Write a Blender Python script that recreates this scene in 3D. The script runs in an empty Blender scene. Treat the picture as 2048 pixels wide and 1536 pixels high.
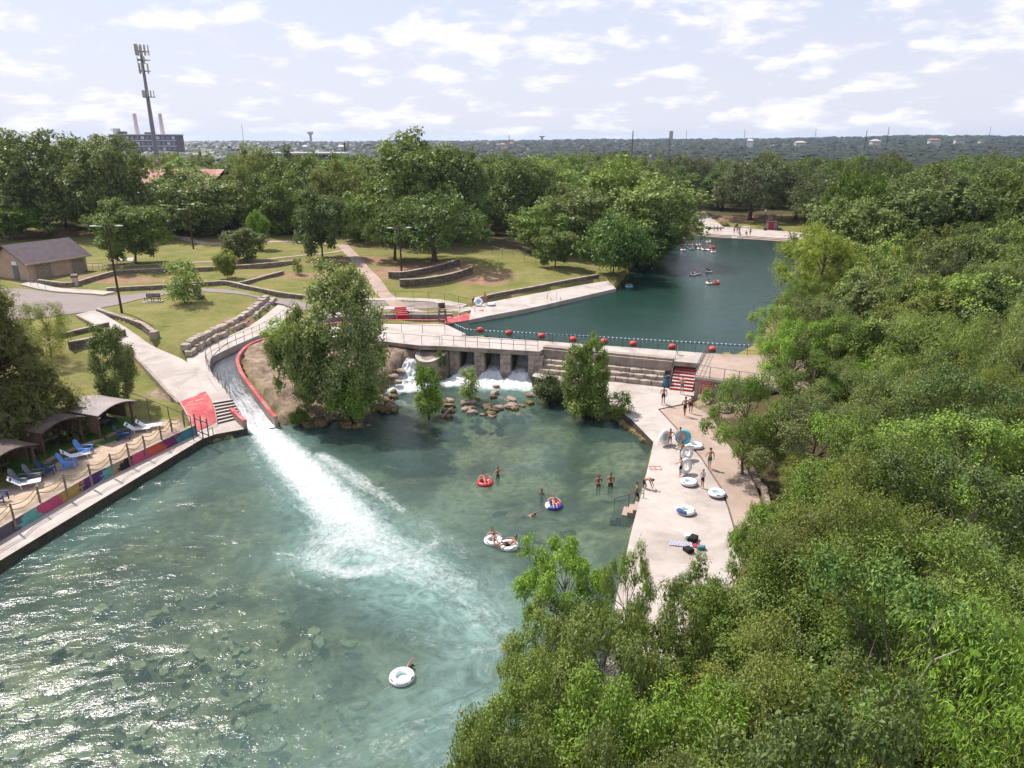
import bpy, bmesh, math, random
import numpy as np
from mathutils import Vector, Matrix, Euler

R = math.radians
random.seed(7); RNG = np.random.default_rng(7)
scene = bpy.context.scene
C = scene.collection

# ------------------------------------------------------------------ camera
FPX, PITCH, CAMH = 1420.0, R(18.8), 23.0          # focal length in photo pixels, pitch, height over the lower river
cam_d = bpy.data.cameras.new('camera'); cam = bpy.data.objects.new('camera', cam_d); C.objects.link(cam)
cam_d.sensor_width = 36.0; cam_d.lens = 36.0 * FPX / 2048.0
cam.location = (0, 0, CAMH); cam.rotation_euler = (R(90) - PITCH, 0, 0)
cam_d.clip_start = 0.5; cam_d.clip_end = 20000
scene.camera = cam

# ------------------------------------------------------------------ sky and sun
SUN_AZ, SUN_EL = R(-52), R(56)                     # azimuth from +Y towards +X, elevation
world = bpy.data.worlds.new('World'); scene.world = world; world.use_nodes = True
wn, wl = world.node_tree.nodes, world.node_tree.links
wn.clear()
w_out = wn.new('ShaderNodeOutputWorld'); w_bg = wn.new('ShaderNodeBackground'); w_bg.inputs[1].default_value = 0.112
sky = wn.new('ShaderNodeTexSky'); sky.sky_type = 'NISHITA'; sky.sun_disc = False
sky.sun_elevation = SUN_EL; sky.sun_rotation = SUN_AZ; sky.altitude = 200
sky.air_density = 1.0; sky.dust_density = 2.2; sky.ozone_density = 1.2
tc = wn.new('ShaderNodeTexCoord'); sep = wn.new('ShaderNodeSeparateXYZ'); wl.new(tc.outputs['Generated'], sep.inputs[0])
def wmath(op, a, b=None, c=None):
    n = wn.new('ShaderNodeMath'); n.operation = op
    for i, v in enumerate((a, b, c)):
        if v is None: continue
        if isinstance(v, (int, float)): n.inputs[i].default_value = v
        else: wl.new(v, n.inputs[i])
    return n.outputs[0]
# cumulus: noise on the view direction, flattened and shrinking towards the horizon
zc = wmath('ADD', wmath('MAXIMUM', sep.outputs[2], 0.0), 0.34)
def cloud(dz):
    c_ = wn.new('ShaderNodeCombineXYZ'); zz_ = wmath('MULTIPLY', wmath('ADD', sep.outputs[2], dz), 2.5)
    wl.new(wmath('DIVIDE', sep.outputs[0], zc), c_.inputs[0]); wl.new(wmath('DIVIDE', sep.outputs[1], zc), c_.inputs[1]); wl.new(wmath('DIVIDE', zz_, zc), c_.inputs[2])
    n_ = wn.new('ShaderNodeTexNoise'); n_.inputs['Scale'].default_value = 5.2; n_.inputs['Detail'].default_value = 9; n_.inputs['Roughness'].default_value = 0.55; n_.inputs['Distortion'].default_value = 0.1
    o_ = wn.new('ShaderNodeVectorMath'); o_.operation = 'ADD'; o_.inputs[1].default_value = (5.3, 2.2, 7.4); wl.new(c_.outputs[0], o_.inputs[0]); wl.new(o_.outputs[0], n_.inputs['Vector']); return n_.outputs['Fac']
n0 = cloud(0.0); n1 = cloud(0.022)
cr = wn.new('ShaderNodeValToRGB'); cr.color_ramp.elements[0].position = 0.495; cr.color_ramp.elements[1].position = 0.66; wl.new(n0, cr.inputs[0])
shade = wmath('ADD', wmath('MULTIPLY', wmath('SUBTRACT', n0, n1), 7.0), 0.62)       # lit tops, greyer bases
shn = wn.new('ShaderNodeClamp'); wl.new(shade, shn.inputs[0])
cc = wn.new('ShaderNodeMixRGB'); cc.inputs[1].default_value = (6.3, 6.15, 6.55, 1); cc.inputs[2].default_value = (8.1, 7.8, 8.0, 1); wl.new(shn.outputs[0], cc.inputs[0])
# thin high veil over the blue
veil = wn.new('ShaderNodeMixRGB'); veil.inputs[0].default_value = 0.72; veil.inputs[2].default_value = (4.9, 5.25, 6.7, 1)
wl.new(sky.outputs[0], veil.inputs[1])
hzn = wn.new('ShaderNodeMixRGB'); hzn.inputs[2].default_value = (6.3, 6.2, 6.65, 1); wl.new(veil.outputs[0], hzn.inputs[1])    # pale air towards the horizon
wl.new(wmath('MULTIPLY', wmath('POWER', 2.718, wmath('MULTIPLY', wmath('MAXIMUM', sep.outputs[2], 0.0), -7.0)), 0.75), hzn.inputs[0])
cm = wn.new('ShaderNodeMixRGB'); wl.new(wmath('MULTIPLY', cr.outputs[0], 0.95), cm.inputs[0])
wl.new(hzn.outputs[0], cm.inputs[1]); wl.new(cc.outputs[0], cm.inputs[2])
wl.new(cm.outputs[0], w_bg.inputs[0]); wl.new(w_bg.outputs[0], w_out.inputs[0])

sun_d = bpy.data.lights.new('sun', 'SUN'); sun_d.energy = 4.6; sun_d.angle = R(0.6); sun_d.color = (1.0, 0.94, 0.86)
sun = bpy.data.objects.new('sun', sun_d); C.objects.link(sun)
sdir = Vector((math.sin(SUN_AZ) * math.cos(SUN_EL), math.cos(SUN_AZ) * math.cos(SUN_EL), math.sin(SUN_EL)))
sun.rotation_euler = (-sdir).to_track_quat('-Z', 'Y').to_euler(); sun.location = sdir * 200
scene.view_settings.view_transform = 'Standard'; scene.view_settings.look = 'None'
scene.view_settings.exposure = 0.42; scene.view_settings.gamma = 1.0
scene.render.engine = 'CYCLES'
cy = scene.cycles
cy.max_bounces = 7; cy.diffuse_bounces = 2; cy.glossy_bounces = 2; cy.transmission_bounces = 4; cy.transparent_max_bounces = 10
cy.volume_bounces = 0; cy.caustics_reflective = False; cy.caustics_refractive = False; cy.sample_clamp_indirect = 4.0
cy.use_denoising = True
try: cy.denoiser = 'OPENIMAGEDENOISE'
except Exception: pass

# ------------------------------------------------------------------ pixel of the photograph -> point of the place
CP, SP = math.cos(PITCH), math.sin(PITCH)
def ray(x, y):
    a = (x - 1024) / FPX; b = -(y - 768) / FPX
    return Vector((a, CP + b * SP, -SP + b * CP))
def P(x, y, z=0.0):
    d = ray(x, y); t = (z - CAMH) / d.z
    return Vector((d.x * t, d.y * t, z))
def PY(x, y, Y):                                    # point on the ray at depth Y
    d = ray(x, y); t = Y / d.y
    return Vector((d.x * t, Y, CAMH + d.z * t))
def pix(v):
    x, y, z = v[0], v[1], v[2] - CAMH
    c = y * CP - z * SP; u = y * SP + z * CP
    return 1024 + FPX * x / c, 768 - FPX * u / c

# ------------------------------------------------------------------ object helpers
def tag(o, label=None, cat=None, group=None, kind=None):
    if label: o['label'] = label
    if cat: o['category'] = cat
    if group: o['group'] = group
    if kind: o['kind'] = kind
    return o
def empty(name, loc=(0, 0, 0), rz=0.0, label=None, cat=None, group=None):
    o = bpy.data.objects.new(name, None); C.objects.link(o)
    o.location = loc; o.rotation_euler = (0, 0, rz); o.empty_display_size = 0.2
    return tag(o, label, cat, group)
def link(name, me, parent=None, loc=None, rot=None):
    o = bpy.data.objects.new(name, me); C.objects.link(o)
    if parent is not None: o.parent = parent
    if loc is not None: o.location = loc
    if rot is not None: o.rotation_euler = rot
    return o
def copy_tree(o, parent=None):
    c = o.copy(); C.objects.link(c); c.parent = parent
    for ch in list(o.children): copy_tree(ch, c)
    return c

class MB:
    """collects shapes for one mesh"""
    def __init__(s): s.v = []; s.f = []; s.m = []; s.mi = 0
    def add(s, vs, fs):
        b = len(s.v); s.v += [tuple(v) for v in vs]
        for f in fs: s.f.append(tuple(i + b for i in f)); s.m.append(s.mi)
        return s
    def box(s, c, d, rz=0.0, rot=None, taper=1.0):
        hx, hy, hz = d[0] / 2, d[1] / 2, d[2] / 2
        M = rot if rot is not None else Matrix.Rotation(rz, 3, 'Z')
        vs = []
        for z in (-1, 1):
            k = taper if z > 0 else 1.0
            for x, y in ((-1, -1), (1, -1), (1, 1), (-1, 1)):
                vs.append(Vector(c) + M @ Vector((x * hx * k, y * hy * k, z * hz)))
        return s.add(vs, [(3, 2, 1, 0), (4, 5, 6, 7), (0, 1, 5, 4), (1, 2, 6, 5), (2, 3, 7, 6), (3, 0, 4, 7)])
    def beam(s, a, b, w, h, up=(0, 0, 1)):
        a, b = Vector(a), Vector(b); d = (b - a); L = d.length
        if L < 1e-6: return s
        d.normalize(); u = Vector(up); x = d.cross(u)
        if x.length < 1e-4: x = d.cross(Vector((0, 1, 0)))
        x.normalize(); u = x.cross(d)
        M = Matrix((x, d, u)).transposed()
        return s.box((a + b) / 2, (w, L, h), rot=M)
    def tube(s, pts, rad, n=6, cap=True):
        pts = [Vector(p) for p in pts]; k = len(pts)
        if not hasattr(rad, '__len__'): rad = [rad] * k
        vs = []; prev = None
        for i, p in enumerate(pts):
            d = (pts[min(i + 1, k - 1)] - pts[max(i - 1, 0)])
            if d.length < 1e-9: d = Vector((0, 0, 1))
            d.normalize()
            if prev is None: x = d.orthogonal().normalized()
            else:
                x = prev - d * prev.dot(d)
                x = x.normalized() if x.length > 1e-5 else d.orthogonal().normalized()
            prev = x; y = d.cross(x)
            for j in range(n):
                a = 2 * math.pi * j / n; vs.append(p + (x * math.cos(a) + y * math.sin(a)) * rad[i])
        fs = []
        for i in range(k - 1):
            for j in range(n):
                j2 = (j + 1) % n; fs.append((i * n + j, i * n + j2, (i + 1) * n + j2, (i + 1) * n + j))
        if cap: fs.append(tuple(range(n - 1, -1, -1))); fs.append(tuple((k - 1) * n + j for j in range(n)))
        return s.add(vs, fs)
    def lathe(s, prof, n=16, c=(0, 0, 0), M=None):
        vs = []; k = len(prof)
        for r, z in prof:
            for j in range(n):
                a = 2 * math.pi * j / n; v = Vector((r * math.cos(a), r * math.sin(a), z))
                if M is not None: v = M @ v
                vs.append(v + Vector(c))
        fs = [(i * n + j, i * n + (j + 1) % n, (i + 1) * n + (j + 1) % n, (i + 1) * n + j) for i in range(k - 1) for j in range(n)]
        if prof[0][0] > 1e-6: fs.append(tuple(range(n - 1, -1, -1)))
        if prof[-1][0] > 1e-6: fs.append(tuple((k - 1) * n + j for j in range(n)))
        return s.add(vs, fs)
    def ell(s, c, r, n=10, m=7, M=None):
        prof = [(max(1e-4, math.sin(math.pi * i / m)), -math.cos(math.pi * i / m)) for i in range(m + 1)]
        D = Matrix.Diagonal(Vector(r)); M2 = (M @ D) if M is not None else D
        return s.lathe(prof, n, c, M2)
    def prism(s, poly, z0, z1):
        """poly: list of (x,y); z0/z1 numbers or per-vertex lists"""
        n = len(poly)
        a = sum(poly[i][0] * poly[(i + 1) % n][1] - poly[(i + 1) % n][0] * poly[i][1] for i in range(n))
        idx = list(range(n)) if a > 0 else list(range(n - 1, -1, -1))
        g = lambda z, i: z[i] if hasattr(z, '__len__') else z
        vs = [(poly[i][0], poly[i][1], g(z0, i)) for i in idx] + [(poly[i][0], poly[i][1], g(z1, i)) for i in idx]
        from mathutils.geometry import tessellate_polygon
        tris = tessellate_polygon([[Vector((poly[i][0], poly[i][1], 0)) for i in idx]])
        fs = []
        for t in tris:
            p = [vs[q] for q in t]
            cr_ = (p[1][0] - p[0][0]) * (p[2][1] - p[0][1]) - (p[2][0] - p[0][0]) * (p[1][1] - p[0][1])
            t = tuple(t) if cr_ > 0 else tuple(reversed(t))
            fs.append(tuple(q + n for q in t)); fs.append(tuple(reversed(t)))
        for i in range(n): j = (i + 1) % n; fs.append((i, j, j + n, i + n))
        return s.add(vs, fs)
    def mesh(s, name, mats, smooth=False):
        me = bpy.data.meshes.new(name); me.from_pydata(s.v, [], s.f)
        for m in (mats if isinstance(mats, (list, tuple)) else [mats]): me.materials.append(m)
        if any(s.m): me.polygons.foreach_set('material_index', s.m)
        if smooth: me.polygons.foreach_set('use_smooth', [True] * len(me.polygons))
        me.update(); return me
    def build(s, name, mats, parent=None, smooth=False, loc=None, rot=None):
        return link(name, s.mesh(name, mats, smooth), parent, loc, rot)

def grid_mesh(name, V, F, mats, smooth=True, attrs=None):
    me = bpy.data.meshes.new(name)
    V = np.asarray(V, dtype=np.float32); F = np.asarray(F, dtype=np.int32); k = F.shape[1]
    me.vertices.add(len(V)); me.vertices.foreach_set('co', V.ravel())
    me.loops.add(F.size); me.loops.foreach_set('vertex_index', F.ravel())
    me.polygons.add(len(F)); me.polygons.foreach_set('loop_start', np.arange(0, F.size, k, dtype=np.int32))
    try: me.polygons.foreach_set('loop_total', np.full(len(F), k, dtype=np.int32))
    except Exception: pass
    if smooth: me.polygons.foreach_set('use_smooth', np.ones(len(F), dtype=bool))
    for m in (mats if isinstance(mats, (list, tuple)) else [mats]): me.materials.append(m)
    for nm, (dom, arr) in (attrs or {}).items():
        a = me.attributes.new(nm, 'FLOAT', dom); a.data.foreach_set('value', np.asarray(arr, dtype=np.float32))
    me.update(calc_edges=True); me.validate(); return me

# ------------------------------------------------------------------ value noise for geometry
_perm = RNG.random((64, 64, 64)).astype(np.float32)
def vnoise(x, y, z=0.0):
    x = np.asarray(x, float); y = np.asarray(y, float); z = np.asarray(z, float) + np.zeros_like(x)
    xi, yi, zi = np.floor(x).astype(int), np.floor(y).astype(int), np.floor(z).astype(int)
    fx, fy, fz = x - xi, y - yi, z - zi
    fx, fy, fz = [t * t * (3 - 2 * t) for t in (fx, fy, fz)]
    g = lambda a, b, c: _perm[(xi + a) & 63, (yi + b) & 63, (zi + c) & 63]
    l = lambda a, b, t: a + (b - a) * t
    return l(l(l(g(0,0,0), g(1,0,0), fx), l(g(0,1,0), g(1,1,0), fx), fy), l(l(g(0,0,1), g(1,0,1), fx), l(g(0,1,1), g(1,1,1), fx), fy), fz)
def fbm(x, y, z=0.0, o=4):
    s = 0; a = .5; x = np.asarray(x, float); y = np.asarray(y, float); z = np.asarray(z, float)
    for i in range(o): s = s + a * vnoise(x, y, z); x, y, z, a = x * 2.03 + 5.1, y * 2.03 + 1.7, z * 2.03 + 3.3, a * .5
    return s                                        # 0..~0.94

# ------------------------------------------------------------------ materials
def S(c):                                           # sRGB 0-255 -> linear rgba
    return tuple(((v / 255) / 12.92 if v / 255 < .04045 else ((v / 255 + .055) / 1.055) ** 2.4) for v in c) + (1,)
class NT:
    def __init__(s, name):
        s.m = bpy.data.materials.new(name); s.m.use_nodes = True; s.n = s.m.node_tree.nodes; s.l = s.m.node_tree.links
        s.n.clear(); s.out = s.n.new('ShaderNodeOutputMaterial')
    def new(s, t, **k):
        n = s.n.new(t)
        for a, b in k.items(): setattr(n, a, b)
        return n
    def set(s, n, i, v):
        if hasattr(v, 'is_linked') or hasattr(v, 'links'): s.l.new(v, n.inputs[i])
        else: n.inputs[i].default_value = v
    def math(s, op, a, b=None, c=None, clamp=False):
        n = s.new('ShaderNodeMath', operation=op, use_clamp=clamp)
        for i, v in enumerate((a, b, c)):
            if v is not None: s.set(n, i, v)
        return n.outputs[0]
    def mix(s, f, a, b):
        n = s.new('ShaderNodeMixRGB')
        for i, v in enumerate((f, a, b)): s.set(n, i, v)
        return n.outputs[0]
    def pos(s, scale=(1, 1, 1), obj=False):
        if obj: v = s.new('ShaderNodeTexCoord').outputs['Object']
        else: v = s.new('ShaderNodeNewGeometry').outputs['Position']
        if scale == (1, 1, 1): return v
        n = s.new('ShaderNodeVectorMath', operation='MULTIPLY'); s.l.new(v, n.inputs[0]); n.inputs[1].default_value = scale
        return n.outputs[0]
    def noise(s, vec, scale, detail=4, rough=.55, dist=0.0):
        n = s.new('ShaderNodeTexNoise'); s.l.new(vec, n.inputs['Vector'])
        n.inputs['Scale'].default_value = scale; n.inputs['Detail'].default_value = detail
        n.inputs['Roughness'].default_value = rough; n.inputs['Distortion'].default_value = dist
        return n.outputs['Fac']
    def ramp(s, f, a, b, ca=(0, 0, 0, 1), cb=(1, 1, 1, 1)):
        n = s.new('ShaderNodeValToRGB'); e = n.color_ramp.elements
        e[0].position = a; e[1].position = b; e[0].color = ca; e[1].color = cb
        s.l.new(f, n.inputs[0]); return n.outputs[0]
    def attr(s, nm):
        n = s.new('ShaderNodeAttribute'); n.attribute_name = nm; return n.outputs['Fac']
    def bump(s, h, strength=.4, dist=.05):
        n = s.new('ShaderNodeBump'); s.set(n, 'Strength', strength); n.inputs['Distance'].default_value = dist
        s.l.new(h, n.inputs['Height']); return n.outputs[0]
    def bsdf(s, col, rough=.8, nrm=None, spec=.35, metal=0.0):
        n = s.new('ShaderNodeBsdfPrincipled'); s.set(n, 'Base Color', col); s.set(n, 'Roughness', rough)
        n.inputs['Specular IOR Level'].default_value = spec; n.inputs['Metallic'].default_value = metal
        if nrm is not None: s.l.new(nrm, n.inputs['Normal'])
        return n.outputs[0]
    def done(s, sh): s.l.new(sh, s.out.inputs[0]); return s.m

def plain(name, c, c2=None, rough=.7, scale=3.0, bump=.25, bdist=.02, spec=.35, metal=0.0, obj=False, stretch=(1, 1, 1), lo=.35, hi=.65):
    t = NT(name); v = t.pos(stretch, obj); c2 = c2 or tuple(x * .8 for x in c[:3]) + (1,)
    f = t.noise(v, scale, 6, .6); col = t.mix(t.ramp(f, lo, hi), c, c2)
    nr = t.bump(t.noise(v, scale * 6, 5, .6), bump, bdist) if bump else None
    return t.done(t.bsdf(col, rough, nr, spec, metal))
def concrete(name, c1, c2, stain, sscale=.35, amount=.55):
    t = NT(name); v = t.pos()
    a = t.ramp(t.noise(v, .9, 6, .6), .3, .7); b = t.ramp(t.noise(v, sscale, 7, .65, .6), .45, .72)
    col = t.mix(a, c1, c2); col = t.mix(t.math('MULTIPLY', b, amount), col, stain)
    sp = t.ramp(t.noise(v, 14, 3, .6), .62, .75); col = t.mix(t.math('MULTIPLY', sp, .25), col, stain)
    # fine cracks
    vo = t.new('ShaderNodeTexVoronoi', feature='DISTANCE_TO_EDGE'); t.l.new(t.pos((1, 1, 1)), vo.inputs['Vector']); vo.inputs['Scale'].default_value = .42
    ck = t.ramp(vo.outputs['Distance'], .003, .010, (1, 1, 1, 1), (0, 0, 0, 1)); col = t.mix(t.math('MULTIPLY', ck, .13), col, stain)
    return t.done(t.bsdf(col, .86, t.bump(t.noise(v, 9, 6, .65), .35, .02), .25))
def masonry(name, c1, c2, joint, scale=2.6):
    t = NT(name); v = t.pos((1, 1, 1.6))
    vo = t.new('ShaderNodeTexVoronoi'); t.l.new(v, vo.inputs['Vector']); vo.inputs['Scale'].default_value = scale
    ve = t.new('ShaderNodeTexVoronoi', feature='DISTANCE_TO_EDGE'); t.l.new(v, ve.inputs['Vector']); ve.inputs['Scale'].default_value = scale
    rnd = t.new('ShaderNodeSeparateColor'); t.l.new(vo.outputs['Color'], rnd.inputs[0])
    col = t.mix(rnd.outputs[0], c1, c2); col = t.mix(t.ramp(t.noise(v, 6, 5), .4, .7), col, tuple(x * .6 for x in c2[:3]) + (1,))
    e = t.ramp(ve.outputs['Distance'], .02, .09); col = t.mix(e, joint, col)
    return t.done(t.bsdf(col, .9, t.bump(e, .7, .05), .2))
M = {}
M['conc'] = concrete('pale_concrete', (0.483, 0.431, 0.396, 1), (0.422, 0.371, 0.339, 1), (0.234, 0.187, 0.156, 1), .35, .68)
M['conc_tan'] = concrete('tan_concrete', (0.424, 0.326, 0.267, 1), (0.365, 0.280, 0.229, 1), (0.212, 0.153, 0.119, 1))
M['conc_wall'] = concrete('weathered_concrete', (.38, .315, .265, 1), (.29, .235, .195, 1), (.085, .066, .054, 1), .8, .7)
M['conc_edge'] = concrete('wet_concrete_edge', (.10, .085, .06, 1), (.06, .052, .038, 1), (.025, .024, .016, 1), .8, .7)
M['asphalt'] = concrete('pale_asphalt', (0.264, 0.220, 0.204, 1), (0.228, 0.192, 0.180, 1), (0.152, 0.124, 0.112, 1), .2, .5)
M['slope_conc'] = concrete('rough_gunite_slope', (0.306, 0.251, 0.221, 1), (0.230, 0.187, 0.162, 1), (0.102, 0.081, 0.064, 1), .7, .7)
M['red'] = concrete('worn_red_paint', (0.493, 0.089, 0.098, 1), (0.425, 0.068, 0.076, 1), (0.476, 0.281, 0.255, 1), .7, .9)
M['redface'] = concrete('red_step_paint', (.55, .03, .045, 1), (.42, .022, .035, 1), (.40, .16, .15, 1), 1.4, .5)
M['stone'] = plain('limestone_block', (.46, .385, .32, 1), (.25, .20, .165, 1), .92, 1.6, .8, .06)
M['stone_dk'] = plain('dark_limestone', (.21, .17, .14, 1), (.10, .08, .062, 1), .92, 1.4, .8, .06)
M['rubble'] = masonry('rubble_masonry', (.40, .33, .26, 1), (.20, .155, .12, 1), (.12, .095, .075, 1))
M['rubble_dk'] = masonry('dark_rubble_masonry', (.30, .24, .19, 1), (.13, .10, .08, 1), (.07, .055, .045, 1))
M['rock'] = plain('pale_river_rock', (.38, .30, .24, 1), (.20, .15, .11, 1), .9, 1.3, .9, .08)
M['rock_moss'] = plain('mossy_river_rock', (.22, .155, .06, 1), (.07, .055, .028, 1), .85, 1.6, .9, .08)
M['steel'] = plain('galvanised_steel', (.22, .22, .24, 1), (.15, .15, .16, 1), .5, 5, 0, metal=.5)
M['rust'] = plain('brown_iron', (.105, .07, .06, 1), (.06, .042, .036, 1), .7, 5, 0)
M['wood'] = plain('weathered_wood', (.16, .095, .07, 1), (.085, .05, .038, 1), .85, 4, .4, .02)
M['wood_grey'] = plain('silvered_timber', (.27, .20, .155, 1), (.15, .11, .085, 1), .85, 4, .4, .02)
M['pole'] = plain('creosoted_pole', (.085, .045, .032, 1), (.05, .028, .02, 1), .9, 3, .3, .02, stretch=(4, 4, .6))
M['bark'] = plain('grey_brown_bark', (.17, .13, .10, 1), (.075, .055, .042, 1), .95, 2.2, .8, .04, stretch=(3, 3, .7))
M['bark_pale'] = plain('pale_bark', (.36, .32, .27, 1), (.20, .17, .14, 1), .9, 2.2, .6, .03, stretch=(2, 2, .8))
M['white'] = plain('white_vinyl', (.86, .86, .87, 1), (.80, .81, .83, 1), .35, 2, 0, spec=.5)
M['black'] = plain('black_plastic', (.018, .018, .02, 1), (.03, .03, .033, 1), .5, 6, 0)

# ------------------------------------------------------------------ the lie of the land
def XY(pts, z=0.0): return [tuple(P(x, y, z)[:2]) for x, y in pts]
UPZ = 2.6                                            # upper pool level; the lower river is z = 0
CTRL = [  # west bank park
 (0,985,1.3),(100,925,1.3),(250,885,1.3),(370,862,1.3),(30,885,1.4),(-200,1080,1.3),(-200,980,1.35),(130,800,2.0),(240,800,2.0),(330,790,2.0),(290,735,2.6),(150,740,2.6),
 (150,685,3.7),(215,690,3.4),(150,640,4.2),(60,600,4.3),(120,600,4.3),(245,625,4.2),(305,605,4.3),(400,600,4.3),(480,640,3.7),(400,690,3.3),(340,680,3.6),
 (540,612,3.5),(470,578,4.2),(350,575,4.4),(220,580,4.4),(100,550,5.0),(10,540,5.0),(270,528,5.2),(450,520,5.2),(600,500,5.4),(650,518,5.2),(500,560,4.6),
 (600,570,4.2),(640,610,3.5),(700,560,4.6),(700,505,5.1),(760,598,3.7),(880,600,3.6),(930,600,3.45),(1000,588,3.6),(1100,566,3.7),(1190,556,3.6),
 (830,540,4.9),(900,522,5.0),(1000,520,4.6),(1100,540,4.0),(300,460,6.0),(50,470,6.0),(500,460,6.0),(750,470,5.6),(1000,480,5.2),(1150,490,4.6),
 (700,642,2.8),(800,637,2.85),(880,633,2.9),(720,622,3.15),(800,620,3.2),(880,618,3.2),(800,656,2.4),(880,656,2.4),(720,662,2.5),(650,655,2.6),(840,645,2.6),
 # steep bank between pavilions and road
 (420,790,2.0),(380,760,2.4),
 # rock island
 (480,722,2.5),(560,765,1.9),(590,812,1.0),(640,825,.5),(700,785,1.0),(760,735,1.7),(800,715,2.2),(840,690,2.9),(780,670,3.1),(620,690,2.8),(720,825,.25),(560,835,.8),
 # east bank
 (1100,760,1.0),(1200,780,1.0),(1300,800,.95),(1420,840,.9),(1500,960,.6),(1400,1000,.4),(1350,1150,.4),(1300,1400,.4),(1250,1536,.4),
 (1560,1000,1.2),(1600,880,2.2),(1640,800,3.0),(1520,740,2.6),(1700,700,4.5),(1900,720,6.0),(2040,900,6.0),(1700,1100,2.6),(1550,1200,1.4),(1500,1500,1.2),(2040,1400,4.5),
 (1800,1300,3.0),(1620,620,3.0),(1750,520,5.0),(1900,520,6.5),(2040,600,7.0),
 # far bank of the upper pool
 (1400,460,3.3),(1540,452,3.4),(1640,470,3.3),(1450,420,4.2),(1600,420,4.6),(1250,430,4.4)]
CW = np.array([tuple(P(x, y, z)) for x, y, z in CTRL])
ring = np.array([(240 * math.sin(a), 120 + 240 * math.cos(a), 6.0) for a in np.linspace(0, 2 * math.pi, 25)[:-1]]
                + [(-45, 27, 1.3), (-60, 10, 2.5), (-50, 50, 2.2), (-60, 65, 3.5), (30, 0, 2.5), (6, 5, .8), (0, 8, .6), (50, 15, 5), (20, 120, 3.2), (30, 140, 3.4), (35, 158, 3.4), (30, 82, 3.0), (44, 100, 3.2), (60, 125, 3.6), (75, 150, 3.6)])
CW = np.vstack([CW, ring])
def land(x, y):
    x = np.asarray(x, float); y = np.asarray(y, float); sh = x.shape; x = x.ravel(); y = y.ravel()
    out = np.empty(len(x))
    for i in range(0, len(x), 20000):
        d2 = (x[i:i+20000, None] - CW[None, :, 0]) ** 2 + (y[i:i+20000, None] - CW[None, :, 1]) ** 2 + .6
        w = d2 ** -2.0
        out[i:i+20000] = (w * CW[None, :, 2]).sum(1) / w.sum(1)
    r = np.hypot(x, y)
    # wooded rise on the skyline, higher to the right
    az = np.arctan2(x, y)
    hill = 12 + 16 * np.clip((az + .1) / .6, 0, 1) + 7 * (fbm(az * 14 + 20, np.zeros_like(az) + 3.3) - .45) * 2
    t = np.clip((r - 900) / 1900, 0, 1); out = out + hill * t * t * (3 - 2 * t)
    return out.reshape(sh)
def LZ(x, y): return float(land(np.array([x]), np.array([y]))[0])
def G(px, py, dz=0.0):                               # where the ray of a pixel meets the land
    z = 4.0
    for _ in range(14): v = P(px, py, z); z = LZ(v.x, v.y)
    return Vector((v.x, v.y, z + dz))

def sdist(poly, x, y):                               # signed distance, + inside
    p = np.array(poly); q = np.roll(p, -1, 0); x = x.ravel(); y = y.ravel()
    d = np.full(len(x), 1e9); ins = np.zeros(len(x), bool)
    for a, b in zip(p, q):
        e = b - a; L2 = (e ** 2).sum() + 1e-12
        t = np.clip(((x - a[0]) * e[0] + (y - a[1]) * e[1]) / L2, 0, 1)
        d = np.minimum(d, np.hypot(x - a[0] - t * e[0], y - a[1] - t * e[1]))
        c = ((a[1] > y) != (b[1] > y)) & (x < (b[0] - a[0]) * (y - a[1]) / (b[1] - a[1] + 1e-12) + a[0]); ins ^= c
    return np.where(ins, d, -d)

WEST_EDGE = [(-60.0, 17.0), (-44.0, 25.6)] + XY([(0, 1135), (200, 1012), (405, 886)])
DECK_EDGE = XY([(1262, 845), (1307, 888), (1302, 910), (1288, 970), (1264, 1062), (1234, 1192), (1212, 1340), (1192, 1536)], .0)
LOWER = WEST_EDGE + XY([(495, 872), (520, 862), (553, 852), (600, 846), (690, 838), (742, 832), (752, 806), (765, 786), (790, 768), (818, 752), (850, 757), (893, 762), (896, 735), (1060, 740), (1064, 775),
        (1090, 795), (1130, 806), (1200, 838), (1240, 838)]) + DECK_EDGE + [(1.5, 19.5), (-1.5, 17.0), (-4.0, 8.0), (-6.0, -14.0), (-70.0, -14.0)]
UPPER = XY([(900, 668), (893, 650), (905, 640), (935, 643), (965, 634), (1100, 606), (1228, 578)], UPZ) + [(16.5, 108), (20, 120), (25, 134), (32, 151), (39.5, 168.3)] + \
        XY([(1440, 476), (1500, 479), (1570, 484), (1640, 489)], UPZ) + [(71, 150), (60, 133), (48, 114), (38, 98), (31, 84), (27, 73.5)] + XY([(1480, 706), (1385, 703), (1100, 680), (930, 668)], UPZ)
# chute centre line: (pixel, pixel, water level)
CH_PIX = [(905, 640, 2.5), (860, 641, 2.48), (800, 641, 2.46), (730, 643, 2.44), (650, 650, 2.40), (580, 664, 2.36), (520, 681, 2.30), (474, 701, 2.22), (449, 729, 2.05), (453, 760, 1.62), (474, 795, 1.02), (500, 832, .42), (524, 862, .0)]
def catmull(pts, sub=6):
    p = [np.array(q, float) for q in pts]; p = [2 * p[0] - p[1]] + p + [2 * p[-1] - p[-2]]; out = []
    for i in range(1, len(p) - 2):
        for k in range(sub):
            t = k / sub; a, b, c, d = p[i-1], p[i], p[i+1], p[i+2]
            out.append(.5 * ((2*b) + (-a+c)*t + (2*a-5*b+4*c-d)*t*t + (-a+3*b-3*c+d)*t**3))
    out.append(p[-2]); return np.array(out)
CH = catmull([tuple(P(a, b, c)) for a, b, c in CH_PIX], 6)
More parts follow.
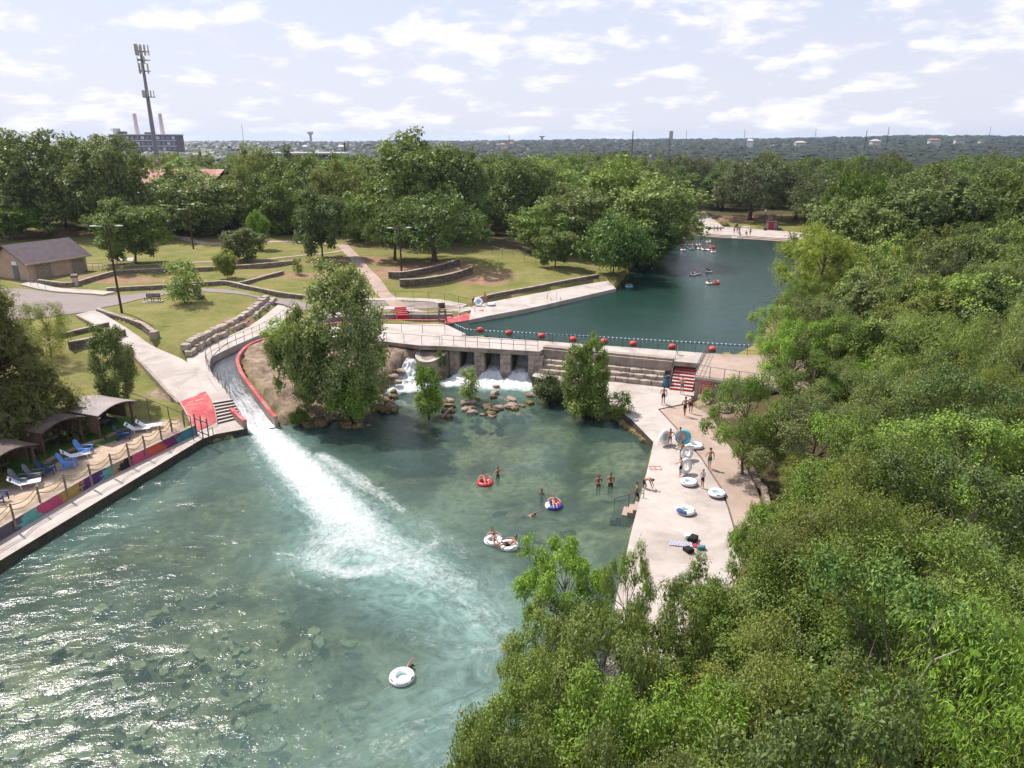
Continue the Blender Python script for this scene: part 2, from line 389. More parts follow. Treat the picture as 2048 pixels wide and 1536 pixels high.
def offset_line(L, w):
    T = np.gradient(L[:, :2], axis=0); T /= np.linalg.norm(T, axis=1)[:, None]; N = np.stack([-T[:, 1], T[:, 0]], 1)
    ww = w if hasattr(w, '__len__') else np.full(len(L), w)
    o = L.copy(); o[:, :2] += N * np.asarray(ww)[:, None]; return o
CHW = np.interp(np.arange(len(CH)), [0, 12, 40, 52, 60, len(CH) - 1], [.85, .8, .95, 1.25, 1.2, 1.15])   # half width
CH_A = offset_line(CH, CHW); CH_B = offset_line(CH, -CHW)
CHUTE_POLY = [tuple(v[:2]) for v in CH_A] + [tuple(v[:2]) for v in CH_B[::-1]]

def axis(lo, hi, st, far, g=1.16):
    a = list(np.arange(lo, hi + 1e-6, st)); s = st
    while a[-1] < far: s *= g; a.append(a[-1] + s)
    s = st
    while a[0] > -far: s *= g; a.insert(0, a[0] - s)
    return np.array(a)
gx = axis(-72, 72, .62, 6000); gy = axis(6, 182, .62, 6000)
GX, GY = np.meshgrid(gx, gy); nx, ny = len(gx), len(gy)
GZ = land(GX, GY)
near = (np.abs(GX) < 90) & (GY > -20) & (GY < 200)
idx = np.nonzero(near.ravel())[0]; xs, ys = GX.ravel()[idx], GY.ravel()[idx]
sl = sdist(LOWER, xs, ys); su = sdist(UPPER, xs, ys); sc_ = sdist(CHUTE_POLY, xs, ys)
z = GZ.ravel()[idx].copy()
z += (fbm(xs * .35, ys * .35, 1.0) - .45) * .25
isl = sdist(XY([(430, 715), (560, 690), (760, 690), (850, 700), (900, 740), (830, 790), (740, 850), (560, 860)], 1.0), xs, ys)
rk = np.clip(isl / 1.5, 0, 1)
z += rk * ((fbm(xs * .9, ys * .9, 4.) - .45) * 1.0 + (fbm(xs * 3, ys * 3, 7.) - .45) * .35)
depth = np.interp(sl, [0, 1.5, 5, 12], [-.75, -1.0, -1.6, -2.2]) + (fbm(xs * .5, ys * .5, 2.) - .45) * .9
gatepool = np.exp(-(((xs + 2) / 9) ** 2 + ((ys - 64) / 5) ** 2)); depth = depth * (1 - .72 * gatepool)
z = np.where(sl > 0, np.minimum(depth, z), np.where(sl > -1.2, np.minimum(z, .15 + (-sl) * 2.2), z))
z = np.where(su > 0, UPZ - np.interp(su, [0, 2, 8], [.5, 1.3, 3.0]), z)
z = np.where(sc_ > -.5, np.minimum(z, np.interp(ys, [50, 60, 75, 90], [-1.2, -.4, 1.2, 1.5])), z)
zz = GZ.ravel(); zz[idx] = z; GZ = zz.reshape(GX.shape)
V = np.stack([GX.ravel(), GY.ravel(), GZ.ravel()], 1)
ii = np.arange(ny * nx).reshape(ny, nx); F = np.stack([ii[:-1, :-1].ravel(), ii[:-1, 1:].ravel(), ii[1:, 1:].ravel(), ii[1:, :-1].ravel()], 1)

def blob(x, y, px, py, rx, ry):                      # soft round patch on the ground around a pixel, radii in metres
    c = G(px, py); return np.exp(-(((x - c.x) / rx) ** 2 + ((y - c.y) / ry) ** 2))
ax_, ay_ = V[:, 0], V[:, 1]
dirt = np.zeros(len(V))
for px, py, rx, ry, s in [(240, 560, 8, 2.2, .9), (620, 552, 12, 2.2, .8), (690, 590, 5, 4, .25), (860, 535, 9, 5, 1.0), (790, 545, 6, 4, .9), (740, 520, 5, 4, .8), (960, 560, 5, 3, .9), (1000, 548, 4, 4, .6), (480, 640, 3, 2.5, .7),
                          (520, 595, 6, 2, .3), (1020, 590, 8, 3, .45), (900, 590, 9, 3, .35), (660, 520, 5, 4, .7), (60, 465, 25, 8, .8), (300, 465, 22, 6, .5), (480, 480, 14, 5, .5), (700, 490, 8, 4, .5), (1480, 435, 14, 8, 1.0), (560, 600, 5, 2, .4), (90, 690, 8, 3, .3)]:
    dirt = np.maximum(dirt, s * blob(ax_, ay_, px, py, rx, ry))
def inpoly(pixpoly, z, soft=.6): return np.clip(sdist(XY(pixpoly, z), ax_, ay_) / soft + .5, 0, 1)
sand = inpoly([(-300, 1180), (-300, 930), (0, 985), (100, 930), (200, 888), (285, 852), (360, 842), (405, 868), (200, 975), (0, 1075)], 1.3)
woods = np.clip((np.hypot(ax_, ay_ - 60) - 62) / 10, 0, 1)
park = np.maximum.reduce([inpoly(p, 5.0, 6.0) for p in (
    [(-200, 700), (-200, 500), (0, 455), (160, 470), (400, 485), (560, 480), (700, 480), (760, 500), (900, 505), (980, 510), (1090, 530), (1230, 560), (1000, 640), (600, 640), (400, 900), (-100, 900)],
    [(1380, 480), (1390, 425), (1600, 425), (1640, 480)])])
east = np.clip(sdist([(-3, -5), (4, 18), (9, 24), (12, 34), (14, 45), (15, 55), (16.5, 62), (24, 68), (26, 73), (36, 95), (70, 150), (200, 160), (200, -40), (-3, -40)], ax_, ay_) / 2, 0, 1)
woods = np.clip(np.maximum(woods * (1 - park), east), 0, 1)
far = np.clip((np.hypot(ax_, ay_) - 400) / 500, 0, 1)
rocky = np.zeros(len(V)); rocky[idx] = np.maximum(rk, np.clip((sl + .9) / .5, 0, 1) * (sl < 0) * (isl > -3))
rocky = np.maximum(rocky, blob(ax_, ay_, 330, 785, 1.6, 2.0) > .45); rocky = np.maximum(rocky, .8 * (blob(ax_, ay_, 1440, 815, 3, 3) > .5))
bed = np.zeros(len(V)); bed[idx] = np.maximum(np.clip(sl / .3 + .3, 0, 1), np.clip(su / .3 + .3, 0, 1))

t = NT('ground_cover'); v = t.pos()
g1 = t.mix(t.ramp(t.noise(v, .22, 6, .65), .35, .65), (.135, .148, .034, 1), (.235, .20, .075, 1))
g1 = t.mix(t.math('MULTIPLY', t.ramp(t.noise(v, 2.2, 5, .7), .45, .7), .5), g1, (.085, .115, .02, 1))
g1 = t.mix(t.math('MULTIPLY', t.ramp(t.noise(v, .55, 6, .7, .5), .52, .68), .55), g1, (.255, .205, .11, 1))
dm = t.math('MULTIPLY', t.attr('dirt'), t.math('ADD', .55, t.noise(v, 1.1, 6, .7)), clamp=True)
dcol = t.mix(t.ramp(t.noise(v, .8, 6, .65), .35, .7), (.31, .195, .125, 1), (.21, .125, .08, 1))
col = t.mix(t.ramp(dm, .3, .62), g1, dcol)
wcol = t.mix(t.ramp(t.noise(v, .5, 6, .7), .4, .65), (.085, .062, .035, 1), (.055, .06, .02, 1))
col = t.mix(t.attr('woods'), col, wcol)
scol = t.mix(t.ramp(t.noise(v, 1.4, 7, .7), .35, .68), (.52, .405, .31, 1), (.33, .245, .185, 1)); col = t.mix(t.attr('sand'), col, scol)
rcol = t.mix(t.ramp(t.noise(v, 1.3, 8, .7), .35, .62), (.36, .27, .20, 1), (.16, .115, .085, 1)); rcol = t.mix(t.ramp(t.noise(v, .5, 5, .6), .55, .7), rcol, (.09, .08, .035, 1))
col = t.mix(t.attr('rocky'), col, rcol)
b1 = t.mix(t.ramp(t.noise(v, .28, 6, .6, .4), .40, .60), (.085, .072, .045, 1), (.34, .31, .21, 1))
b1 = t.mix(t.math('MULTIPLY', t.ramp(t.noise(v, 1.7, 6, .65), .42, .66), .7), b1, (.05, .045, .025, 1)); col = t.mix(t.attr('bed'), col, b1)
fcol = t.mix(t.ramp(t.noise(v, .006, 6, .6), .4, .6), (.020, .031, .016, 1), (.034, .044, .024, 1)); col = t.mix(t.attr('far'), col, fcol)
M['ground'] = t.done(t.bsdf(col, .95, t.bump(t.noise(v, 5, 7, .7), .5, .08), .15))
GROUND_ATTR = dict(dirt=('POINT', dirt), sand=('POINT', sand), woods=('POINT', woods), rocky=('POINT', rocky), bed=('POINT', bed), far=('POINT', far))
CARVE = []                                           # (outline, top) of the slabs: the ground is cut away below them

# ------------------------------------------------------------------ lower river surface
FOAM = [  # the jet: pixel, pixel, half width m, strength
 (522, 856, 1.1, 1.5), (556, 893, 1.45, 1.42), (600, 935, 1.75, 1.34), (645, 985, 2.0, 1.2), (690, 1030, 2.3, 1.05), (730, 1075, 2.4, .92)]
SWIRL = [[(690, 1030, 2.3, .9), (690, 1075, 2.6, .86), (650, 1105, 2.2, .78), (625, 1125, 1.2, .72)], [(640, 1128, .9, .85), (690, 1146, .9, .85), (760, 1138, .9, .82), (830, 1112, .9, .7), (880, 1080, .8, .55)],
 [(730, 1075, 2.3, .86), (800, 1120, 2.4, .74), (870, 1150, 2.4, .64), (930, 1170, 2.2, .54)], [(880, 1170, 1.8, .5), (960, 1220, 2.0, .5), (1010, 1280, 2.0, .48), (990, 1340, 2.0, .42)],
 [(560, 1000, .5, .45), (520, 950, .6, .42), (500, 900, .6, .5)], [(800, 1020, 1.0, .52), (730, 970, 1.1, .72), (640, 910, .9, .8)], [(850, 1050, 1.2, .48), (930, 1110, 1.2, .44)], [(1000, 1300, 1.2, .52), (900, 1300, 1.2, .42), (820, 1270, 1.2, .4)],
 [(980, 1400, 1.5, .44), (900, 1440, 1.4, .46), (780, 1490, 1.3, .46), (640, 1540, 1.3, .4)], [(940, 1480, 1.6, .44), (840, 1560, 1.6, .44)], [(560, 1090, .5, .42), (590, 1160, .5, .5), (680, 1190, .5, .46), (800, 1190, .5, .4)],
 [(905, 766, 1.5, 1.3), (960, 764, 2.2, 1.5), (1010, 766, 2.2, 1.5), (1052, 772, 1.6, 1.35)], [(788, 778, 1.5, 1.35), (838, 775, 1.3, 1.3)], [(790, 800, .6, .6), (830, 815, .5, .45)], [(1000, 796, 1.4, .5), (1040, 812, .9, .5), (1030, 835, .6, .45)],
 [(770, 930, .3, .5), (800, 940, .3, .45)], [(900, 960, .25, .4), (870, 950, .25, .4)], [(330, 1010, .2, .4), (440, 960, .2, .42)]]
MILK = [[(522, 856, 2.0, 1.0), (645, 985, 3.2, 1.0), (720, 1080, 4.2, 1.0), (820, 1150, 4.5, .9), (930, 1210, 4.2, .85), (1000, 1300, 4.0, .8), (940, 1400, 4.4, .7), (820, 1490, 4.2, .62), (700, 1580, 4.0, .5)], [(640, 1110, 3.0, .9), (780, 1140, 3.0, .9)], [(900, 1250, 4.0, .5), (760, 1350, 4.0, .35)], [(960, 775, 2.2, .7), (1040, 780, 2.2, .7)], [(420, 930, 2.0, .3), (300, 1010, 2.2, .3), (120, 1110, 2.0, .3)]]
def capsule_field(x, y, lines, zs=0.0):
    best = np.zeros(len(x)); U = np.zeros(len(x)); W = np.zeros(len(x)); bd = np.full(len(x), 1e9); acc = 0.0
    for L in lines:
        pts = [(P(a, b, zs), r, s) for a, b, r, s in L]; run = acc
        for (a, ra, sa), (b, rb, sb) in zip(pts[:-1], pts[1:]):
            e = np.array([b.x - a.x, b.y - a.y]); l = np.linalg.norm(e); tt = np.clip(((x - a.x) * e[0] + (y - a.y) * e[1]) / l ** 2, 0, 1)
            dx, dy = x - a.x - tt * e[0], y - a.y - tt * e[1]; d = np.hypot(dx, dy); r = ra + (rb - ra) * tt; s = sa + (sb - sa) * tt
            val = s * np.exp(-(d / r) ** 2 * .9); best = np.maximum(best, val)
            sg = np.sign(e[0] * (y - a.y) - e[1] * (x - a.x)); m = d / r < bd
            bd = np.where(m, d / r, bd); U = np.where(m, run + tt * l, U); W = np.where(m, sg * d, W); run += l
        acc = run + 40
    return best, U, W
wx = np.arange(-48, 16, .18); wy = np.arange(8, 72, .18); WX, WY = np.meshgrid(wx, wy); x = WX.ravel(); y = WY.ravel()
foam, fu, fw = capsule_field(x, y, [FOAM] + SWIRL); milk, _, _ = capsule_field(x, y, MILK)
# waves: long crests running across the current, rougher near the jet
turb = np.clip(foam, 0, 1.3)
ca_, sa_ = math.cos(R(22)), math.sin(R(22)); al, ac = x * ca_ + y * sa_, -x * sa_ + y * ca_
left = np.clip((-3 - x) / 12, 0, 1) * np.clip((58 - y) / 14, 0, 1); amp = .055 + .15 * left
wv = (fbm(al * .42, ac * 1.0, .5, 3) - .42) + .5 * (fbm(al * 1.0 + 9, ac * 2.1, 3., 3) - .42)
hz = amp * wv * 1.5 * (.55 + .9 * fbm(x * .12, y * .12, 8., 2)) + turb * (.42 * (fbm(x * .9, y * .9, 9.) - .42) + .14 * (fbm(x * 2.4, y * 2.4, 5.) - .45))
hz += .10 * np.exp(-((sdist(XY([(560, 1120), (620, 1160), (720, 1185), (830, 1175), (760, 1150), (640, 1135)], 0), x, y)) / .9) ** 2) * -1
i2 = np.arange(len(x)).reshape(WX.shape); F2 = np.stack([i2[:-1, :-1].ravel(), i2[:-1, 1:].ravel(), i2[1:, 1:].ravel(), i2[1:, :-1].ravel()], 1)
cx, cy_ = x[F2].mean(1), y[F2].mean(1); keep = sdist(LOWER, cx, cy_) > -.35
# calm pool pieces keep the same sheet; far water of the approach (outside the frame) needs none
F2 = F2[keep]
def water_mat(name, shallow, deep, turb_fac, foamy=True, sc=1.0, rip=.5, dir_=(1.0, 1.9, 1.0)):
    t = NT(name); v = t.pos()
    rot = t.new('ShaderNodeVectorRotate', rotation_type='Z_AXIS'); t.l.new(v, rot.inputs['Vector']); rot.inputs['Angle'].default_value = R(-14)
    st = t.new('ShaderNodeVectorMath', operation='MULTIPLY'); t.l.new(rot.outputs[0], st.inputs[0]); st.inputs[1].default_value = dir_
    n1 = t.noise(st.outputs[0], 1.5 * sc, 4, .6, .5); n2 = t.noise(st.outputs[0], 5.0 * sc, 3, .6, .3)
    h = t.math('ADD', t.math('MULTIPLY', n1, .75), t.math('MULTIPLY', n2, .25)); nr = t.bump(h, rip, .20)
    fr = t.new('ShaderNodeFresnel'); fr.inputs['IOR'].default_value = 1.33; t.l.new(nr, fr.inputs['Normal'])
    gl = t.new('ShaderNodeBsdfGlossy'); gl.inputs['Roughness'].default_value = .15; t.l.new(nr, gl.inputs['Normal'])
    tr = t.new('ShaderNodeBsdfTransparent'); tr.inputs['Color'].default_value = shallow
    df = t.new('ShaderNodeBsdfDiffuse'); t.l.new(nr, df.inputs['Normal'])
    body = t.new('ShaderNodeMixShader'); t.l.new(tr.outputs[0], body.inputs[1]); t.l.new(df.outputs[0], body.inputs[2])
    tf = t.math('ADD', turb_fac, t.math('MULTIPLY', t.math('SUBTRACT', t.noise(v, .16, 3, .5), .5), .6), clamp=True)
    if foamy:
        fv0 = t.new('ShaderNodeCombineXYZ'); t.set(fv0, 0, t.math('MULTIPLY', t.attr('fu'), .30)); t.set(fv0, 1, t.math('MULTIPLY', t.attr('fw'), 1.1))
        mk = t.math('MULTIPLY', t.attr('milk'), t.math('MULTIPLY', t.math('SUBTRACT', t.math('ADD', t.math('MULTIPLY', t.noise(fv0.outputs[0], 1.0, 7, .65, 1.5), .5), t.math('MULTIPLY', t.noise(v, .9, 7, .65, 1.5), .5)), .22), 2.2, clamp=True), clamp=True)
        tf = t.math('ADD', tf, t.math('MULTIPLY', mk, .9), clamp=True); t.l.new(t.mix(mk, deep, (.26, .39, .365, 1)), df.inputs['Color'])
    else: df.inputs['Color'].default_value = deep
    t.set(body, 0, tf)
    sf = t.new('ShaderNodeMixShader'); t.l.new(fr.outputs[0], sf.inputs[0]); t.l.new(body.outputs[0], sf.inputs[1]); t.l.new(gl.outputs[0], sf.inputs[2])
    if not foamy: return t.done(sf.outputs[0])
    fv = t.new('ShaderNodeCombineXYZ'); t.set(fv, 0, t.math('MULTIPLY', t.attr('fu'), .8)); t.set(fv, 1, t.math('MULTIPLY', t.attr('fw'), 2.3))
    s1 = t.noise(fv.outputs[0], 1.0, 8, .68, 1.6); s2 = t.noise(v, 2.2, 8, .7, 1.2)
    sn = t.math('ADD', t.math('MULTIPLY', s1, .55), t.math('MULTIPLY', s2, .45))
    # foam where strength beats the lace pattern
    fm = t.math('MULTIPLY', t.math('ADD', t.math('SUBTRACT', t.math('MULTIPLY', t.attr('foam'), .54), sn), .26), 2.5, clamp=True)
    fm = t.math('MULTIPLY', fm, t.math('MULTIPLY', t.attr('foam'), 2.2, clamp=True))
    fb = t.bsdf(t.mix(t.ramp(t.noise(v, 2.4, 9, .72, 1.6), .40, .56), (.50, .58, .58, 1), (.80, .81, .81, 1)), .75, t.bump(s2, .9, .22), .3)
    fs = t.new('ShaderNodeMixShader'); t.l.new(fm, fs.inputs[0]); t.l.new(sf.outputs[0], fs.inputs[1]); t.l.new(fb, fs.inputs[2])
    return t.done(fs.outputs[0])
M['river'] = water_mat('clear_green_river_water', (.77, .88, .78, 1), (.082, .152, .128, 1), .31, True, 1.0, .38)
M['pool'] = water_mat('still_upper_pool_water', (.30, .50, .46, 1), (.016, .054, .041, 1), .78, False, 1.0, .30, (1.0, 2.4, 1.0))
river = link('river_water', grid_mesh('river_water', np.stack([x, y, hz], 1), F2, M['river'], True, dict(foam=('POINT', foam), milk=('POINT', milk), fu=('POINT', fu), fw=('POINT', fw))))
tag(river, kind='structure')
# ------------------------------------------------------------------ upper pool
ux = np.arange(-8, 78, .5); uy = np.arange(68, 172, .5); UX, UY = np.meshgrid(ux, uy); x = UX.ravel(); y = UY.ravel()
hz = UPZ + .012 * (fbm(x * .7, y * 1.6, 2.) - .45) * 2
i2 = np.arange(len(x)).reshape(UX.shape); F2 = np.stack([i2[:-1, :-1].ravel(), i2[:-1, 1:].ravel(), i2[1:, 1:].ravel(), i2[1:, :-1].ravel()], 1)
cx, cy_ = x[F2].mean(1), y[F2].mean(1); F2 = F2[sdist(UPPER, cx, cy_) > -.4]
pool = link('pool_water', grid_mesh('pool_water', np.stack([x, y, hz], 1), F2, M['pool'])); tag(pool, kind='structure')
# ------------------------------------------------------------------ chute water
def white_water(name, base, amount, su_=.5, sv=4.0):
    t = NT(name); v = t.pos(); cv = t.new('ShaderNodeCombineXYZ'); t.set(cv, 0, t.math('MULTIPLY', t.attr('fu'), su_)); t.set(cv, 1, t.math('MULTIPLY', t.attr('fw'), sv))
    n1 = t.noise(cv.outputs[0], 1.0, 8, .68, .8); n2 = t.noise(v, 3.0, 6, .65, .5)
    nr = t.bump(t.math('ADD', n1, n2), .8, .15)
    fm = t.math('MULTIPLY', t.math('ADD', t.math('SUBTRACT', t.math('MULTIPLY', t.attr('foam'), amount), t.math('ADD', t.math('MULTIPLY', n1, .65), t.math('MULTIPLY', n2, .35))), .22), 3.2, clamp=True)
    wa = t.bsdf(base, .12, nr, .6); fb = t.bsdf((.70, .71, .72, 1), .7, nr, .3)
    mx = t.new('ShaderNodeMixShader'); t.l.new(fm, mx.inputs[0]); t.l.new(wa, mx.inputs[1]); t.l.new(fb, mx.inputs[2]); return t.done(mx.outputs[0])
M['chute'] = white_water('rushing_chute_water', (.075, .085, .10, 1), .62)
M['falls'] = white_water('falling_white_water', (.16, .18, .19, 1), .75, .9, 5.0)
n = 12; Lc = np.concatenate([[0], np.cumsum(np.linalg.norm(np.diff(CH, axis=0), axis=1))])
cvs = []; ca = []; cu_ = []; cw_ = []
for i in range(len(CH)):
    for j in range(n + 1):
        k = j / n; p_ = CH_A[i] * (1 - k) + CH_B[i] * k; s = np.interp(i, [0, 45, 52, 58, 72], [.1, .2, .36, .55, .92])
        p_ = p_.copy(); p_[2] += .02 + s * .35 * (float(fbm(p_[0] * 1.3, p_[1] * 1.3, 6.)) - .45); cvs.append(p_); ca.append(s); cu_.append(Lc[i]); cw_.append((k - .5) * 2.4)
i2 = np.arange(len(cvs)).reshape(len(CH), n + 1); F2 = np.stack([i2[:-1, :-1].ravel(), i2[:-1, 1:].ravel(), i2[1:, 1:].ravel(), i2[1:, :-1].ravel()], 1)
tag(link('chute_water', grid_mesh('chute_water', cvs, F2, M['chute'], True, dict(foam=('POINT', ca), fu=('POINT', cu_), fw=('POINT', cw_)))), kind='structure')

# ------------------------------------------------------------------ draping on the built ground
def TZ(x, y):
    x = np.asarray(x, float); y = np.asarray(y, float)
    i = np.clip(np.searchsorted(gx, x) - 1, 0, nx - 2); j = np.clip(np.searchsorted(gy, y) - 1, 0, ny - 2)
    a = (x - gx[i]) / (gx[i + 1] - gx[i]); b = (y - gy[j]) / (gy[j + 1] - gy[j])
    return (GZ[j, i] * (1 - a) + GZ[j, i + 1] * a) * (1 - b) + (GZ[j + 1, i] * (1 - a) + GZ[j + 1, i + 1] * a) * b
def T(px, py, dz=0.0):                               # where the ray of a pixel meets the built ground
    z = 4.0
    for _ in range(16): v = P(px, py, z); z = .5 * z + .5 * float(TZ(v.x, v.y))
    return Vector((v.x, v.y, z + dz))
def drape(name, poly, mat, dz=.06, st=.6, kind='structure'):
    from mathutils.geometry import delaunay_2d_cdt
    pts = []
    for a, b in zip(poly, poly[1:] + poly[:1]):
        k = max(1, int(math.hypot(b[0] - a[0], b[1] - a[1]) / st))
        pts += [(a[0] + (b[0] - a[0]) * i / k, a[1] + (b[1] - a[1]) * i / k) for i in range(k)]
    nb = len(pts); ed = [(i, (i + 1) % nb) for i in range(nb)]
    p = np.array(pts); X, Y = np.meshgrid(np.arange(p[:, 0].min(), p[:, 0].max(), st), np.arange(p[:, 1].min(), p[:, 1].max(), st))
    s = sdist(pts, X, Y); inn = [(a, b) for a, b, q in zip(X.ravel(), Y.ravel(), s) if q > st * .45]
    vv, _, ff, *_ = delaunay_2d_cdt([Vector(q) for q in pts + inn], ed, [list(range(nb))], 1, 1e-5)
    xy = np.array([tuple(q) for q in vv]); zz = TZ(xy[:, 0], xy[:, 1]) + dz
    mb = MB(); mb.add([(a, b, c) for (a, b), c in zip(xy, zz)], [tuple(f) for f in ff])
    # skirt so that it has an edge
    b0 = len(mb.v); ring_ = [(a, b, float(TZ(a, b)) + dz) for a, b in pts]
    mb.add(ring_ + [(a, b, c - .25) for a, b, c in ring_], [(i, (i + 1) % nb, (i + 1) % nb + nb, i + nb) for i in range(nb)])
    o = mb.build(name, mat, smooth=False); tag(o, kind=kind); return o
def resample(pts, n):
    p = np.array([tuple(q) for q in pts], float); d = np.concatenate([[0], np.cumsum(np.linalg.norm(np.diff(p, axis=0), axis=1))])
    u = np.linspace(0, d[-1], n); return np.stack([np.interp(u, d, p[:, k]) for k in range(3)], 1)
def strip_mb(L, Rr, n=24, thick=.4, dz=0.0, u0=0.0, u1=1.0, v0=0.0, v1=1.0):
    a = resample(catmull(L, 6), 101); b = resample(catmull(Rr, 6), 101); mb = MB(); vs = []
    for i in range(n + 1):
        k = (u0 + (u1 - u0) * i / n) * 100; A = np.array([np.interp(k, range(101), a[:, c]) for c in range(3)]); B = np.array([np.interp(k, range(101), b[:, c]) for c in range(3)])
        p, q = A + (B - A) * v0, A + (B - A) * v1; p[2] += dz; q[2] += dz
        vs += [tuple(p), tuple(q), (q[0], q[1], q[2] - thick), (p[0], p[1], p[2] - thick)]
    if thick > .45:
        for i in range(0, n, 2):
            e = min(i + 2, n); q4 = [vs[i * 4], vs[i * 4 + 1], vs[e * 4 + 1], vs[e * 4]]; CARVE.append(([q[:2] for q in q4], min(q[2] for q in q4), .3))
    fs = []
    for i in range(n):
        o = i * 4; w = o + 4
        fs += [(o, o + 1, w + 1, w), (o + 1, o + 2, w + 2, w + 1), (o + 2, o + 3, w + 3, w + 2), (o + 3, o, w, w + 3)]
    fs += [(3, 2, 1, 0), (n * 4, n * 4 + 1, n * 4 + 2, n * 4 + 3)]
    mb.add(vs, fs); return mb
def wall_mb(pts, w, base=-.4, n=None):
    """pts: (x,y,ztop,zbase) - a wall following a line"""
    p = np.array(pts, float); mb = MB(); L = np.zeros((len(p), 3)); L[:, :2] = p[:, :2]
    a, b = offset_line(L, w / 2), offset_line(L, -w / 2); vs = []
    for i in range(len(p)):
        vs += [(a[i, 0], a[i, 1], p[i, 2]), (b[i, 0], b[i, 1], p[i, 2]), (b[i, 0], b[i, 1], p[i, 3] + base), (a[i, 0], a[i, 1], p[i, 3] + base)]
    fs = []
    for i in range(len(p) - 1):
        o = i * 4; q = o + 4
        for e in range(4): fs.append((o + e, o + (e + 1) % 4, q + (e + 1) % 4, q + e))
    e = (len(p) - 1) * 4; fs += [(3, 2, 1, 0), (e, e + 1, e + 2, e + 3)]
    mb.add(vs, fs); return mb
def stone_wall(name, pixs, h, w, label, mat='rubble', cap=True):
    """low masonry wall standing on the ground along pixels of its foot"""
    g = catmull([tuple(T(*p[:2])) for p in pixs], 8)
    hs = np.interp(np.arange(len(g)), np.linspace(0, len(g) - 1, len(h)), h) if hasattr(h, '__len__') else np.full(len(g), h)
    root = empty(name, tuple(g[0]), 0, label, 'wall'); o = -np.array(g[0])
    wall_mb([(x + o[0], y + o[1], z + o[2] + k, z + o[2]) for (x, y, z), k in zip(g, hs)], w).build('wall_body', M[mat], root)
    if cap: wall_mb([(x + o[0], y + o[1], z + o[2] + k + .07, z + o[2] + k + .401) for (x, y, z), k in zip(g, hs)], w + .06).build('coping', M['stone'], root)
    return root
def rail_run(name, label, pts, h, mat, rails=(1.0,), sp=1.6, r=.025, cat='railing', mesh=None, group=None, lean=None):
    root = empty(name, tuple(pts[0]), 0, label, cat, group); o = -Vector(pts[0])
    p = np.array([tuple(Vector(q) + o) for q in pts]); L = np.linalg.norm(np.diff(p, axis=0), axis=1).sum(); n = max(2, int(round(L / sp)) + 1)
    q = resample(p, n); pm = MB().tube([(0, 0, -.1), (0, 0, h)], r, 6).mesh('post', mat)
    for a in q: link('post', pm, root, tuple(a))
    for k in rails:
        MB().tube([(a[0], a[1], a[2] + h * k) for a in q], r * .8, 5).build('rail', mat, root)
    if mesh:
        mm = MB(); st = mesh
        d = np.concatenate([[0], np.cumsum(np.linalg.norm(np.diff(p, axis=0), axis=1))])
        for u in np.arange(0, L, st):
            a = [np.interp(u, d, p[:, c]) for c in range(3)]; mm.tube([(a[0], a[1], a[2] + .08), (a[0], a[1], a[2] + h * rails[0])], r * .4, 4, False)
        mm.build('infill', mat, root)
    return root

# ------------------------------------------------------------------ roads, paths and slabs
def pixpoly(pts, ground=True): return [tuple(T(*p)[:2]) for p in pts]
drape('road', pixpoly([(-160, 640), (-140, 575), (0, 578), (62, 580), (205, 594), (255, 590), (330, 582), (400, 577), (450, 579), (505, 590), (580, 598), (640, 612), (600, 624), (566, 609), (520, 598), (470, 588), (410, 584), (350, 587), (285, 598), (245, 608), (200, 617), (188, 622), (150, 628), (60, 640)]), M['asphalt'], .07)
drape('sidewalk', pixpoly([(40, 571), (60, 566), (232, 586), (206, 592)]), M['conc'], .17)
def path(name, line, wpix, mat=None, dz=.07):
    g = catmull([tuple(T(*p)) for p in line], 6); w = wpix
    a, b = offset_line(g, w / 2), offset_line(g, -w / 2)
    return drape(name, [tuple(q[:2]) for q in a] + [tuple(q[:2]) for q in b[::-1]], mat or M['conc_tan'], dz)
path('footpath', [(684, 490), (702, 508), (740, 552), (775, 594), (800, 616)], 1.9, M['conc_tan'])
path('footpath', [(170, 531), (250, 531), (360, 527), (480, 522), (560, 516), (640, 508), (690, 500)], .9, M['conc_tan'])
path('footpath', [(340, 470), (395, 484), (440, 488), (500, 486), (590, 484), (680, 492)], 1.6, M['conc_tan'], .05)
path('footpath', [(640, 604), (700, 600), (760, 599), (830, 600), (890, 605), (930, 612)], 1.3, M['conc'], .08)
path('footpath', [(640, 640), (720, 637), (800, 634), (850, 632), (900, 627), (945, 617)], 1.3, M['conc'], .09)
drape('gunite_slope', pixpoly([(610, 652), (640, 607), (760, 602), (840, 604), (905, 612), (940, 618), (905, 630), (890, 636), (800, 638), (720, 641), (650, 647)]), M['slope_conc'], .05)
drape('tree_pit_slab', pixpoly([(222, 522), (222, 517), (268, 516), (266, 523)]), M['conc'], .08)

def slab(name, pts, bottom, mat, sides=None):
    """pts: (px,py,z) corners of the top"""
    w = [P(*p) for p in pts]; CARVE.append(([(q.x, q.y) for q in w], min(q.z for q in w), .25)); mb = MB(); mb.prism([(q.x, q.y) for q in w], bottom, [q.z for q in w])
    o = mb.build(name, [mat, sides or mat])
    if sides:
        for pl in o.data.polygons:
            if pl.normal.z < .5: pl.material_index = 1
    return tag(o, kind='structure')
slab('promenade', [(-900, 1700, .55), (-420, 1405, .55), (0, 1121, .55), (200, 1000, .55), (404, 878, .55), (432, 868, .55), (494, 857, .55), (487, 832, .55), (456, 838, .55), (432, 849, .55), (392, 866, .55), (190, 966, .55), (0, 1078, .55), (-420, 1330, .55), (-900, 1612, .55)], -1.6, M['conc'], M['conc_edge'])
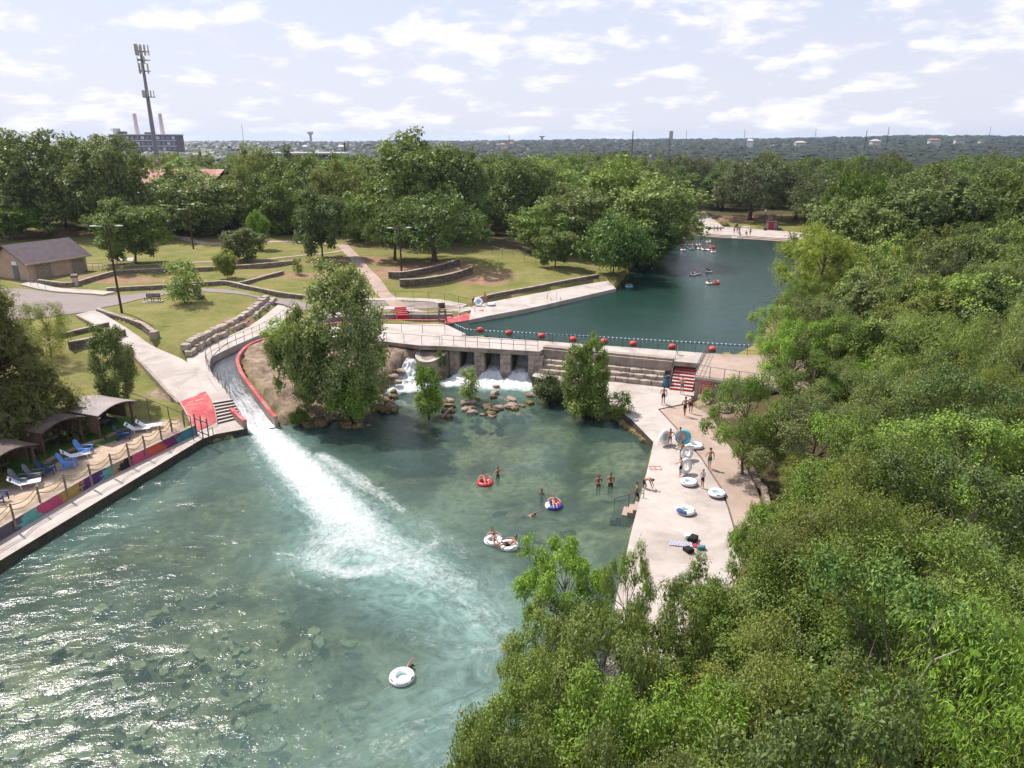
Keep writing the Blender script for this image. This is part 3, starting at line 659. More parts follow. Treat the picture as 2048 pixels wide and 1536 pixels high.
# chute-side walk and ramp
WL = [P(424, 803, 1.65), P(398, 762, 2.0), P(374, 722, 2.6), P(386, 703, 2.75), P(450, 675, 2.95), P(505, 648, 3.1), P(545, 618, 3.25), P(566, 600, 3.5)]
WR = [P(464, 797, 1.65), P(440, 765, 2.0), P(419, 737, 2.6), P(420, 717, 2.75), P(470, 691, 2.9), P(535, 662, 3.0), P(574, 634, 3.15), P(592, 612, 3.4)]
tag(strip_mb(WL, WR, 40, 2.2).build('chute_walk', M['conc']), kind='structure')
RL = [P(152, 629, 4.25), P(215, 665, 3.75), P(262, 704, 3.1), P(305, 745, 2.5), P(340, 785, 1.9), P(366, 815, 1.45), P(392, 871, .57)]
RR = [P(192, 619, 4.3), P(252, 655, 3.85), P(306, 692, 3.2), P(374, 724, 2.64), P(400, 766, 2.0), P(426, 803, 1.64), P(436, 852, .57)]
tag(strip_mb(RL, RR, 40, 1.6).build('ramp', M['conc']), kind='structure')
tag(strip_mb(RL, RR, 14, .02, .012, .835, .985, .03, .97).build('ramp_paint', M['red']), kind='structure')
tag(strip_mb(RL, RR, 40, .5, .16, 0.02, .84, -.10, -.02).build('ramp_kerb', M['conc_wall']), kind='structure')
# steps beside the ramp
def stairs(name, label, BL, BR, TL, TR, n, tread, riser, zbase, cat='steps'):
    root = empty(name, tuple(BL), 0, label, cat); o = BL; CARVE.append(([(q.x, q.y) for q in (BL, BR, TR, TL)], BL.z, .2))
    for i in range(n):
        k0, k1 = i / n, 1.0; z0 = BL.z + (TL.z - BL.z) * i / n; z1 = BL.z + (TL.z - BL.z) * (i + 1) / n
        a = BL.lerp(TL, k0) - o; b = BR.lerp(TR, k0) - o; c = BR.lerp(TR, (i + 1) / n) - o; d = BL.lerp(TL, (i + 1) / n) - o
        mb = MB(); mb.prism([(a.x, a.y), (b.x, b.y), (c.x, c.y), (d.x, d.y)], zbase - o.z, z1 - o.z)
        s = mb.build('step', [tread, riser], root)
        for pl in s.data.polygons:
            if pl.normal.z < .5: pl.material_index = 1
    return root
M['riser_dk'] = M['conc_wall']
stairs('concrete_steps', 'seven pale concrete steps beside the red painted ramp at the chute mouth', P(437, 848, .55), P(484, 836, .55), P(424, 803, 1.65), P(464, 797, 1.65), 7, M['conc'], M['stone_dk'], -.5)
stairs('red_steps', 'short flight of red painted steps at the foot of the lawn path', P(794, 633, 2.95), P(816, 632, 2.95), P(789, 614, 3.75), P(812, 613, 3.75), 5, M['red'], M['redface'], 2.0)

# ------------------------------------------------------------------ chute walls
def chute_wall(name, label, side, zt, capmat, thick=.28, facemat='conc_wall'):
    root = empty(name, (0, 0, 0), 0, label, 'wall'); a = offset_line(CH, side * CHW); m = np.array([side * (w + thick / 2) for w in CHW]); c = offset_line(CH, m)
    root.location = tuple(c[-1]); o = c[-1]
    z = np.interp(np.arange(len(c)), [k[0] for k in zt], [k[1] for k in zt])
    wall_mb([(x - o[0], y - o[1], k - o[2], -1.2) for (x, y, _), k in zip(c, z)], thick, 0).build('wall_body', M[facemat], root)
    wall_mb([(x - o[0], y - o[1], k - o[2] + .06, k - o[2] + .002) for (x, y, _), k in zip(c, z)], thick + .04, 0).build('coping', M[capmat], root)
    return root
NC = len(CH) - 1
chute_wall('chute_wall', 'curved chute wall with a bright red painted coping beside the rocky island', 1, [(0, 2.75), (40, 2.75), (48, 2.6), (56, 2.15), (NC - 2, .95), (NC, .95)], 'red')
chute_wall('chute_wall', 'outer chute wall between the walkway railing and the rushing channel', -1, [(0, 3.0), (30, 2.98), (42, 2.90), (48, 2.78), (54, 2.3), (60, 1.68), (64, 1.2), (66, 1.0), (NC, 1.0)], 'conc')
ce = offset_line(CH, np.array([-(w + .14) for w in CHW]))[NC - 7:]; cw0 = C.objects['chute_wall.001']; co_ = Vector(cw0.location)
wall_mb([(x - co_.x, y - co_.y, 1.30 - co_.z, 1.061 - co_.z) for x, y, _ in ce], .34, 0).build('end_cap', M['red'], cw0)

# ------------------------------------------------------------------ dam, gates, terraces
DT = 3.2
slab('apron', [(590, 668, 2.72), (640, 656.5, 2.72), (740, 648, 2.72), (890, 648, 2.72), (932, 668, 2.72), (905, 675, 2.72), (820, 668, 2.72), (740, 668, 2.72), (640, 676, 2.72)], 1.0, M['conc'])
slab('dam_walk', [(560, 687, 2.9), (640, 671, 2.95), (740, 664, 3.05), (800, 664, 3.12), (880, 668, DT), (925, 671, DT), (1100, 683, DT), (1385, 704, DT), (1412, 706, DT), (1400, 727, DT), (1345, 722, DT), (1088, 697, DT), (1078, 703, DT), (884, 692, DT), (840, 691, DT), (770, 683, 3.1), (690, 681, 3.0), (600, 690, 2.95)], 2.75, M['conc'], M['conc_wall'])
gate = empty('sluice_gates', tuple(P(984, 745, 0)), 0, 'stone sluice gates with three openings under the concrete dam walk', 'dam'); go = Vector(gate.location)
def dl(px): return P(px, 690 + (px - 884) * (703 - 690) / (1078 - 884), DT)       # along the front edge of the gate deck
fd = (dl(1078) - dl(884)).normalized(); bd_ = Vector((-fd.y, fd.x, 0))                # along / upstream
def pier(x0, x1, back, nrow, courses=True):
    a, b = dl(x0), dl(x1); w = (b - a).length; zt = 2.74; h = (zt + .4) / nrow; ang = math.atan2(fd.y, fd.x)
    core = MB(); c = (a + b) / 2 + bd_ * (back / 2 + .08); core.box((c.x - go.x, c.y - go.y, (zt - .6) / 2), (w - .06, back - .04, zt + .58), ang); core.build('pier_core', M['stone_dk'], gate)
    for i in range(nrow):
        k = 1 if w < .9 else 2
        for j in range(k):
            off = (.15 if i % 2 else -.15) * (k > 1); ww = w / k + (off if j == 0 else -off); xc = (-w / 2 + ww / 2) if j == 0 else (w / 2 - ww / 2)
            q = (a + b) / 2 + fd * xc + bd_ * .33
            MB().box((q.x - go.x, q.y - go.y, -.4 + h * (i + .5)), (ww - .025, .62 + random.uniform(-.04, .05), h - .025), ang).build('block', M['stone'], gate)
pier(898, 917, 3.0, 6); pier(948, 968, 3.0, 6); pier(1000, 1021, 3.0, 6); pier(1056, 1086, 3.2, 6)
for x0, x1 in ((917, 948), (968, 1000), (1021, 1056)):
    a, b = dl(x0), dl(x1); c = (a + b) / 2 + bd_ * 3.1; MB().box((c.x - go.x, c.y - go.y, .85), ((b - a).length + .3, .25, 3.0), math.atan2(fd.y, fd.x)).build('gate_leaf', M['rust'], gate)
c = (dl(898) + dl(1086)) / 2 + bd_ * 3.6
# falls
def falls(name, label, A, B, prof, n=14, amp=.5, seed=0):
    """A-B: lip line (world), prof: (forward distance, z, foam, spread)"""
    pr = resample([(p[0], p[1], 0) for p in prof], 40); fo = np.interp(pr[:, 0], [p[0] for p in prof], [p[2] for p in prof]); spd = np.interp(pr[:, 0], [p[0] for p in prof], [p[3] for p in prof])
    d = (B - A); L = d.length; d = d.normalized(); f = Vector((d.y, -d.x, 0)); vs = []; aa = []; uu = []; ww = []; m = 22; c = (A + B) / 2
    for i in range(40):
        for j in range(m + 1):
            s = (j / m - .5) * L * spd[i]; q = c + d * s + f * pr[i, 0]
            wob = amp * min(1, fo[i]) * (float(fbm(q.x * 2.2 + seed, q.y * 1.6, pr[i, 1] * 1.2)) - .45) + amp * .5 * min(1, fo[i]) * (float(fbm(q.x * 6 + seed, q.y * 5, pr[i, 1] * 3)) - .45); edge = .12 * (abs(j / m - .5) * 2) ** 4
            vs.append((q.x + f.x * wob, q.y + f.y * wob, pr[i, 1] + wob * 1.1 - edge)); aa.append(fo[i] * (1 - .25 * (abs(j / m - .5) * 2) ** 3)); uu.append(i * .08 + seed); ww.append(s)
    ii_ = np.arange(len(vs)).reshape(40, m + 1); ff = np.stack([ii_[:-1, :-1].ravel(), ii_[:-1, 1:].ravel(), ii_[1:, 1:].ravel(), ii_[1:, :-1].ravel()], 1)
    o = link(name, grid_mesh(name, vs, ff, M['falls'], True, dict(foam=('POINT', aa), fu=('POINT', uu), fw=('POINT', ww)))); return tag(o, label, 'waterfall', 'water spilling over the dam')
for k, (x0, x1) in enumerate(((917, 948), (968, 1000), (1021, 1056))):
    a, b = dl(x0) + bd_ * 3.0, dl(x1) + bd_ * 3.0
    falls('waterfall', ('white water pouring through the %s gate opening of the dam' % ('left', 'middle', 'right')[k]), a, b, [(0, 2.42, .3, 1), (.12, 2.3, .42, 1), (.32, 1.5, .6, 1), (.6, .98, .8, 1), (1.6, .86, .72, 1), (2.6, .8, 1.0, 1.0), (3.1, .62, 1.25, 1.1), (3.5, .34, 1.4, 1.5), (4.3, .16, 1.4, 1.95), (5.4, -.08, 1.1, 2.2)], seed=k * 7)
falls('waterfall', 'side fall tumbling over rocks left of the gates', P(806, 716, 2.0), P(838, 718, 2.0), [(0, 2.0, .6, .6), (.5, 1.75, .95, .8), (1.0, 1.05, 1.25, 1.0), (1.5, .4, 1.4, 1.25), (2.3, .1, 1.4, 1.5), (3.2, -.08, 1.25, 1.7)], seed=31)
# curved concrete training wall beside the side fall
tw = empty('training_wall', tuple(P(855, 735, 0)), 0, 'rounded concrete training wall between side fall and gates', 'wall'); to = Vector(tw.location)
g = catmull([P(896, 700, 2.55), P(880, 712, 2.3), P(862, 722, 2.0), P(845, 722, 1.9), P(836, 712, 2.1), P(842, 700, 2.5)], 6)
wall_mb([(x - to.x, y - to.y, zz_, -.8) for x, y, zz_ in g], .55, 0).build('wall_body', M['conc_wall'], tw)
wall_mb([(x - to.x, y - to.y, zz_ + .05, zz_ + .002) for x, y, zz_ in g], .6, 0).build('coping', M['conc'], tw)
slab('rock_shelf', [(842, 700, 2.55), (838, 712, 2.1), (848, 722, 1.9), (864, 720, 2.0), (884, 708, 2.4), (896, 697, 2.6), (880, 692, 2.7)], .2, M['slope_conc'])
# terrace wall right of the gates
A0, B0 = P(1086, 697, DT), P(1346, 722, DT); td = (B0 - A0).normalized(); tn = Vector((td.y, -td.x, 0)); TL_ = (B0 - A0).length; tang = math.atan2(td.y, td.x)
terr = empty('terrace_wall', tuple(A0) [:2] + (1.0,), 0, 'dam wall with three rough stone ledges stepping down to the deck', 'wall'); t0 = Vector(terr.location)
k = 9
for i in range(k):
    q = A0 + td * (TL_ * (i + .5) / k) - t0; MB().box((q.x - tn.x * -.0 + tn.x * .12, q.y + tn.y * .12, 2.72 - t0.z), (TL_ / k - .02, .3, .95), tang).build('panel', M['conc_wall'], terr)
q = A0 + td * (TL_ * .5) - t0; MB().box((q.x - tn.x * .35, q.y - tn.y * .35, .6), (TL_, .7, 3.6), tang).build('dam_core', M['conc_wall'], terr)
def rough_block(lx, ly, lz, seed, nsub=2, amp=.07):
    bm = bmesh.new(); bmesh.ops.create_cube(bm, size=1.0); bmesh.ops.subdivide_edges(bm, edges=bm.edges[:], cuts=nsub, use_grid_fill=True)
    for v in bm.verts:
        c = v.co.copy(); l = max(abs(c.x), abs(c.y), abs(c.z)) * 2; n = c.normalized() * .5
        c = c.lerp(n, .18); c = Vector((c.x * lx, c.y * ly, c.z * lz))
        o = Vector((float(vnoise(c.x * 2.1 + seed, c.y * 2.1, c.z * 2.1)) - .5, float(vnoise(c.x * 2.1, c.y * 2.1 + seed + 9, c.z * 2.1)) - .5, float(vnoise(c.x * 2.1, c.y * 2.1, c.z * 2.1 + seed + 5)) - .5))
        v.co = c + o * amp * 2
    me = bpy.data.meshes.new('block'); bm.to_mesh(me); bm.free(); return me
ledge = []
for i in range(5): me = rough_block(1.15, .85, .44, i * 3.3, 3, .06); me.materials.append(M['stone']); ledge.append(me)
for r in range(3):
    n = int(TL_ / 1.12); zt = 2.26 - r * .37
    for i in range(n):
        q = A0 + td * ((i + .5 + (.4 if r % 2 else 0)) * TL_ / (n + .5)) + tn * (.42 + r * .5) - t0
        b_ = link('block', ledge[(i * 3 + r) % 5], terr, (q.x, q.y, zt - .2 - t0.z), (0, 0, tang + (math.pi if i % 2 else 0)))
# decks on the east bank
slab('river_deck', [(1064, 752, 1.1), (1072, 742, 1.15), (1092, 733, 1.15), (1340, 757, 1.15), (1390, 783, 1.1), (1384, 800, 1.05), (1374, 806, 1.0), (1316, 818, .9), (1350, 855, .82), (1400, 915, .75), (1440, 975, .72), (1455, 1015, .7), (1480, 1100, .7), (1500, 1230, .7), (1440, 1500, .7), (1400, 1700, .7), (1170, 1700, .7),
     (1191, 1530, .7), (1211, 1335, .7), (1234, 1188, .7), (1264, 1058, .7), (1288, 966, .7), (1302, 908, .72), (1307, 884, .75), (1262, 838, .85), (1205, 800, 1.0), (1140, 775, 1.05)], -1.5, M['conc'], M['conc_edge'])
slab('upper_deck', [(1320, 819, .84), (1376, 808, .9), (1420, 830, .9), (1450, 880, .86), (1495, 940, .8), (1518, 990, .78), (1535, 1080, .78), (1600, 1300, .78), (1500, 1290, .78), (1484, 1100, .78), (1459, 1015, .78), (1444, 975, .78), (1404, 915, .80), (1354, 855, .82)], -.5, M['conc_tan'])
drape('deck_kerb', XY([(1498, 935), (1506, 932), (1530, 985), (1552, 1080), (1620, 1300), (1600, 1300), (1538, 1080), (1520, 990)], .9), M['rubble'], .35)
slab('overlook', [(1388, 753, DT), (1500, 770, DT), (1620, 786, DT), (1630, 716, DT), (1412, 706.5, DT)], 2.98, M['conc_tan'], M['conc'])
wl_ = empty('overlook_wall', tuple(P(1390, 800, 1.0)), 0, 'dark stained retaining wall under the railed overlook', 'wall'); wo = Vector(wl_.location)
pp = [P(1391, 753.5, 2.98), P(1500, 770.5, 2.98), P(1620, 786.5, 2.98), P(1628, 717, 2.98), P(1414, 709, 2.98)]
MB().prism([(q.x - wo.x, q.y - wo.y) for q in pp], -1.2, 2.979 - wo.z).build('wall_body', M['conc_wall'], wl_)
stairs('red_stairs', 'long flight of red painted stairs from the deck up to the dam walk', P(1340, 779, 1.1), P(1384, 784, 1.1), P(1356, 709, DT), P(1402, 714, DT), 11, M['conc'], M['redface'], .2)
# stairs into the water with handrail
ws = empty('water_stairs', tuple(P(1275, 1010, .3)), 0, 'concrete stairs going down from the deck edge into the water', 'steps'); wo2 = Vector(ws.location)
e0, e1 = P(1284, 995, .7), P(1277, 1020, .7); ed = (e1 - e0).normalized(); en = Vector((-abs(ed.y), ed.x * (1 if ed.y < 0 else -1), 0)); en = Vector((ed.y, -ed.x, 0)); en = en if en.x < 0 else -en
for i in range(5):
    c = (e0 + e1) / 2 + en * (.2 + .36 * i) - wo2; MB().box((c.x, c.y, .5 - .24 * i - wo2.z - .5), (.37, 1.2, 1.0), math.atan2(en.y, en.x)).build('step', M['conc_edge' if i > 2 else 'conc_tan'], ws)
c0 = e0 + en * -.1; rp = [c0 + Vector((0, 0, .55)), c0 + en * 1.9 + Vector((0, 0, -.35))]
rr = empty('hand_rail', tuple(c0), 0, 'dark metal handrail sloping into the water beside the deck stairs', 'railing')
MB().tube([q - c0 for q in rp], .025, 6).build('rail', M['rust'], rr)
for q in (rp[0], rp[0].lerp(rp[1], .5), rp[1]): MB().tube([q - c0, q - c0 - Vector((0, 0, .95))], .022, 6).build('post', M['rust'], rr)

# ------------------------------------------------------------------ railings
rail_run('railing', 'thin post and cable railing along the front of the sluice gates', [dl(884) + Vector((0, .15, 0)), dl(1076) + Vector((0, .15, 0))], 1.0, M['rust'], (1.0, .55), 1.25)
rail_run('railing', 'thin post railing on the pool side of the dam walk above the gates', [P(925, 672.5, DT), P(1100, 684.5, DT)], .95, M['rust'], (1.0,), 1.3)
rail_run('railing', 'thin post railing on the dam walk above the stone ledges', [P(1105, 685, DT), P(1390, 706, DT)], .95, M['rust'], (1.0,), 1.9)
rail_run('railing', 'low post railing beside the walk left of the gates', [P(700, 682, 3.0), P(775, 684, 3.1), P(880, 692.5, DT)], 1.0, M['rust'], (1.0,), 2.1)
rail_run('railing', 'post railing between the apron and the walk left of the gates', [P(765, 660, 3.1), P(820, 666, 3.15), P(890, 669, DT)], 1.0, M['rust'], (.95,), 2.3)
rail_run('railing', 'chain railing along the far side of the chute channel', [P(650, 644, 3.0), P(720, 640, 3.05), P(800, 637, 3.05), P(880, 634, 3.05), P(950, 622, 3.3)], 1.1, M['rust'], (1.0,), 2.0)
rail_run('railing', 'chain railing along the lawn edge above the gunite slope', [T(650, 602), T(730, 599), T(830, 599), T(900, 605), T(945, 616)], 1.1, M['rust'], (1.0,), 2.4)
wr = catmull([v + (Vector((0, 0, 0))) for v in WR], 6); wr2 = offset_line(wr, .12 if offset_line(wr, .12)[20][0] < wr[20][0] else -.12)
rail_run('railing', 'cable railing following the walk beside the chute bend', [Vector(v) for v in wr2], 1.05, M['rust'], (1.0, .5), 1.35)
rail_run('railing', 'grey metal railing with bars on the front of the overlook', [P(1391, 752, DT), P(1500, 769, DT), P(1600, 782, DT)], 1.05, M['steel'], (1.0, .08), 1.35, .03)
rail_run('railing', 'grey metal railing on the pool side of the overlook', [P(1416, 708, DT), P(1600, 716, DT)], 1.05, M['steel'], (1.0, .5), 1.3, .025)
rail_run('railing', 'grey metal railing along the left side of the overlook beside the red stairs', [P(1391, 752, DT), P(1413, 708, DT)], 1.05, M['steel'], (1.0, .5), .9, .03)
rail_run('stair_rail', 'pale sloping handrail on the left of the red stairs', [P(1339, 779, 1.1), P(1355, 709, DT)], .95, M['steel'], (1.0,), 2.0, .03)
rail_run('railing', 'short curved railing at the left tip of the deck by the gates', [P(1068, 746, 1.15), P(1076, 740, 1.15), P(1092, 733, 1.15)], 1.0, M['rust'], (1.0, .5), .9)
rail_run('railing', 'tall wire fence posts behind the promenade pavilions', [T(262, 826), T(324, 850), T(386, 872)], 1.9, M['rust'], (1.0,), 2.2, .035)
gt = rail_run('gate_frame', 'brown metal gate frame standing across the foot of the red ramp', [P(394, 872, .56), P(419, 882, .56)], 1.9, M['rust'], (.8, .25), 1.1, .05, 'gate')
rail_run('hand_rail', 'single brown handrail at the promenade edge by the gate', [P(419, 882, .56), P(428, 878, .56)], 1.0, M['rust'], (1.0,), .8, .03)
rail_run('railing', 'thin wire fence along the lawn edge under the dark trees', [T(985, 508), T(1060, 528), T(1120, 545), T(1200, 556)], 1.3, M['steel'], (1.0,), 3.0, .03, 'fence')

# ------------------------------------------------------------------ walls on the lawn
stone_wall('stone_wall', [(78, 567), (140, 573), (190, 560), (235, 549), (300, 545), (420, 541), (500, 536), (590, 528)], .5, .4, 'long low stone wall crossing the lawn below the spreading tree')
stone_wall('stone_wall', [(214, 584), (280, 580), (340, 577), (420, 571), (455, 570), (500, 580), (560, 592), (620, 600)], .5, .4, 'low stone wall following the upper side of the curved road')
stone_wall('stone_wall', [(468, 573), (500, 566), (535, 556), (566, 548)], .4, .4, 'short stone wall running up the lawn from the road wall')
stone_wall('stone_wall', [(800, 573), (840, 571), (880, 565), (915, 557), (944, 546)], .95, .5, 'lower curved stone seat wall under the big oak', 'rubble_dk')
stone_wall('stone_wall', [(778, 556), (805, 556), (840, 550), (880, 541), (918, 529)], .85, .5, 'upper curved stone seat wall under the big oak', 'rubble_dk')
stone_wall('stone_wall', [(946, 604), (1000, 592), (1060, 581), (1130, 567), (1196, 555)], .45, .35, 'low stone wall behind the bankside walk', 'rubble_dk')
stone_wall('stone_wall', [(140, 700), (180, 692), (230, 678), (252, 674)], .8, .4, 'dark retaining wall on the slope behind the small cypress', 'rubble_dk')
stone_wall('stone_wall', [(120, 676), (170, 664), (218, 652)], .4, .35, 'low broken wall on the grass left of the ramp', 'rubble_dk')
g0 = [T(196, 621), T(232, 634), T(262, 646), T(288, 660), T(310, 676)]
rw = empty('retaining_wall', tuple(g0[0]), 0, 'stained retaining wall rising along the right side of the ramp', 'wall'); o = g0[0]
tops = [4.45, 4.42, 4.36, 4.3, 4.25]; bots = [4.0, 3.6, 3.2, 2.8, 2.6]
wall_mb([(a.x - o.x, a.y - o.y, b - o.z, c - o.z) for a, b, c in zip(g0, tops, bots)], .4).build('wall_body', M['rubble'], rw)
wall_mb([(a.x - o.x, a.y - o.y, b - o.z + .08, b - o.z + .402) for a, b in zip(g0, tops)], .48).build('coping', M['conc_wall'], rw)
MB().box((g0[-1].x - o.x + .1, g0[-1].y - o.y - .2, 3.2 - o.z), (.7, .9, 2.4)).build('end_pier', M['conc_wall'], rw)
# limestone block wall above the chute walk
bw = empty('block_wall', tuple(T(380, 712)), 0, 'two courses of rough limestone blocks along the lawn above the chute walk', 'wall'); bo = Vector(bw.location)
bl = []
for i in range(6): me = rough_block(1.5, .8, .62, i * 5.1 + 2, 3, .10); me.materials.append(M['stone']); bl.append(me)
LW = catmull([P(376, 712, 2.85), P(400, 694, 3.0), P(450, 668, 3.1), P(490, 648, 3.2), P(515, 628, 3.3), P(534, 612, 3.45), P(545, 602, 3.55)], 8)
for r in range(2):
    q = offset_line(LW, .0 + r * .0); d = np.concatenate([[0], np.cumsum(np.linalg.norm(np.diff(q[:, :2], axis=0), axis=1))]); u = .5 * r
    up = offset_line(q, .55); up = up if up[10][0] < q[10][0] else offset_line(q, -.55)
    src = q if r == 0 else up
    while u < d[-1] - .4:
        L_ = random.uniform(1.0, 1.8); um = u + L_ / 2; p_ = [np.interp(um, d, src[:, c]) for c in range(3)]; p2 = [np.interp(um + .2, d, src[:, c]) for c in range(3)]
        b_ = link('block', random.choice(bl), bw, (p_[0] - bo.x, p_[1] - bo.y, p_[2] - bo.z + .15 + r * .5), (random.uniform(-.05, .05), random.uniform(-.05, .05), math.atan2(p2[1] - p_[1], p2[0] - p_[0]) + random.uniform(-.1, .1)))
        b_.scale = (L_ / 1.55, random.uniform(.85, 1.15), random.uniform(.8, 1.1)); u += L_ + .04
# bank side walk of the upper pool and the red slipway
BWo = [P(938, 640, 3.0), P(985, 630, 3.15), P(1060, 616, 3.15), P(1140, 598, 3.15), P(1232, 577, 3.1)]
BWi = [P(944, 612, 3.4), P(985, 603, 3.3), P(1060, 589, 3.3), P(1140, 574, 3.3), P(1216, 561, 3.2)]
tag(strip_mb(BWi, BWo, 30, 1.8).build('bank_walk', M['conc']), kind='structure')
tag(strip_mb([P(896, 637, 2.9), P(930, 628, 3.05), P(966, 619, 3.3)], [P(900, 646, 2.7), P(938, 640, 2.66), P(976, 630, 3.0)], 12, .6, .01).build('slipway', M['red']), kind='structure')
slab('channel_lip', [(888, 648, 2.78), (893, 634, 2.95), (902, 632, 2.95), (904, 647, 2.75)], 1.5, M['red'])
# far bank steps
for i in range(3):
    slab('bank_steps', [(1396, 471 - i * 2.6, 2.75 + i * .16), (1440, 475 - i * 2.8, 2.75 + i * .16), (1500, 478 - i * 2.9, 2.75 + i * .16), (1590, 484 - i * 3, 2.75 + i * .16), (1660, 490 - i * 3, 2.75 + i * .16), (1662, 470, 2.75 + i * .16), (1590, 464, 2.75 + i * .16), (1400, 450, 2.75 + i * .16)], 1.5 - i * .01, M['conc'] if i == 2 else M['conc_tan'])
drape('footpath', pixpoly([(1412, 456), (1448, 455), (1428, 440), (1408, 424), (1394, 424), (1386, 432)]), M['conc'], .12)

# ------------------------------------------------------------------ the ground itself, cut away under slabs
zf = GZ.ravel(); gxf, gyf = GX.ravel(), GY.ravel()
for poly, top, ex in CARVE:
    p = np.array(poly); m = np.nonzero((gxf > p[:, 0].min() - 1) & (gxf < p[:, 0].max() + 1) & (gyf > p[:, 1].min() - 1) & (gyf < p[:, 1].max() + 1))[0]
    if len(m): s = sdist(poly, gxf[m], gyf[m]); zf[m] = np.where(s > -ex, np.minimum(zf[m], top - .3), zf[m])
GZ = zf.reshape(GX.shape); V[:, 2] = zf
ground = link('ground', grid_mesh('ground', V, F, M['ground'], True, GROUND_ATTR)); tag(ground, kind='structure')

# ------------------------------------------------------------------ trees
def leaf_mat(name, c1, c2, c3, trans=.19, gloss=.5):
    t = NT(name); a = t.attr('rv'); oi = t.new('ShaderNodeObjectInfo')
    col = t.mix(t.ramp(a, .0, .62), c1, c2); col = t.mix(t.ramp(a, .80, 1.0), col, c3)
    hs = t.new('ShaderNodeHueSaturation'); t.set(hs, 'Hue', t.math('ADD', .485, t.math('MULTIPLY', oi.outputs['Random'], .03)))
    t.set(hs, 'Saturation', t.math('ADD', .77, t.math('MULTIPLY', oi.outputs['Random'], .2))); t.set(hs, 'Value', t.math('ADD', .78, t.math('MULTIPLY', t.math('FRACT', t.math('MULTIPLY', oi.outputs['Random'], 7.3)), .5))); t.l.new(col, hs.inputs['Color'])
    b = t.new('ShaderNodeBsdfPrincipled'); t.l.new(hs.outputs[0], b.inputs['Base Color']); b.inputs['Roughness'].default_value = gloss; b.inputs['Specular IOR Level'].default_value = .25
    tr = t.new('ShaderNodeBsdfTranslucent'); tc_ = t.mix(.5, hs.outputs[0], (.30, .34, .03, 1)); t.l.new(tc_, tr.inputs['Color'])
    mx = t.new('ShaderNodeMixShader'); mx.inputs[0].default_value = trans; t.l.new(b.outputs[0], mx.inputs[1]); t.l.new(tr.outputs[0], mx.inputs[2]); return t.done(mx.outputs[0])
LM = dict(
 farw=leaf_mat('distant_dark_foliage', (.013, .022, .011, 1), (.024, .036, .017, 1), (.038, .050, .026, 1), .1),
 bright=leaf_mat('bright_green_leaves', (0.109, 0.194, 0.014, 1), (0.209, 0.314, 0.023, 1), (0.363, 0.463, 0.052, 1)),
 mid=leaf_mat('mid_green_leaves', (0.076, 0.131, 0.014, 1), (0.155, 0.218, 0.023, 1), (0.272, 0.321, 0.047, 1)),
 dark=leaf_mat('olive_oak_leaves', (0.049, 0.070, 0.022, 1), (0.102, 0.125, 0.041, 1), (0.174, 0.189, 0.074, 1), .2),
 deep=leaf_mat('deep_green_leaves', (0.052, 0.107, 0.017, 1), (0.113, 0.192, 0.023, 1), (0.209, 0.287, 0.041, 1)),
 willow=leaf_mat('yellow_green_willow_leaves', (0.187, 0.231, 0.017, 1), (0.275, 0.318, 0.026, 1), (0.421, 0.431, 0.052, 1), .4),
 gold=leaf_mat('golden_green_leaves', (0.115, 0.152, 0.017, 1), (0.184, 0.223, 0.023, 1), (0.286, 0.318, 0.052, 1), .35),
 cyp=leaf_mat('feathery_cypress_needles', (0.116, 0.153, 0.022, 1), (0.214, 0.231, 0.032, 1), (0.336, 0.293, 0.055, 1), .35),
 syc=leaf_mat('sycamore_leaves', (0.147, 0.231, 0.032, 1), (0.269, 0.366, 0.055, 1), (0.600, 0.600, 0.421, 1), .3))

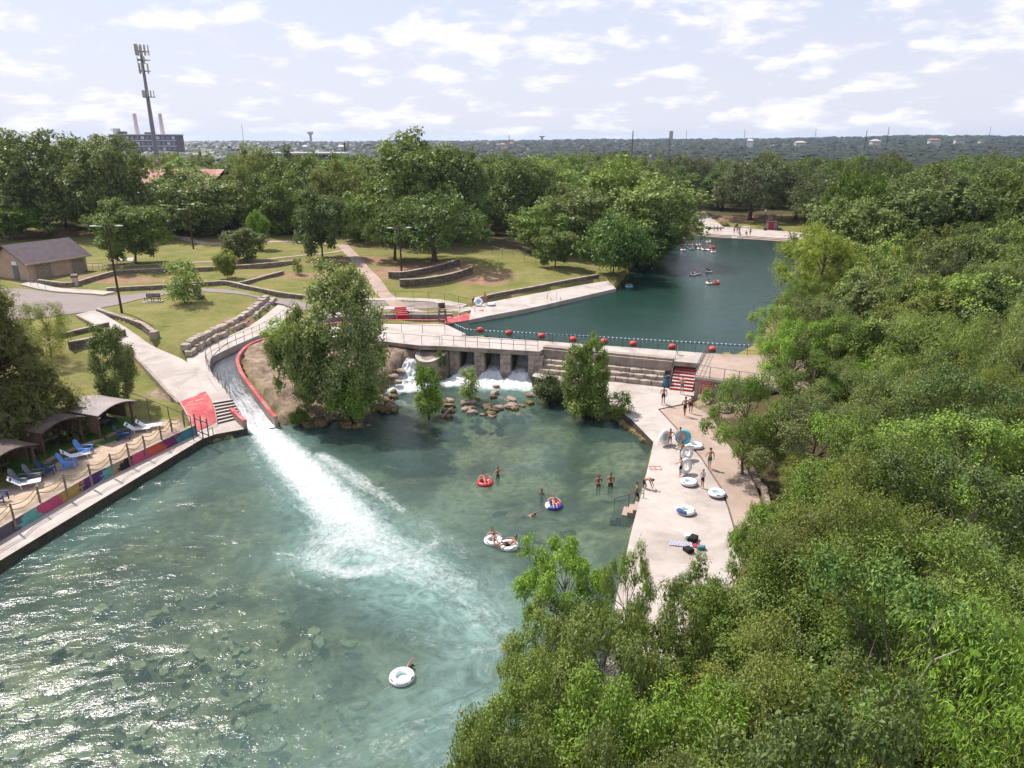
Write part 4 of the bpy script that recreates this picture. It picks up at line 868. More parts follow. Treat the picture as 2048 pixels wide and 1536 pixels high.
def unit(v): return v / (np.linalg.norm(v, axis=-1, keepdims=True) + 1e-9)
def make_tree(name, H, Rr, cz, rz, leaf='mid', nclump=42, tufts=26, leaves=6, ll=.36, lw=.5, droop=.2, shape='round', seed=0, trunk_r=None, limbs=14, rc=(.24, .36), bark='bark', spread=.5, tuft_r=.35, hollow=.5, multi=1, lean=0.0, sep=.17):
    """a tree of height H, crown radius Rr: clumps of leaf tufts carried by limbs; returns (trunk mesh, crown mesh, H, Rr)"""
    g = np.random.default_rng(seed + 100); C0 = []
    tries = 0
    while len(C0) < nclump and tries < 9000:
        tries += 1; d = unit(g.normal(size=3)); rad = (hollow + (1 - hollow) * g.random()) ** .8; p = d * rad
        if shape == 'cone':
            h = g.random() ** 1.25; a = g.random() * 6.283; rr = (1 - h) ** .8 * (.35 + .65 * g.random() ** .5); p = np.array([math.cos(a) * rr, math.sin(a) * rr, h * 2 - 1])
        elif shape == 'column':
            h = g.random(); a = g.random() * 6.283; rr = (math.sin(math.pi * (.12 + .80 * h)) ** .6) * (.25 + .75 * g.random() ** .5); p = np.array([math.cos(a) * rr, math.sin(a) * rr, h * 2 - 1])
        elif shape == 'dome' and p[2] < -.35: p[2] = -.35 * g.random()
        # uneven outline
        w = .80 + .45 * float(vnoise(p[0] * 1.6 + seed, p[1] * 1.6 + 7, p[2] * 1.6)); q = np.array([p[0] * Rr * w, p[1] * Rr * w, cz + p[2] * rz * w])
        if q[2] < .3: continue
        if C0 and min(np.linalg.norm(q - c) for c in C0) < Rr * sep: continue
        C0.append(q)
    C0 = np.array(C0); top = C0[:, 2].max()
    rcl = Rr * g.uniform(rc[0], rc[1], len(C0))
    if shape in ('cone', 'column'): rcl *= np.interp(C0[:, 2], [cz - rz, cz + rz], [1.15, .55])
    # tufts on the shell of each clump, mostly on its outside and top
    ctr = np.array([0, 0, cz - rz * .25]); Tp = []; Td = []; rvc = []
    for c, r in zip(C0, rcl):
        d = unit(g.normal(size=(tufts, 3))); out = unit(c - ctr); d = unit(d + out * spread + np.array([0, 0, .35]))
        rr = r * (.45 + .6 * g.random(tufts) ** .6); Tp.append(c + d * rr[:, None] * np.array([1.05, 1.05, .92])); Td.append(d); rvc.append(np.full(tufts, g.uniform(-.16, .16)))
    Tp = np.concatenate(Tp); Td = np.concatenate(Td); rvc = np.concatenate(rvc); nt = len(Tp)
    # leaves of a tuft radiate from its tip and droop
    d = unit(Td[:, None, :] * .55 + g.normal(size=(nt, leaves, 3)) * .8); d[..., 2] -= droop * (1 + g.random((nt, leaves))); d = unit(d)
    L = ll * g.uniform(.65, 1.3, (nt, leaves, 1)); base = Tp[:, None, :] + g.normal(size=(nt, leaves, 3)) * tuft_r * ll
    upv = unit(Td[:, None, :] * 1.0 + np.array([0, 0, .55]) + g.normal(size=(nt, leaves, 3)) * .34)
    side = unit(np.cross(d, upv)); nrm = np.cross(side, d); Wd = L * lw * .5
    tip = base + d * L; tip[..., 2] -= droop * L[..., 0] * .35; mid = base + d * L * .45
    v = np.stack([base, mid + side * Wd + nrm * Wd * .25, tip, mid - side * Wd + nrm * Wd * .25], 2).reshape(-1, 3)
    # sparse big leaf cards added deep inside to block light through the crown
    ni = len(C0) * (26 if leaf != 'syc' else 8); ci = g.integers(0, len(C0), ni); cin = C0[ci] + g.normal(size=(ni, 3)) * rcl[ci][:, None] * .33; dn_ = unit(g.normal(size=(ni, 3))); sn_ = unit(np.cross(dn_, g.normal(size=(ni, 3)))); q_ = np.full((ni, 1), min(ll * 1.5, .42) * (.7 if ll < .24 else 1))
    vi_ = np.stack([cin - dn_ * q_, cin + sn_ * q_ * .55, cin + dn_ * q_, cin - sn_ * q_ * .55], 1).reshape(-1, 3); v = np.concatenate([v, vi_])
    f = np.arange(len(v), dtype=np.int32).reshape(-1, 4)
    rv = np.clip(g.random((nt, leaves)) * .8 + .1 + rvc[:, None], 0, 1).ravel(); rv = np.concatenate([rv, np.full(ni, .3)])
    crown = grid_mesh('crown', v, f, LM[leaf], False, dict(rv=('FACE', rv)))
    # trunk and limbs
    mb = MB(); tr = trunk_r or H * .022
    for m in range(multi):
        ox = 0 if multi == 1 else (m - (multi - 1) / 2) * tr * 2.2; sp = g.normal(size=2) * .06 * H * (1 if multi > 1 else .5)
        zt = cz + rz * (.85 if shape in ('cone', 'column') else .35); k = 7
        pts = [(ox + sp[0] * (i / k) ** 1.5 + lean * zt * (i / k) + g.normal() * .02 * H * (i > 0) * .4, sp[1] * (i / k) ** 1.5 + g.normal() * .02 * H * (i > 0) * .4, -.5 + (zt + .5) * i / k) for i in range(k + 1)]
        mb.tube(pts, [tr * (1.45 if i == 0 else 1 - .78 * i / k) / (1 if multi == 1 else 1.4) for i in range(k + 1)], 9)
        order = np.argsort(-rcl)[: limbs] if multi == 1 else g.permutation(len(C0))[:limbs // multi]
        for j in order:
            c = C0[j]; u = np.clip((c[2] - (cz - rz)) / (2 * rz + 1e-6) * .75 + .18, .2, .95) * (1 if shape not in ('cone', 'column') else .95)
            if shape in ('cone', 'column'): u = np.clip((c[2] - .06 * H) / zt, .12, .98)
            a = [np.interp(u * k, range(k + 1), [q[e] for q in pts]) for e in range(3)]; a = np.array(a); mm = (a + c) / 2 + np.array([0, 0, .06 * H]) * (-.3 if shape == 'cone' else .6) + g.normal(size=3) * .03 * H
            r0 = tr * .5 * (1 - .6 * u); mb.tube([a, a * .5 + mm * .5 + g.normal(size=3) * .01 * H, mm, c * .6 + mm * .4, c], [r0, r0 * .8, r0 * .62, r0 * .4, r0 * .15], 5, False)
            for _ in range(3):
                e = c + unit(g.normal(size=3)) * rcl[j] * .8; mb.tube([mm * .3 + c * .7, (c + e) / 2, e], [r0 * .3, r0 * .2, r0 * .08], 3, False)
    trunk = mb.mesh('trunk', M[bark], True)
    return (trunk, crown, float(np.percentile(v[:, 2], 99.5)), float(np.percentile(np.hypot(v[:, 0], v[:, 1]), 97)))
PROTO = {}
def proto(k, *a, **b): PROTO[k] = make_tree(k, *a, **b)
# close to the camera: leaf by leaf
proto('pecan1', 10, 4.6, 6.4, 3.6, 'bright', nclump=42, tufts=40, leaves=13, ll=.235, lw=.30, droop=.45, seed=1, rc=(.17, .27), limbs=34, tuft_r=.55, trunk_r=.2, sep=.30)
proto('pecan2', 9, 4.4, 5.4, 3.5, 'bright', nclump=38, tufts=40, leaves=13, ll=.23, lw=.30, droop=.4, seed=2, rc=(.18, .28), limbs=30, tuft_r=.55, trunk_r=.18, sep=.30)
proto('near3', 8, 4.0, 4.4, 3.5, 'gold', nclump=30, tufts=80, leaves=11, ll=.13, lw=.5, droop=.15, seed=3, rc=(.17, .30), hollow=.55, limbs=26, tuft_r=1.2, trunk_r=.17, sep=.30)
proto('near4', 9, 4.2, 5.0, 3.9, 'mid', nclump=30, tufts=72, leaves=11, ll=.165, lw=.48, droop=.2, seed=4, rc=(.17, .29), hollow=.55, limbs=30, tuft_r=.9, trunk_r=.18, sep=.30)
proto('near5', 9, 4.2, 5.0, 4.0, 'willow', nclump=30, tufts=72, leaves=12, ll=.18, lw=.2, droop=.55, seed=5, rc=(.24, .36), limbs=24, tuft_r=.9, trunk_r=.16, sep=.30)
# across the water
proto('broad1', 15, 6.2, 8.0, 7.0, 'mid', nclump=78, hollow=.3, tufts=26, leaves=7, ll=.40, lw=.55, seed=11, rc=(.20, .31), sep=.23)
proto('broad2', 14, 6.0, 7.3, 6.6, 'bright', nclump=76, hollow=.3, tufts=26, leaves=7, ll=.40, lw=.55, seed=12, rc=(.20, .30), sep=.23)
proto('broad3', 16, 5.6, 8.4, 7.6, 'deep', nclump=82, hollow=.3, tufts=26, leaves=7, ll=.38, lw=.55, seed=13, rc=(.20, .30), sep=.23)
proto('broad4', 13, 6.4, 6.8, 6.1, 'gold', nclump=76, hollow=.3, tufts=26, leaves=7, ll=.38, lw=.5, seed=14, rc=(.18, .3), sep=.23)
proto('oak', 12, 7.4, 5.9, 5.7, 'dark', nclump=84, tufts=26, leaves=7, ll=.33, lw=.5, shape='dome', seed=15, rc=(.15, .26), trunk_r=.5, limbs=24, sep=.23)
proto('lawn', 9, 4.6, 5.1, 4.0, 'mid', nclump=74, tufts=28, leaves=7, ll=.27, lw=.55, seed=16, rc=(.18, .28), trunk_r=.17, hollow=.35)
proto('willow', 10, 5.6, 5.6, 4.2, 'willow', nclump=50, tufts=34, leaves=9, ll=.36, lw=.14, droop=.6, seed=17, rc=(.2, .32), limbs=18, tuft_r=.9, trunk_r=.3)
proto('cypress', 13, 4.0, 7.0, 6.0, 'cyp', nclump=150, tufts=40, leaves=9, ll=.28, lw=.2, droop=.3, shape='cone', sep=.13, seed=18, rc=(.15, .25), limbs=70, tuft_r=1.3, trunk_r=.26, spread=.3)
proto('sycamore', 12, 3.4, 6.6, 5.4, 'syc', nclump=100, tufts=32, leaves=7, ll=.26, lw=.72, droop=.15, shape='column', seed=19, rc=(.22, .32), limbs=50, tuft_r=1.0, trunk_r=.16, bark='bark_pale')
proto('sapling', 3.6, 1.15, 2.0, 1.5, 'syc', nclump=30, tufts=16, leaves=6, ll=.16, lw=.7, shape='column', seed=20, rc=(.26, .4), limbs=18, tuft_r=1.1, trunk_r=.04)
proto('bush', 2.2, 1.7, 1.0, .95, 'mid', nclump=34, tufts=26, leaves=7, ll=.17, lw=.5, shape='dome', seed=21, rc=(.24, .36), limbs=20, tuft_r=1.0, trunk_r=.05, multi=3, hollow=.2)
proto('mound', 3.5, 2.6, 1.6, 1.5, 'deep', nclump=40, tufts=26, leaves=8, ll=.2, lw=.5, shape='dome', seed=22, rc=(.22, .34), limbs=24, tuft_r=1.0, trunk_r=.06, multi=3, hollow=.2)
NT_COUNT = [0]
def plant(kind, loc, h, r, label, cat='tree', group=None, rz=None, leaf=None, name=None, tilt=0.0):
    tm, cm_, H, Rr = PROTO[kind]; i = NT_COUNT[0]; NT_COUNT[0] += 1
    o = empty(name or {'bush': 'bush', 'mound': 'bush', 'sapling': 'sapling', 'willow': 'willow_tree', 'cypress': 'cypress_tree', 'oak': 'oak_tree', 'sycamore': 'sycamore_tree'}.get(kind, 'tree'), tuple(loc), (i * 2.399) % 6.283 if rz is None else rz, label, cat, group)
    o.scale = (r / Rr, r / Rr, h / H)
    if tilt: o.rotation_euler = (0, tilt, o.rotation_euler[2])
    link('trunk', tm, o); c = link('crown', cm_, o)
    if leaf:
        for s in c.material_slots: s.link = 'OBJECT'; s.material = LM[leaf]
    return o
def TB(bx, by, ty, rpix, kind, label, leaf=None, dz=0.0, cat='tree', group=None, rz=None, zb=None, tilt=0.0, name=None):
    """tree whose foot is at pixel (bx,by), top at row ty, crown rpix pixels to each side"""
    b = T(bx, by) if zb is None else P(bx, by, zb)
    tz = PY(bx, ty, b.y).z; c = b.y * CP - (tz * .5 + b.z * .5 - CAMH) * SP
    return plant(kind, b, tz - b.z, rpix * c / FPX, label, cat, group, rz, leaf, name, tilt)
# single trees on the lawn
TB(272, 528, 400, 76, 'lawn', 'round dark green shade tree with a short trunk on the left lawn', 'mid')
TB(490, 521, 455, 46, 'lawn', 'low spreading multi-stemmed tree beyond the lawn walls', 'mid')
TB(455, 557, 500, 26, 'lawn', 'small bright yellow green round tree beside the low wall', 'willow')
TB(645, 516, 378, 58, 'lawn', 'tall dark tree beside the upper end of the lawn path', 'deep')
TB(370, 605, 520, 38, 'sapling', 'young pale green tree beside the park bench', 'syc')
TB(597, 549, 516, 10, 'sapling', 'tiny staked sapling on the middle of the lawn', 'bright')
TB(520, 500, 420, 24, 'lawn', 'thin light green tree behind the spreading one', 'bright')
TB(870, 524, 385, 112, 'oak', 'wide dark oak shading the curved seat walls', 'deep')
TB(790, 520, 400, 60, 'oak', 'lower left limb tree of the oak clump by the lamp', 'deep')
# rocky island and gates
TB(698, 826, 528, 80, 'sycamore', 'tall pale-leaved sycamore on the rocky island', zb=.4)
TB(616, 828, 622, 66, 'lawn', 'full green tree with a thin grey trunk on the island', 'bright', zb=.4)
TB(560, 700, 640, 40, 'sapling', 'leafy sycamore shoot beside the chute bend', 'syc', zb=2.7)
TB(705, 842, 745, 60, 'mound', 'dense bush at the water edge of the island', 'bright', zb=.1, cat='bush')
TB(600, 848, 815, 22, 'bush', 'small bush at the foot of the grey-trunked tree', 'mid', zb=.1, cat='bush')
TB(745, 790, 690, 36, 'sapling', 'leafy shrub on the right side of the island', 'syc', zb=.9, cat='bush')
TB(858, 826, 728, 30, 'sapling', 'bright green sapling bush on the gravel bar below the gates', 'bright', zb=.1)
TB(858, 830, 780, 32, 'bush', 'grassy undergrowth around the gravel bar sapling', 'bright', zb=0, cat='bush')
TB(938, 800, 736, 22, 'sapling', 'thin see-through sapling in front of the middle gate', 'syc', zb=.1)
TB(1152, 826, 690, 30, 'sycamore', 'left stem of the light green bushy tree growing at the deck edge', 'bright', zb=.2)
TB(1184, 828, 674, 32, 'sycamore', 'right stem of the light green bushy tree growing at the deck edge', 'bright', zb=.2)
TB(1172, 832, 765, 50, 'bush', 'leafy base of the bushy tree at the deck edge', 'bright', zb=.0, cat='bush')
TB(1098, 800, 750, 40, 'bush', 'grey green bush beside the deck tip by the gates', 'dark', zb=.2, cat='bush')
TB(1240, 838, 785, 24, 'sapling', 'small leafy shrub on the deck edge right of the bushy tree', 'bright', zb=.3, cat='bush')
TB(880, 738, 700, 14, 'bush', 'dark plant clinging to the wall left of the gates', 'deep', zb=.9, cat='bush')
# promenade
TB(34, 886, 548, 128, 'cypress', 'big feathery cypress rising behind the shade pavilions')
TB(238, 806, 652, 42, 'sycamore', 'small airy cypress behind the nearest pavilion', 'mid', name='cypress_tree')
TB(105, 720, 605, 48, 'near5', 'second feathery cypress crown right behind the big one', 'cyp', name='cypress_tree')
# upper pool
TB(1625, 606, 452, 95, 'willow', 'yellow green willow leaning over the upper pool', zb=2.9, tilt=-.18)
TB(1500, 440, 318, 84, 'oak', 'huge dark live oak on the far bank of the pool')
TB(1300, 520, 350, 105, 'broad2', 'bright tree overhanging the left bank of the pool', zb=3.2)
TB(1225, 552, 425, 85, 'mound', 'dark low canopy hanging over the pool edge', 'deep', zb=3.2, name='tree')
TB(1290, 530, 440, 75, 'broad3', 'dense dark tree leaning over the shaded pool corner', zb=3.1)
TB(1150, 500, 370, 80, 'broad2', 'bright green tree above the bankside wall')
TB(1080, 505, 410, 65, 'broad2', 'yellowish green tree behind the wire fence', 'bright')
TB(1110, 535, 455, 45, 'lawn', 'low leafy tree spilling over the wire fence', 'bright')
TB(930, 480, 298, 62, 'broad3', 'vine-covered dark tree with an upright crown', 'deep')
TB(830, 480, 262, 105, 'broad3', 'tallest dark tree rising above the skyline in the middle', 'mid')
TB(1040, 470, 318, 75, 'broad1', 'broad tree to the right of the vine-covered one')
TB(100, 470, 262, 105, 'broad1', 'tall tree at the far left with a bright crown', 'bright')
TB(240, 470, 272, 85, 'broad1', 'tall tree left of the antenna mast', 'mid')
TB(415, 470, 345, 90, 'broad2', 'full bright tree in front of the rusty roof', 'bright')
TB(10, 465, 270, 80, 'broad1', 'tall tree cut by the left edge of the picture', 'mid')
TB(25, 480, 410, 60, 'lawn', 'low bush tree behind the stone hut', 'bright')
TB(720, 480, 385, 50, 'broad2', 'small light tree left of the tallest one', 'bright')
TB(560, 465, 335, 70, 'broad4', 'brownish green tree in the middle of the woods', 'mid')
TB(1590, 440, 330, 70, 'oak', 'dark oak right of the far bank lawn')
TB(1660, 470, 340, 85, 'oak', 'grey green oak above the willow')
# ------------------------------------------------------------------ woods as individuals
_placed = [(o.location.x, o.location.y, o.scale[0] * 5) for o in C.objects if o.type == 'EMPTY' and o.get('category') == 'tree']
CLEAR_P = [XY([(-200, 700), (-200, 500), (0, 462), (160, 474), (400, 488), (560, 484), (700, 486), (760, 500), (900, 508), (980, 510), (1090, 530), (1230, 560), (1000, 640), (600, 640), (400, 900), (-100, 900)], 5.0),
           XY([(1380, 480), (1386, 422), (1600, 424), (1700, 490)], 4.0), XY([(1165, 352), (1165, 338), (1235, 338), (1235, 352)], 6.), XY([(1555, 395), (1555, 365), (1600, 365), (1600, 395)], 6.)]
def free(x, y, m): return all((x - a) ** 2 + (y - b) ** 2 > m * m for a, b, _ in _placed)
WOODS = {}
def wood_group(o, x, y, k, lf):
    px, _ = pix((x, y, 12)); d = math.hypot(x, y)
    side = 'left of the mast' if px < 310 else 'right of the mast' if px < 780 else 'behind the pool' if px < 1420 else 'beyond the pool on the right'
    dist = 'front' if d < 150 else 'middle' if d < 230 else 'far'
    col = dict(bright='bright green', mid='mid green', deep='deep green', dark='olive', gold='golden green')[lf] + (' oak' if k == 'oak' else ' tree')
    WOODS.setdefault((dist, side, col), []).append((px, o))
ORD = ['first', 'second', 'third', 'fourth', 'fifth', 'sixth', 'seventh', 'eighth', 'ninth', 'tenth', 'eleventh', 'twelfth', 'thirteenth', 'fourteenth', 'fifteenth', 'sixteenth']
g = np.random.default_rng(5); cnt = 0
kinds = [('broad1', 'mid'), ('broad2', 'bright'), ('broad3', 'deep'), ('broad4', 'mid'), ('oak', 'dark'), ('broad1', 'bright'), ('broad4', 'gold'), ('broad3', 'mid')]
cand = []
for _ in range(9000):
    y = g.uniform(95, 345); x = g.uniform(-.86, .86) * (y + 12); cand.append((math.hypot(x, y), x, y))
cand.sort()
for d, x, y in cand:
    if cnt >= 232: break
    px, py = pix((x, y, 14))
    if px < -160 or px > 2210: continue
    a, b = np.array([x]), np.array([y])
    if max(sdist(p, a, b)[0] for p in CLEAR_P) > -4.0 or sdist(UPPER, a, b)[0] > -5: continue
    if x > 10 and y < 172 and px > 1400 and y < 100: continue
    if not free(x, y, 8.6 + d * .016): continue
    h = g.uniform(12.0, 16.5) * (1.0 if d < 180 else .93); k, lf = kinds[int(g.integers(len(kinds)))]
    if px > 1400: k, lf = [('oak', 'dark'), ('broad1', 'mid'), ('broad3', 'deep'), ('oak', 'mid'), ('broad4', 'mid')][int(g.integers(5))]; h *= .96
    wood_group(plant(k, (x, y, float(TZ(x, y)) - .1), h, g.uniform(5.6, 8.2), 'tree in the woods', 'tree', leaf=lf), x, y, k, lf); _placed.append((x, y, 5)); cnt += 1
for (dist, side, col), L in WOODS.items():
    for i, (_, o) in enumerate(sorted(L, key=lambda q: q[0])):
        o['label'] = ('%s %s from the left, %s woods %s' % (ORD[i], col, dist, side)) if len(L) > 1 else 'only %s in the %s woods %s' % (col, dist, side); o['group'] = '%s woods %s' % (dist, side)
# ------------------------------------------------------------------ hillside on the right: crowns from the deck up to the skyline
def hill_tree(px, py, h, r, kind, leaf, label, group=None):
    """crown top at pixel; foot found on the ground below it"""
    z = 12.0
    for _ in range(12): v = P(px, py, z); z = .5 * z + .5 * (float(TZ(v.x, v.y)) + h)
    o = plant(kind, (v.x, v.y, z - h), h, r, label, 'tree', group, leaf=leaf); _placed.append((v.x, v.y, r)); return o

HT = [ # px, py of the top, height, radius, kind, leaf, label
 (1720,398,12,5.5,'broad1','mid','tree above the willow on the right slope'),(1800,382,12,5.5,'oak','dark','grey green oak on the upper right slope'),(1885,392,12,5.2,'broad3','deep','deep green tree on the upper right slope'),(1965,378,12,5.5,'broad1','mid','round tree near the right edge under the skyline'),(2045,398,12,5.5,'broad3','mid','tree cut by the right edge under the skyline'),
 (1740,448,11,4.2,'broad2','bright','bright tree to the right of the willow'),(1775,470,11,5,'broad2','bright','light green tree in the middle of the right slope'),(1850,462,11,5,'oak','mid','spreading oak on the right slope'),(1935,470,11,5,'broad1','mid','full tree high on the right slope'),(2025,468,11,5,'broad4','mid','brown green tree at the right edge of the slope'),
 (1735,540,10,4.0,'broad2','bright','tree right below the willow'),(1770,548,10,4.6,'broad1','mid','tree under the light green one on the slope'),(1860,556,10,4.6,'broad4','gold','golden green tree on the slope'),(1945,548,10,4.8,'broad1','bright','bright tree beside the bare grey trunk'),(2035,560,10,4.8,'broad3','deep','dark tree by the right edge, halfway up'),
 (1600,640,9,3.6,'near4','bright','leafy tree leaning over the pool beside the overlook'),(1660,606,10,4.6,'near4','mid','tall tree right of the overlook'),(1690,630,9.5,4.4,'near4','mid','tree behind the overlook trees'),(1770,640,9.5,4.6,'broad2','bright','tree in front of the golden green one'),(1870,636,9.5,4.6,'near4','mid','tree left of the bare grey trunk'),(1985,640,9.5,4.8,'near3','gold','yellowish tree right of the bare grey trunk'),
 (1640,708,9,4.0,'near4','mid','tree hiding the right end of the overlook'),(1720,722,9,4.2,'near3','mid','small leaved tree behind the deck'),(1740,724,9,4.2,'near4','bright','bright tree on the lower right slope'),(1830,744,9,4.4,'near3','mid','shaggy tree below the bare grey trunk'),(1930,740,9,4.6,'near4','deep','dark tree at the foot of the bare trunk'),(2030,744,9,4.6,'near3','gold','golden tree at the right edge'),
 (1505,752,7.6,3.0,'near4','mid','dark drooping tree overhanging the deck and the swimmers'),(1640,800,8.5,4,'near4','mid','tree behind the drooping one'),(1735,856,7,3.4,'near4','bright','round bright green tree by the deck kerb'),(1770,836,8,4,'near3','mid','dull green tree right of the round bright one'),(1875,838,8.5,4.2,'near4','mid','tree in the middle of the right hand thicket'),(1985,842,8.5,4.4,'near4','bright','bright tree near the right edge of the thicket'),
 (1610,915,4.0,1.7,'near5','willow','feathery yellow shrub tree at the deck corner'),(1690,960,6,3.0,'near4','mid','low tree behind the feathery shrub'),(1740,940,8,3.8,'near3','gold','golden small leaved tree in the thicket'),(1850,936,8,4,'near4','mid','tree with pale leaf tips in the thicket'),(1965,940,8,4.2,'near4','deep','glossy dark tree near the right edge'),
 (1530,1020,6.0,1.5,'pecan2','bright','bright pecan overhanging the tubes on the deck'),(1580,1008,6.5,2.2,'pecan1','bright','second pecan right of the deck tubes'),(1640,1040,7,3.4,'near3','gold','yellow green tree above the deck pecans'),(1745,1046,7.5,3.6,'near4','mid','mid green tree in the lower thicket'),(1855,1056,8,3.8,'near3','mid','rough tree in the lower thicket'),(1975,1046,8,4,'near4','mid','tree at the lower right edge'),
 (1125,1085,7,2.3,'pecan1','bright','pecan with a ragged crown hanging over the water'),(1262,1090,6.6,1.2,'pecan2','bright','small pecan crown in front of the deck edge'),(1440,1120,6.5,2.0,'pecan2','mid','pecan in front of the towels'),(1530,1110,7,2.6,'near4','mid','tree behind the towels'),(1590,1136,7.5,3.4,'near3','mid','yellow tinged tree in the foreground thicket'),(1715,1150,7.5,3.6,'near3','gold','golden tree in the foreground thicket'),(1850,1170,8,3.8,'near4','deep','dark glossy tree in the foreground thicket'),(1990,1160,8,3.8,'near5','bright','feathery light tree at the right edge'),
 (1085,1200,7,2.2,'pecan2','bright','left pecan limb reaching over the foam'),(1190,1235,7.2,2.4,'pecan1','bright','pecan in the middle foreground'),(1370,1215,7,2.2,'pecan1','mid','darker pecan in the middle foreground'),(1450,1240,7.5,3,'near4','mid','leafy tree behind the middle pecans'),(1580,1270,8,3.2,'near3','gold','golden small leaved tree in the near foreground'),(1720,1285,8,3.4,'near3','mid','dense tree in the near foreground'),(1880,1290,8.5,3.6,'near5','bright','big feathery light green tree at the lower right'),(2030,1280,8.5,3.6,'near5','bright','feathery tree cut by the right edge at the bottom'),
 (1030,1370,8,2.2,'near4','bright','leafy tree over the water at the bottom'),(1110,1350,8,2.7,'pecan2','mid','pecan at the bottom centre'),(1240,1365,8,2.8,'near4','bright','bright tree at the bottom centre'),(1400,1395,8.5,2.9,'pecan1','bright','near pecan below the tan wall piece'),(1530,1400,9,3,'near3','mid','scrubby tree at the bottom right of centre'),(1670,1420,9,3.2,'near4','deep','dark tree with bare branches at the bottom'),(1830,1430,9,3.3,'near5','willow','pale feathery tree at the bottom right'),(1990,1420,9,3.3,'near4','mid','tree in the bottom right corner'),
 (920,1500,8.5,1.8,'near4','bright','tree tip rising at the bottom edge over the foam'),(1020,1490,9,2.4,'near4','mid','tree cut by the bottom edge'),(1150,1500,9,2.4,'pecan2','bright','pecan cut by the bottom edge'),(1300,1510,9,2.5,'near3','mid','small leaved tree cut by the bottom edge'),(1460,1520,9.5,2.6,'near4','bright','bright tree cut by the bottom edge'),(1620,1530,9.5,2.8,'near3','gold','golden tree cut by the bottom edge')]
HT += [(1572,612,6.5,2.9,'near4','bright','leafy tree on the pool bank below the willow'),(1610,560,6.5,2.8,'near4','bright','light tree tucked under the willow'),(1650,600,7,3.0,'near4','mid','mid green tree on the pool bank right of the willow foot')]
HT2 = []
for q in HT:
    q = list(q)
    if q[1] < 760 and q[0] > 1560 and q[2] > 7.5: q[2] *= .74; q[3] *= .82
    if q[1] > 1100: q[2] *= (1.0, .86, 1.12)[len(HT2) % 3]
    if q[1] > 640 and q[0] > 1600: q[2] *= (1.15, .82, 1.0, .74, 1.08)[len(HT2) % 5]
    HT2.append(q)
for a in HT2: hill_tree(a[0], a[1], a[2], a[3] * (.98 if a[1] > 1200 else .97 if a[0] > 1650 else 1.0), a[4], a[5], a[6])
# more crowns fill the slope behind, kept clear of pool and deck
BY = [300, 420, 455, 560, 600, 640, 700, 760, 800, 960, 1000, 1100, 1200, 1300, 1540]; BX = [1500, 1690, 1730, 1690, 1590, 1530, 1490, 1470, 1460, 1500, 1580, 1600, 1560, 1450, 1350]
g = np.random.default_rng(21); cnt = 0; FILL = {}
for _ in range(2600):
    if cnt >= 64: break
    y = g.uniform(14, 125); x = g.uniform(12, 112); h = g.uniform(6.2, 9.6); r = g.uniform(2.6, 3.9); gz = float(TZ(x, y)); c = pix((x, y, gz + h * .6)); dist = math.sqrt(x * x + y * y + (CAMH - gz - h * .6) ** 2); rp = r * FPX / dist
    if c[0] > 2120 or c[1] > 780 or c[0] - rp < np.interp(c[1], BY, BX) or c[0] - rp * .9 < np.interp(c[1] - rp * .6, BY, BX): continue
    if sdist(UPPER, np.array([x]), np.array([y]))[0] > -3 or not free(x, y, 3.6 if y < 80 else 4.6): continue
    k, lf = [('near4', 'mid'), ('near3', 'mid'), ('near4', 'bright'), ('near4', 'deep'), ('near3', 'gold'), ('near5', 'bright')][int(g.integers(6))]
    if dist > 70: k, lf = [('broad1', 'mid'), ('broad2', 'bright'), ('oak', 'dark'), ('broad3', 'deep'), ('broad4', 'gold')][int(g.integers(5))]
    o = plant(k, (x, y, gz - .1), h, r, 'tree', 'tree', leaf=lf); _placed.append((x, y, r)); cnt += 1
    col = dict(bright='bright green', mid='mid green', deep='deep green', dark='olive', gold='golden green')[lf] + (' oak' if k == 'oak' else ' tree'); FILL.setdefault(('near the bottom' if c[1] > 1150 else 'in the middle' if c[1] > 700 else 'near the top', col), []).append((c[0], o))
for (where, col), L in FILL.items():
    for i, (_, o) in enumerate(sorted(L, key=lambda q: q[0])): o['label'] = '%s filler %s from the left, %s of the right slope' % (ORD[i], col, where); o['label'] = o['label'].replace(' filler', ' half hidden'); o['group'] = 'half hidden trees %s of the right slope' % where
# bare dead trunk on the slope
def dead_tree(label, base, pts, r, side):
    o = empty('dead_tree', tuple(base), 0, label, 'tree'); mb = MB(); mb.tube(pts, [r * (1 - .8 * i / (len(pts) - 1)) for i in range(len(pts))], 7); mb.build('trunk', M['bark_pale'], o)
    for s in side: MB().tube(s, [r * .4, r * .28, r * .18, r * .06][:len(s)], 5).build('limb', M['bark_pale'], o)
b = PY(1968, 700, 52.0); b.z = float(TZ(b.x, b.y)); hh = PY(1955, 612, 52).z - b.z
dead_tree('bare grey dead trunk standing above the right thicket', b, [(0, 0, -.3), (.15, 0, hh * .35), (-.1, .1, hh * .65), (-.7, 0, hh * .9), (-1.2, .1, hh * 1.02)], .17, [[(.1, 0, hh * .6), (.9, -.2, hh * .75), (1.5, -.1, hh * .8)], [(-.3, 0, hh * .75), (-1.5, -.2, hh * .84), (-2.2, -.3, hh * .82), (-2.5, -.2, hh * .7)], [(-.9, 0, hh * .95), (-1.9, 0, hh * 1.0), (-2.4, .1, hh * .9)], [(.1, 0, hh * .45), (-.9, -.3, hh * .55), (-1.4, -.3, hh * .55)]])
b = P(1560, 600, 2.6); dead_tree('bare grey branch reaching out over the upper pool', b + Vector((.8, 0, 0)), [(0, 0, -.6), (-.6, 0, .25), (-1.8, -.3, .5), (-2.9, -.5, .25), (-4.0, -.6, .2)], .11, [[(-1.8, -.3, .5), (-2.6, 0, .9), (-3.3, .1, 1.0)]])
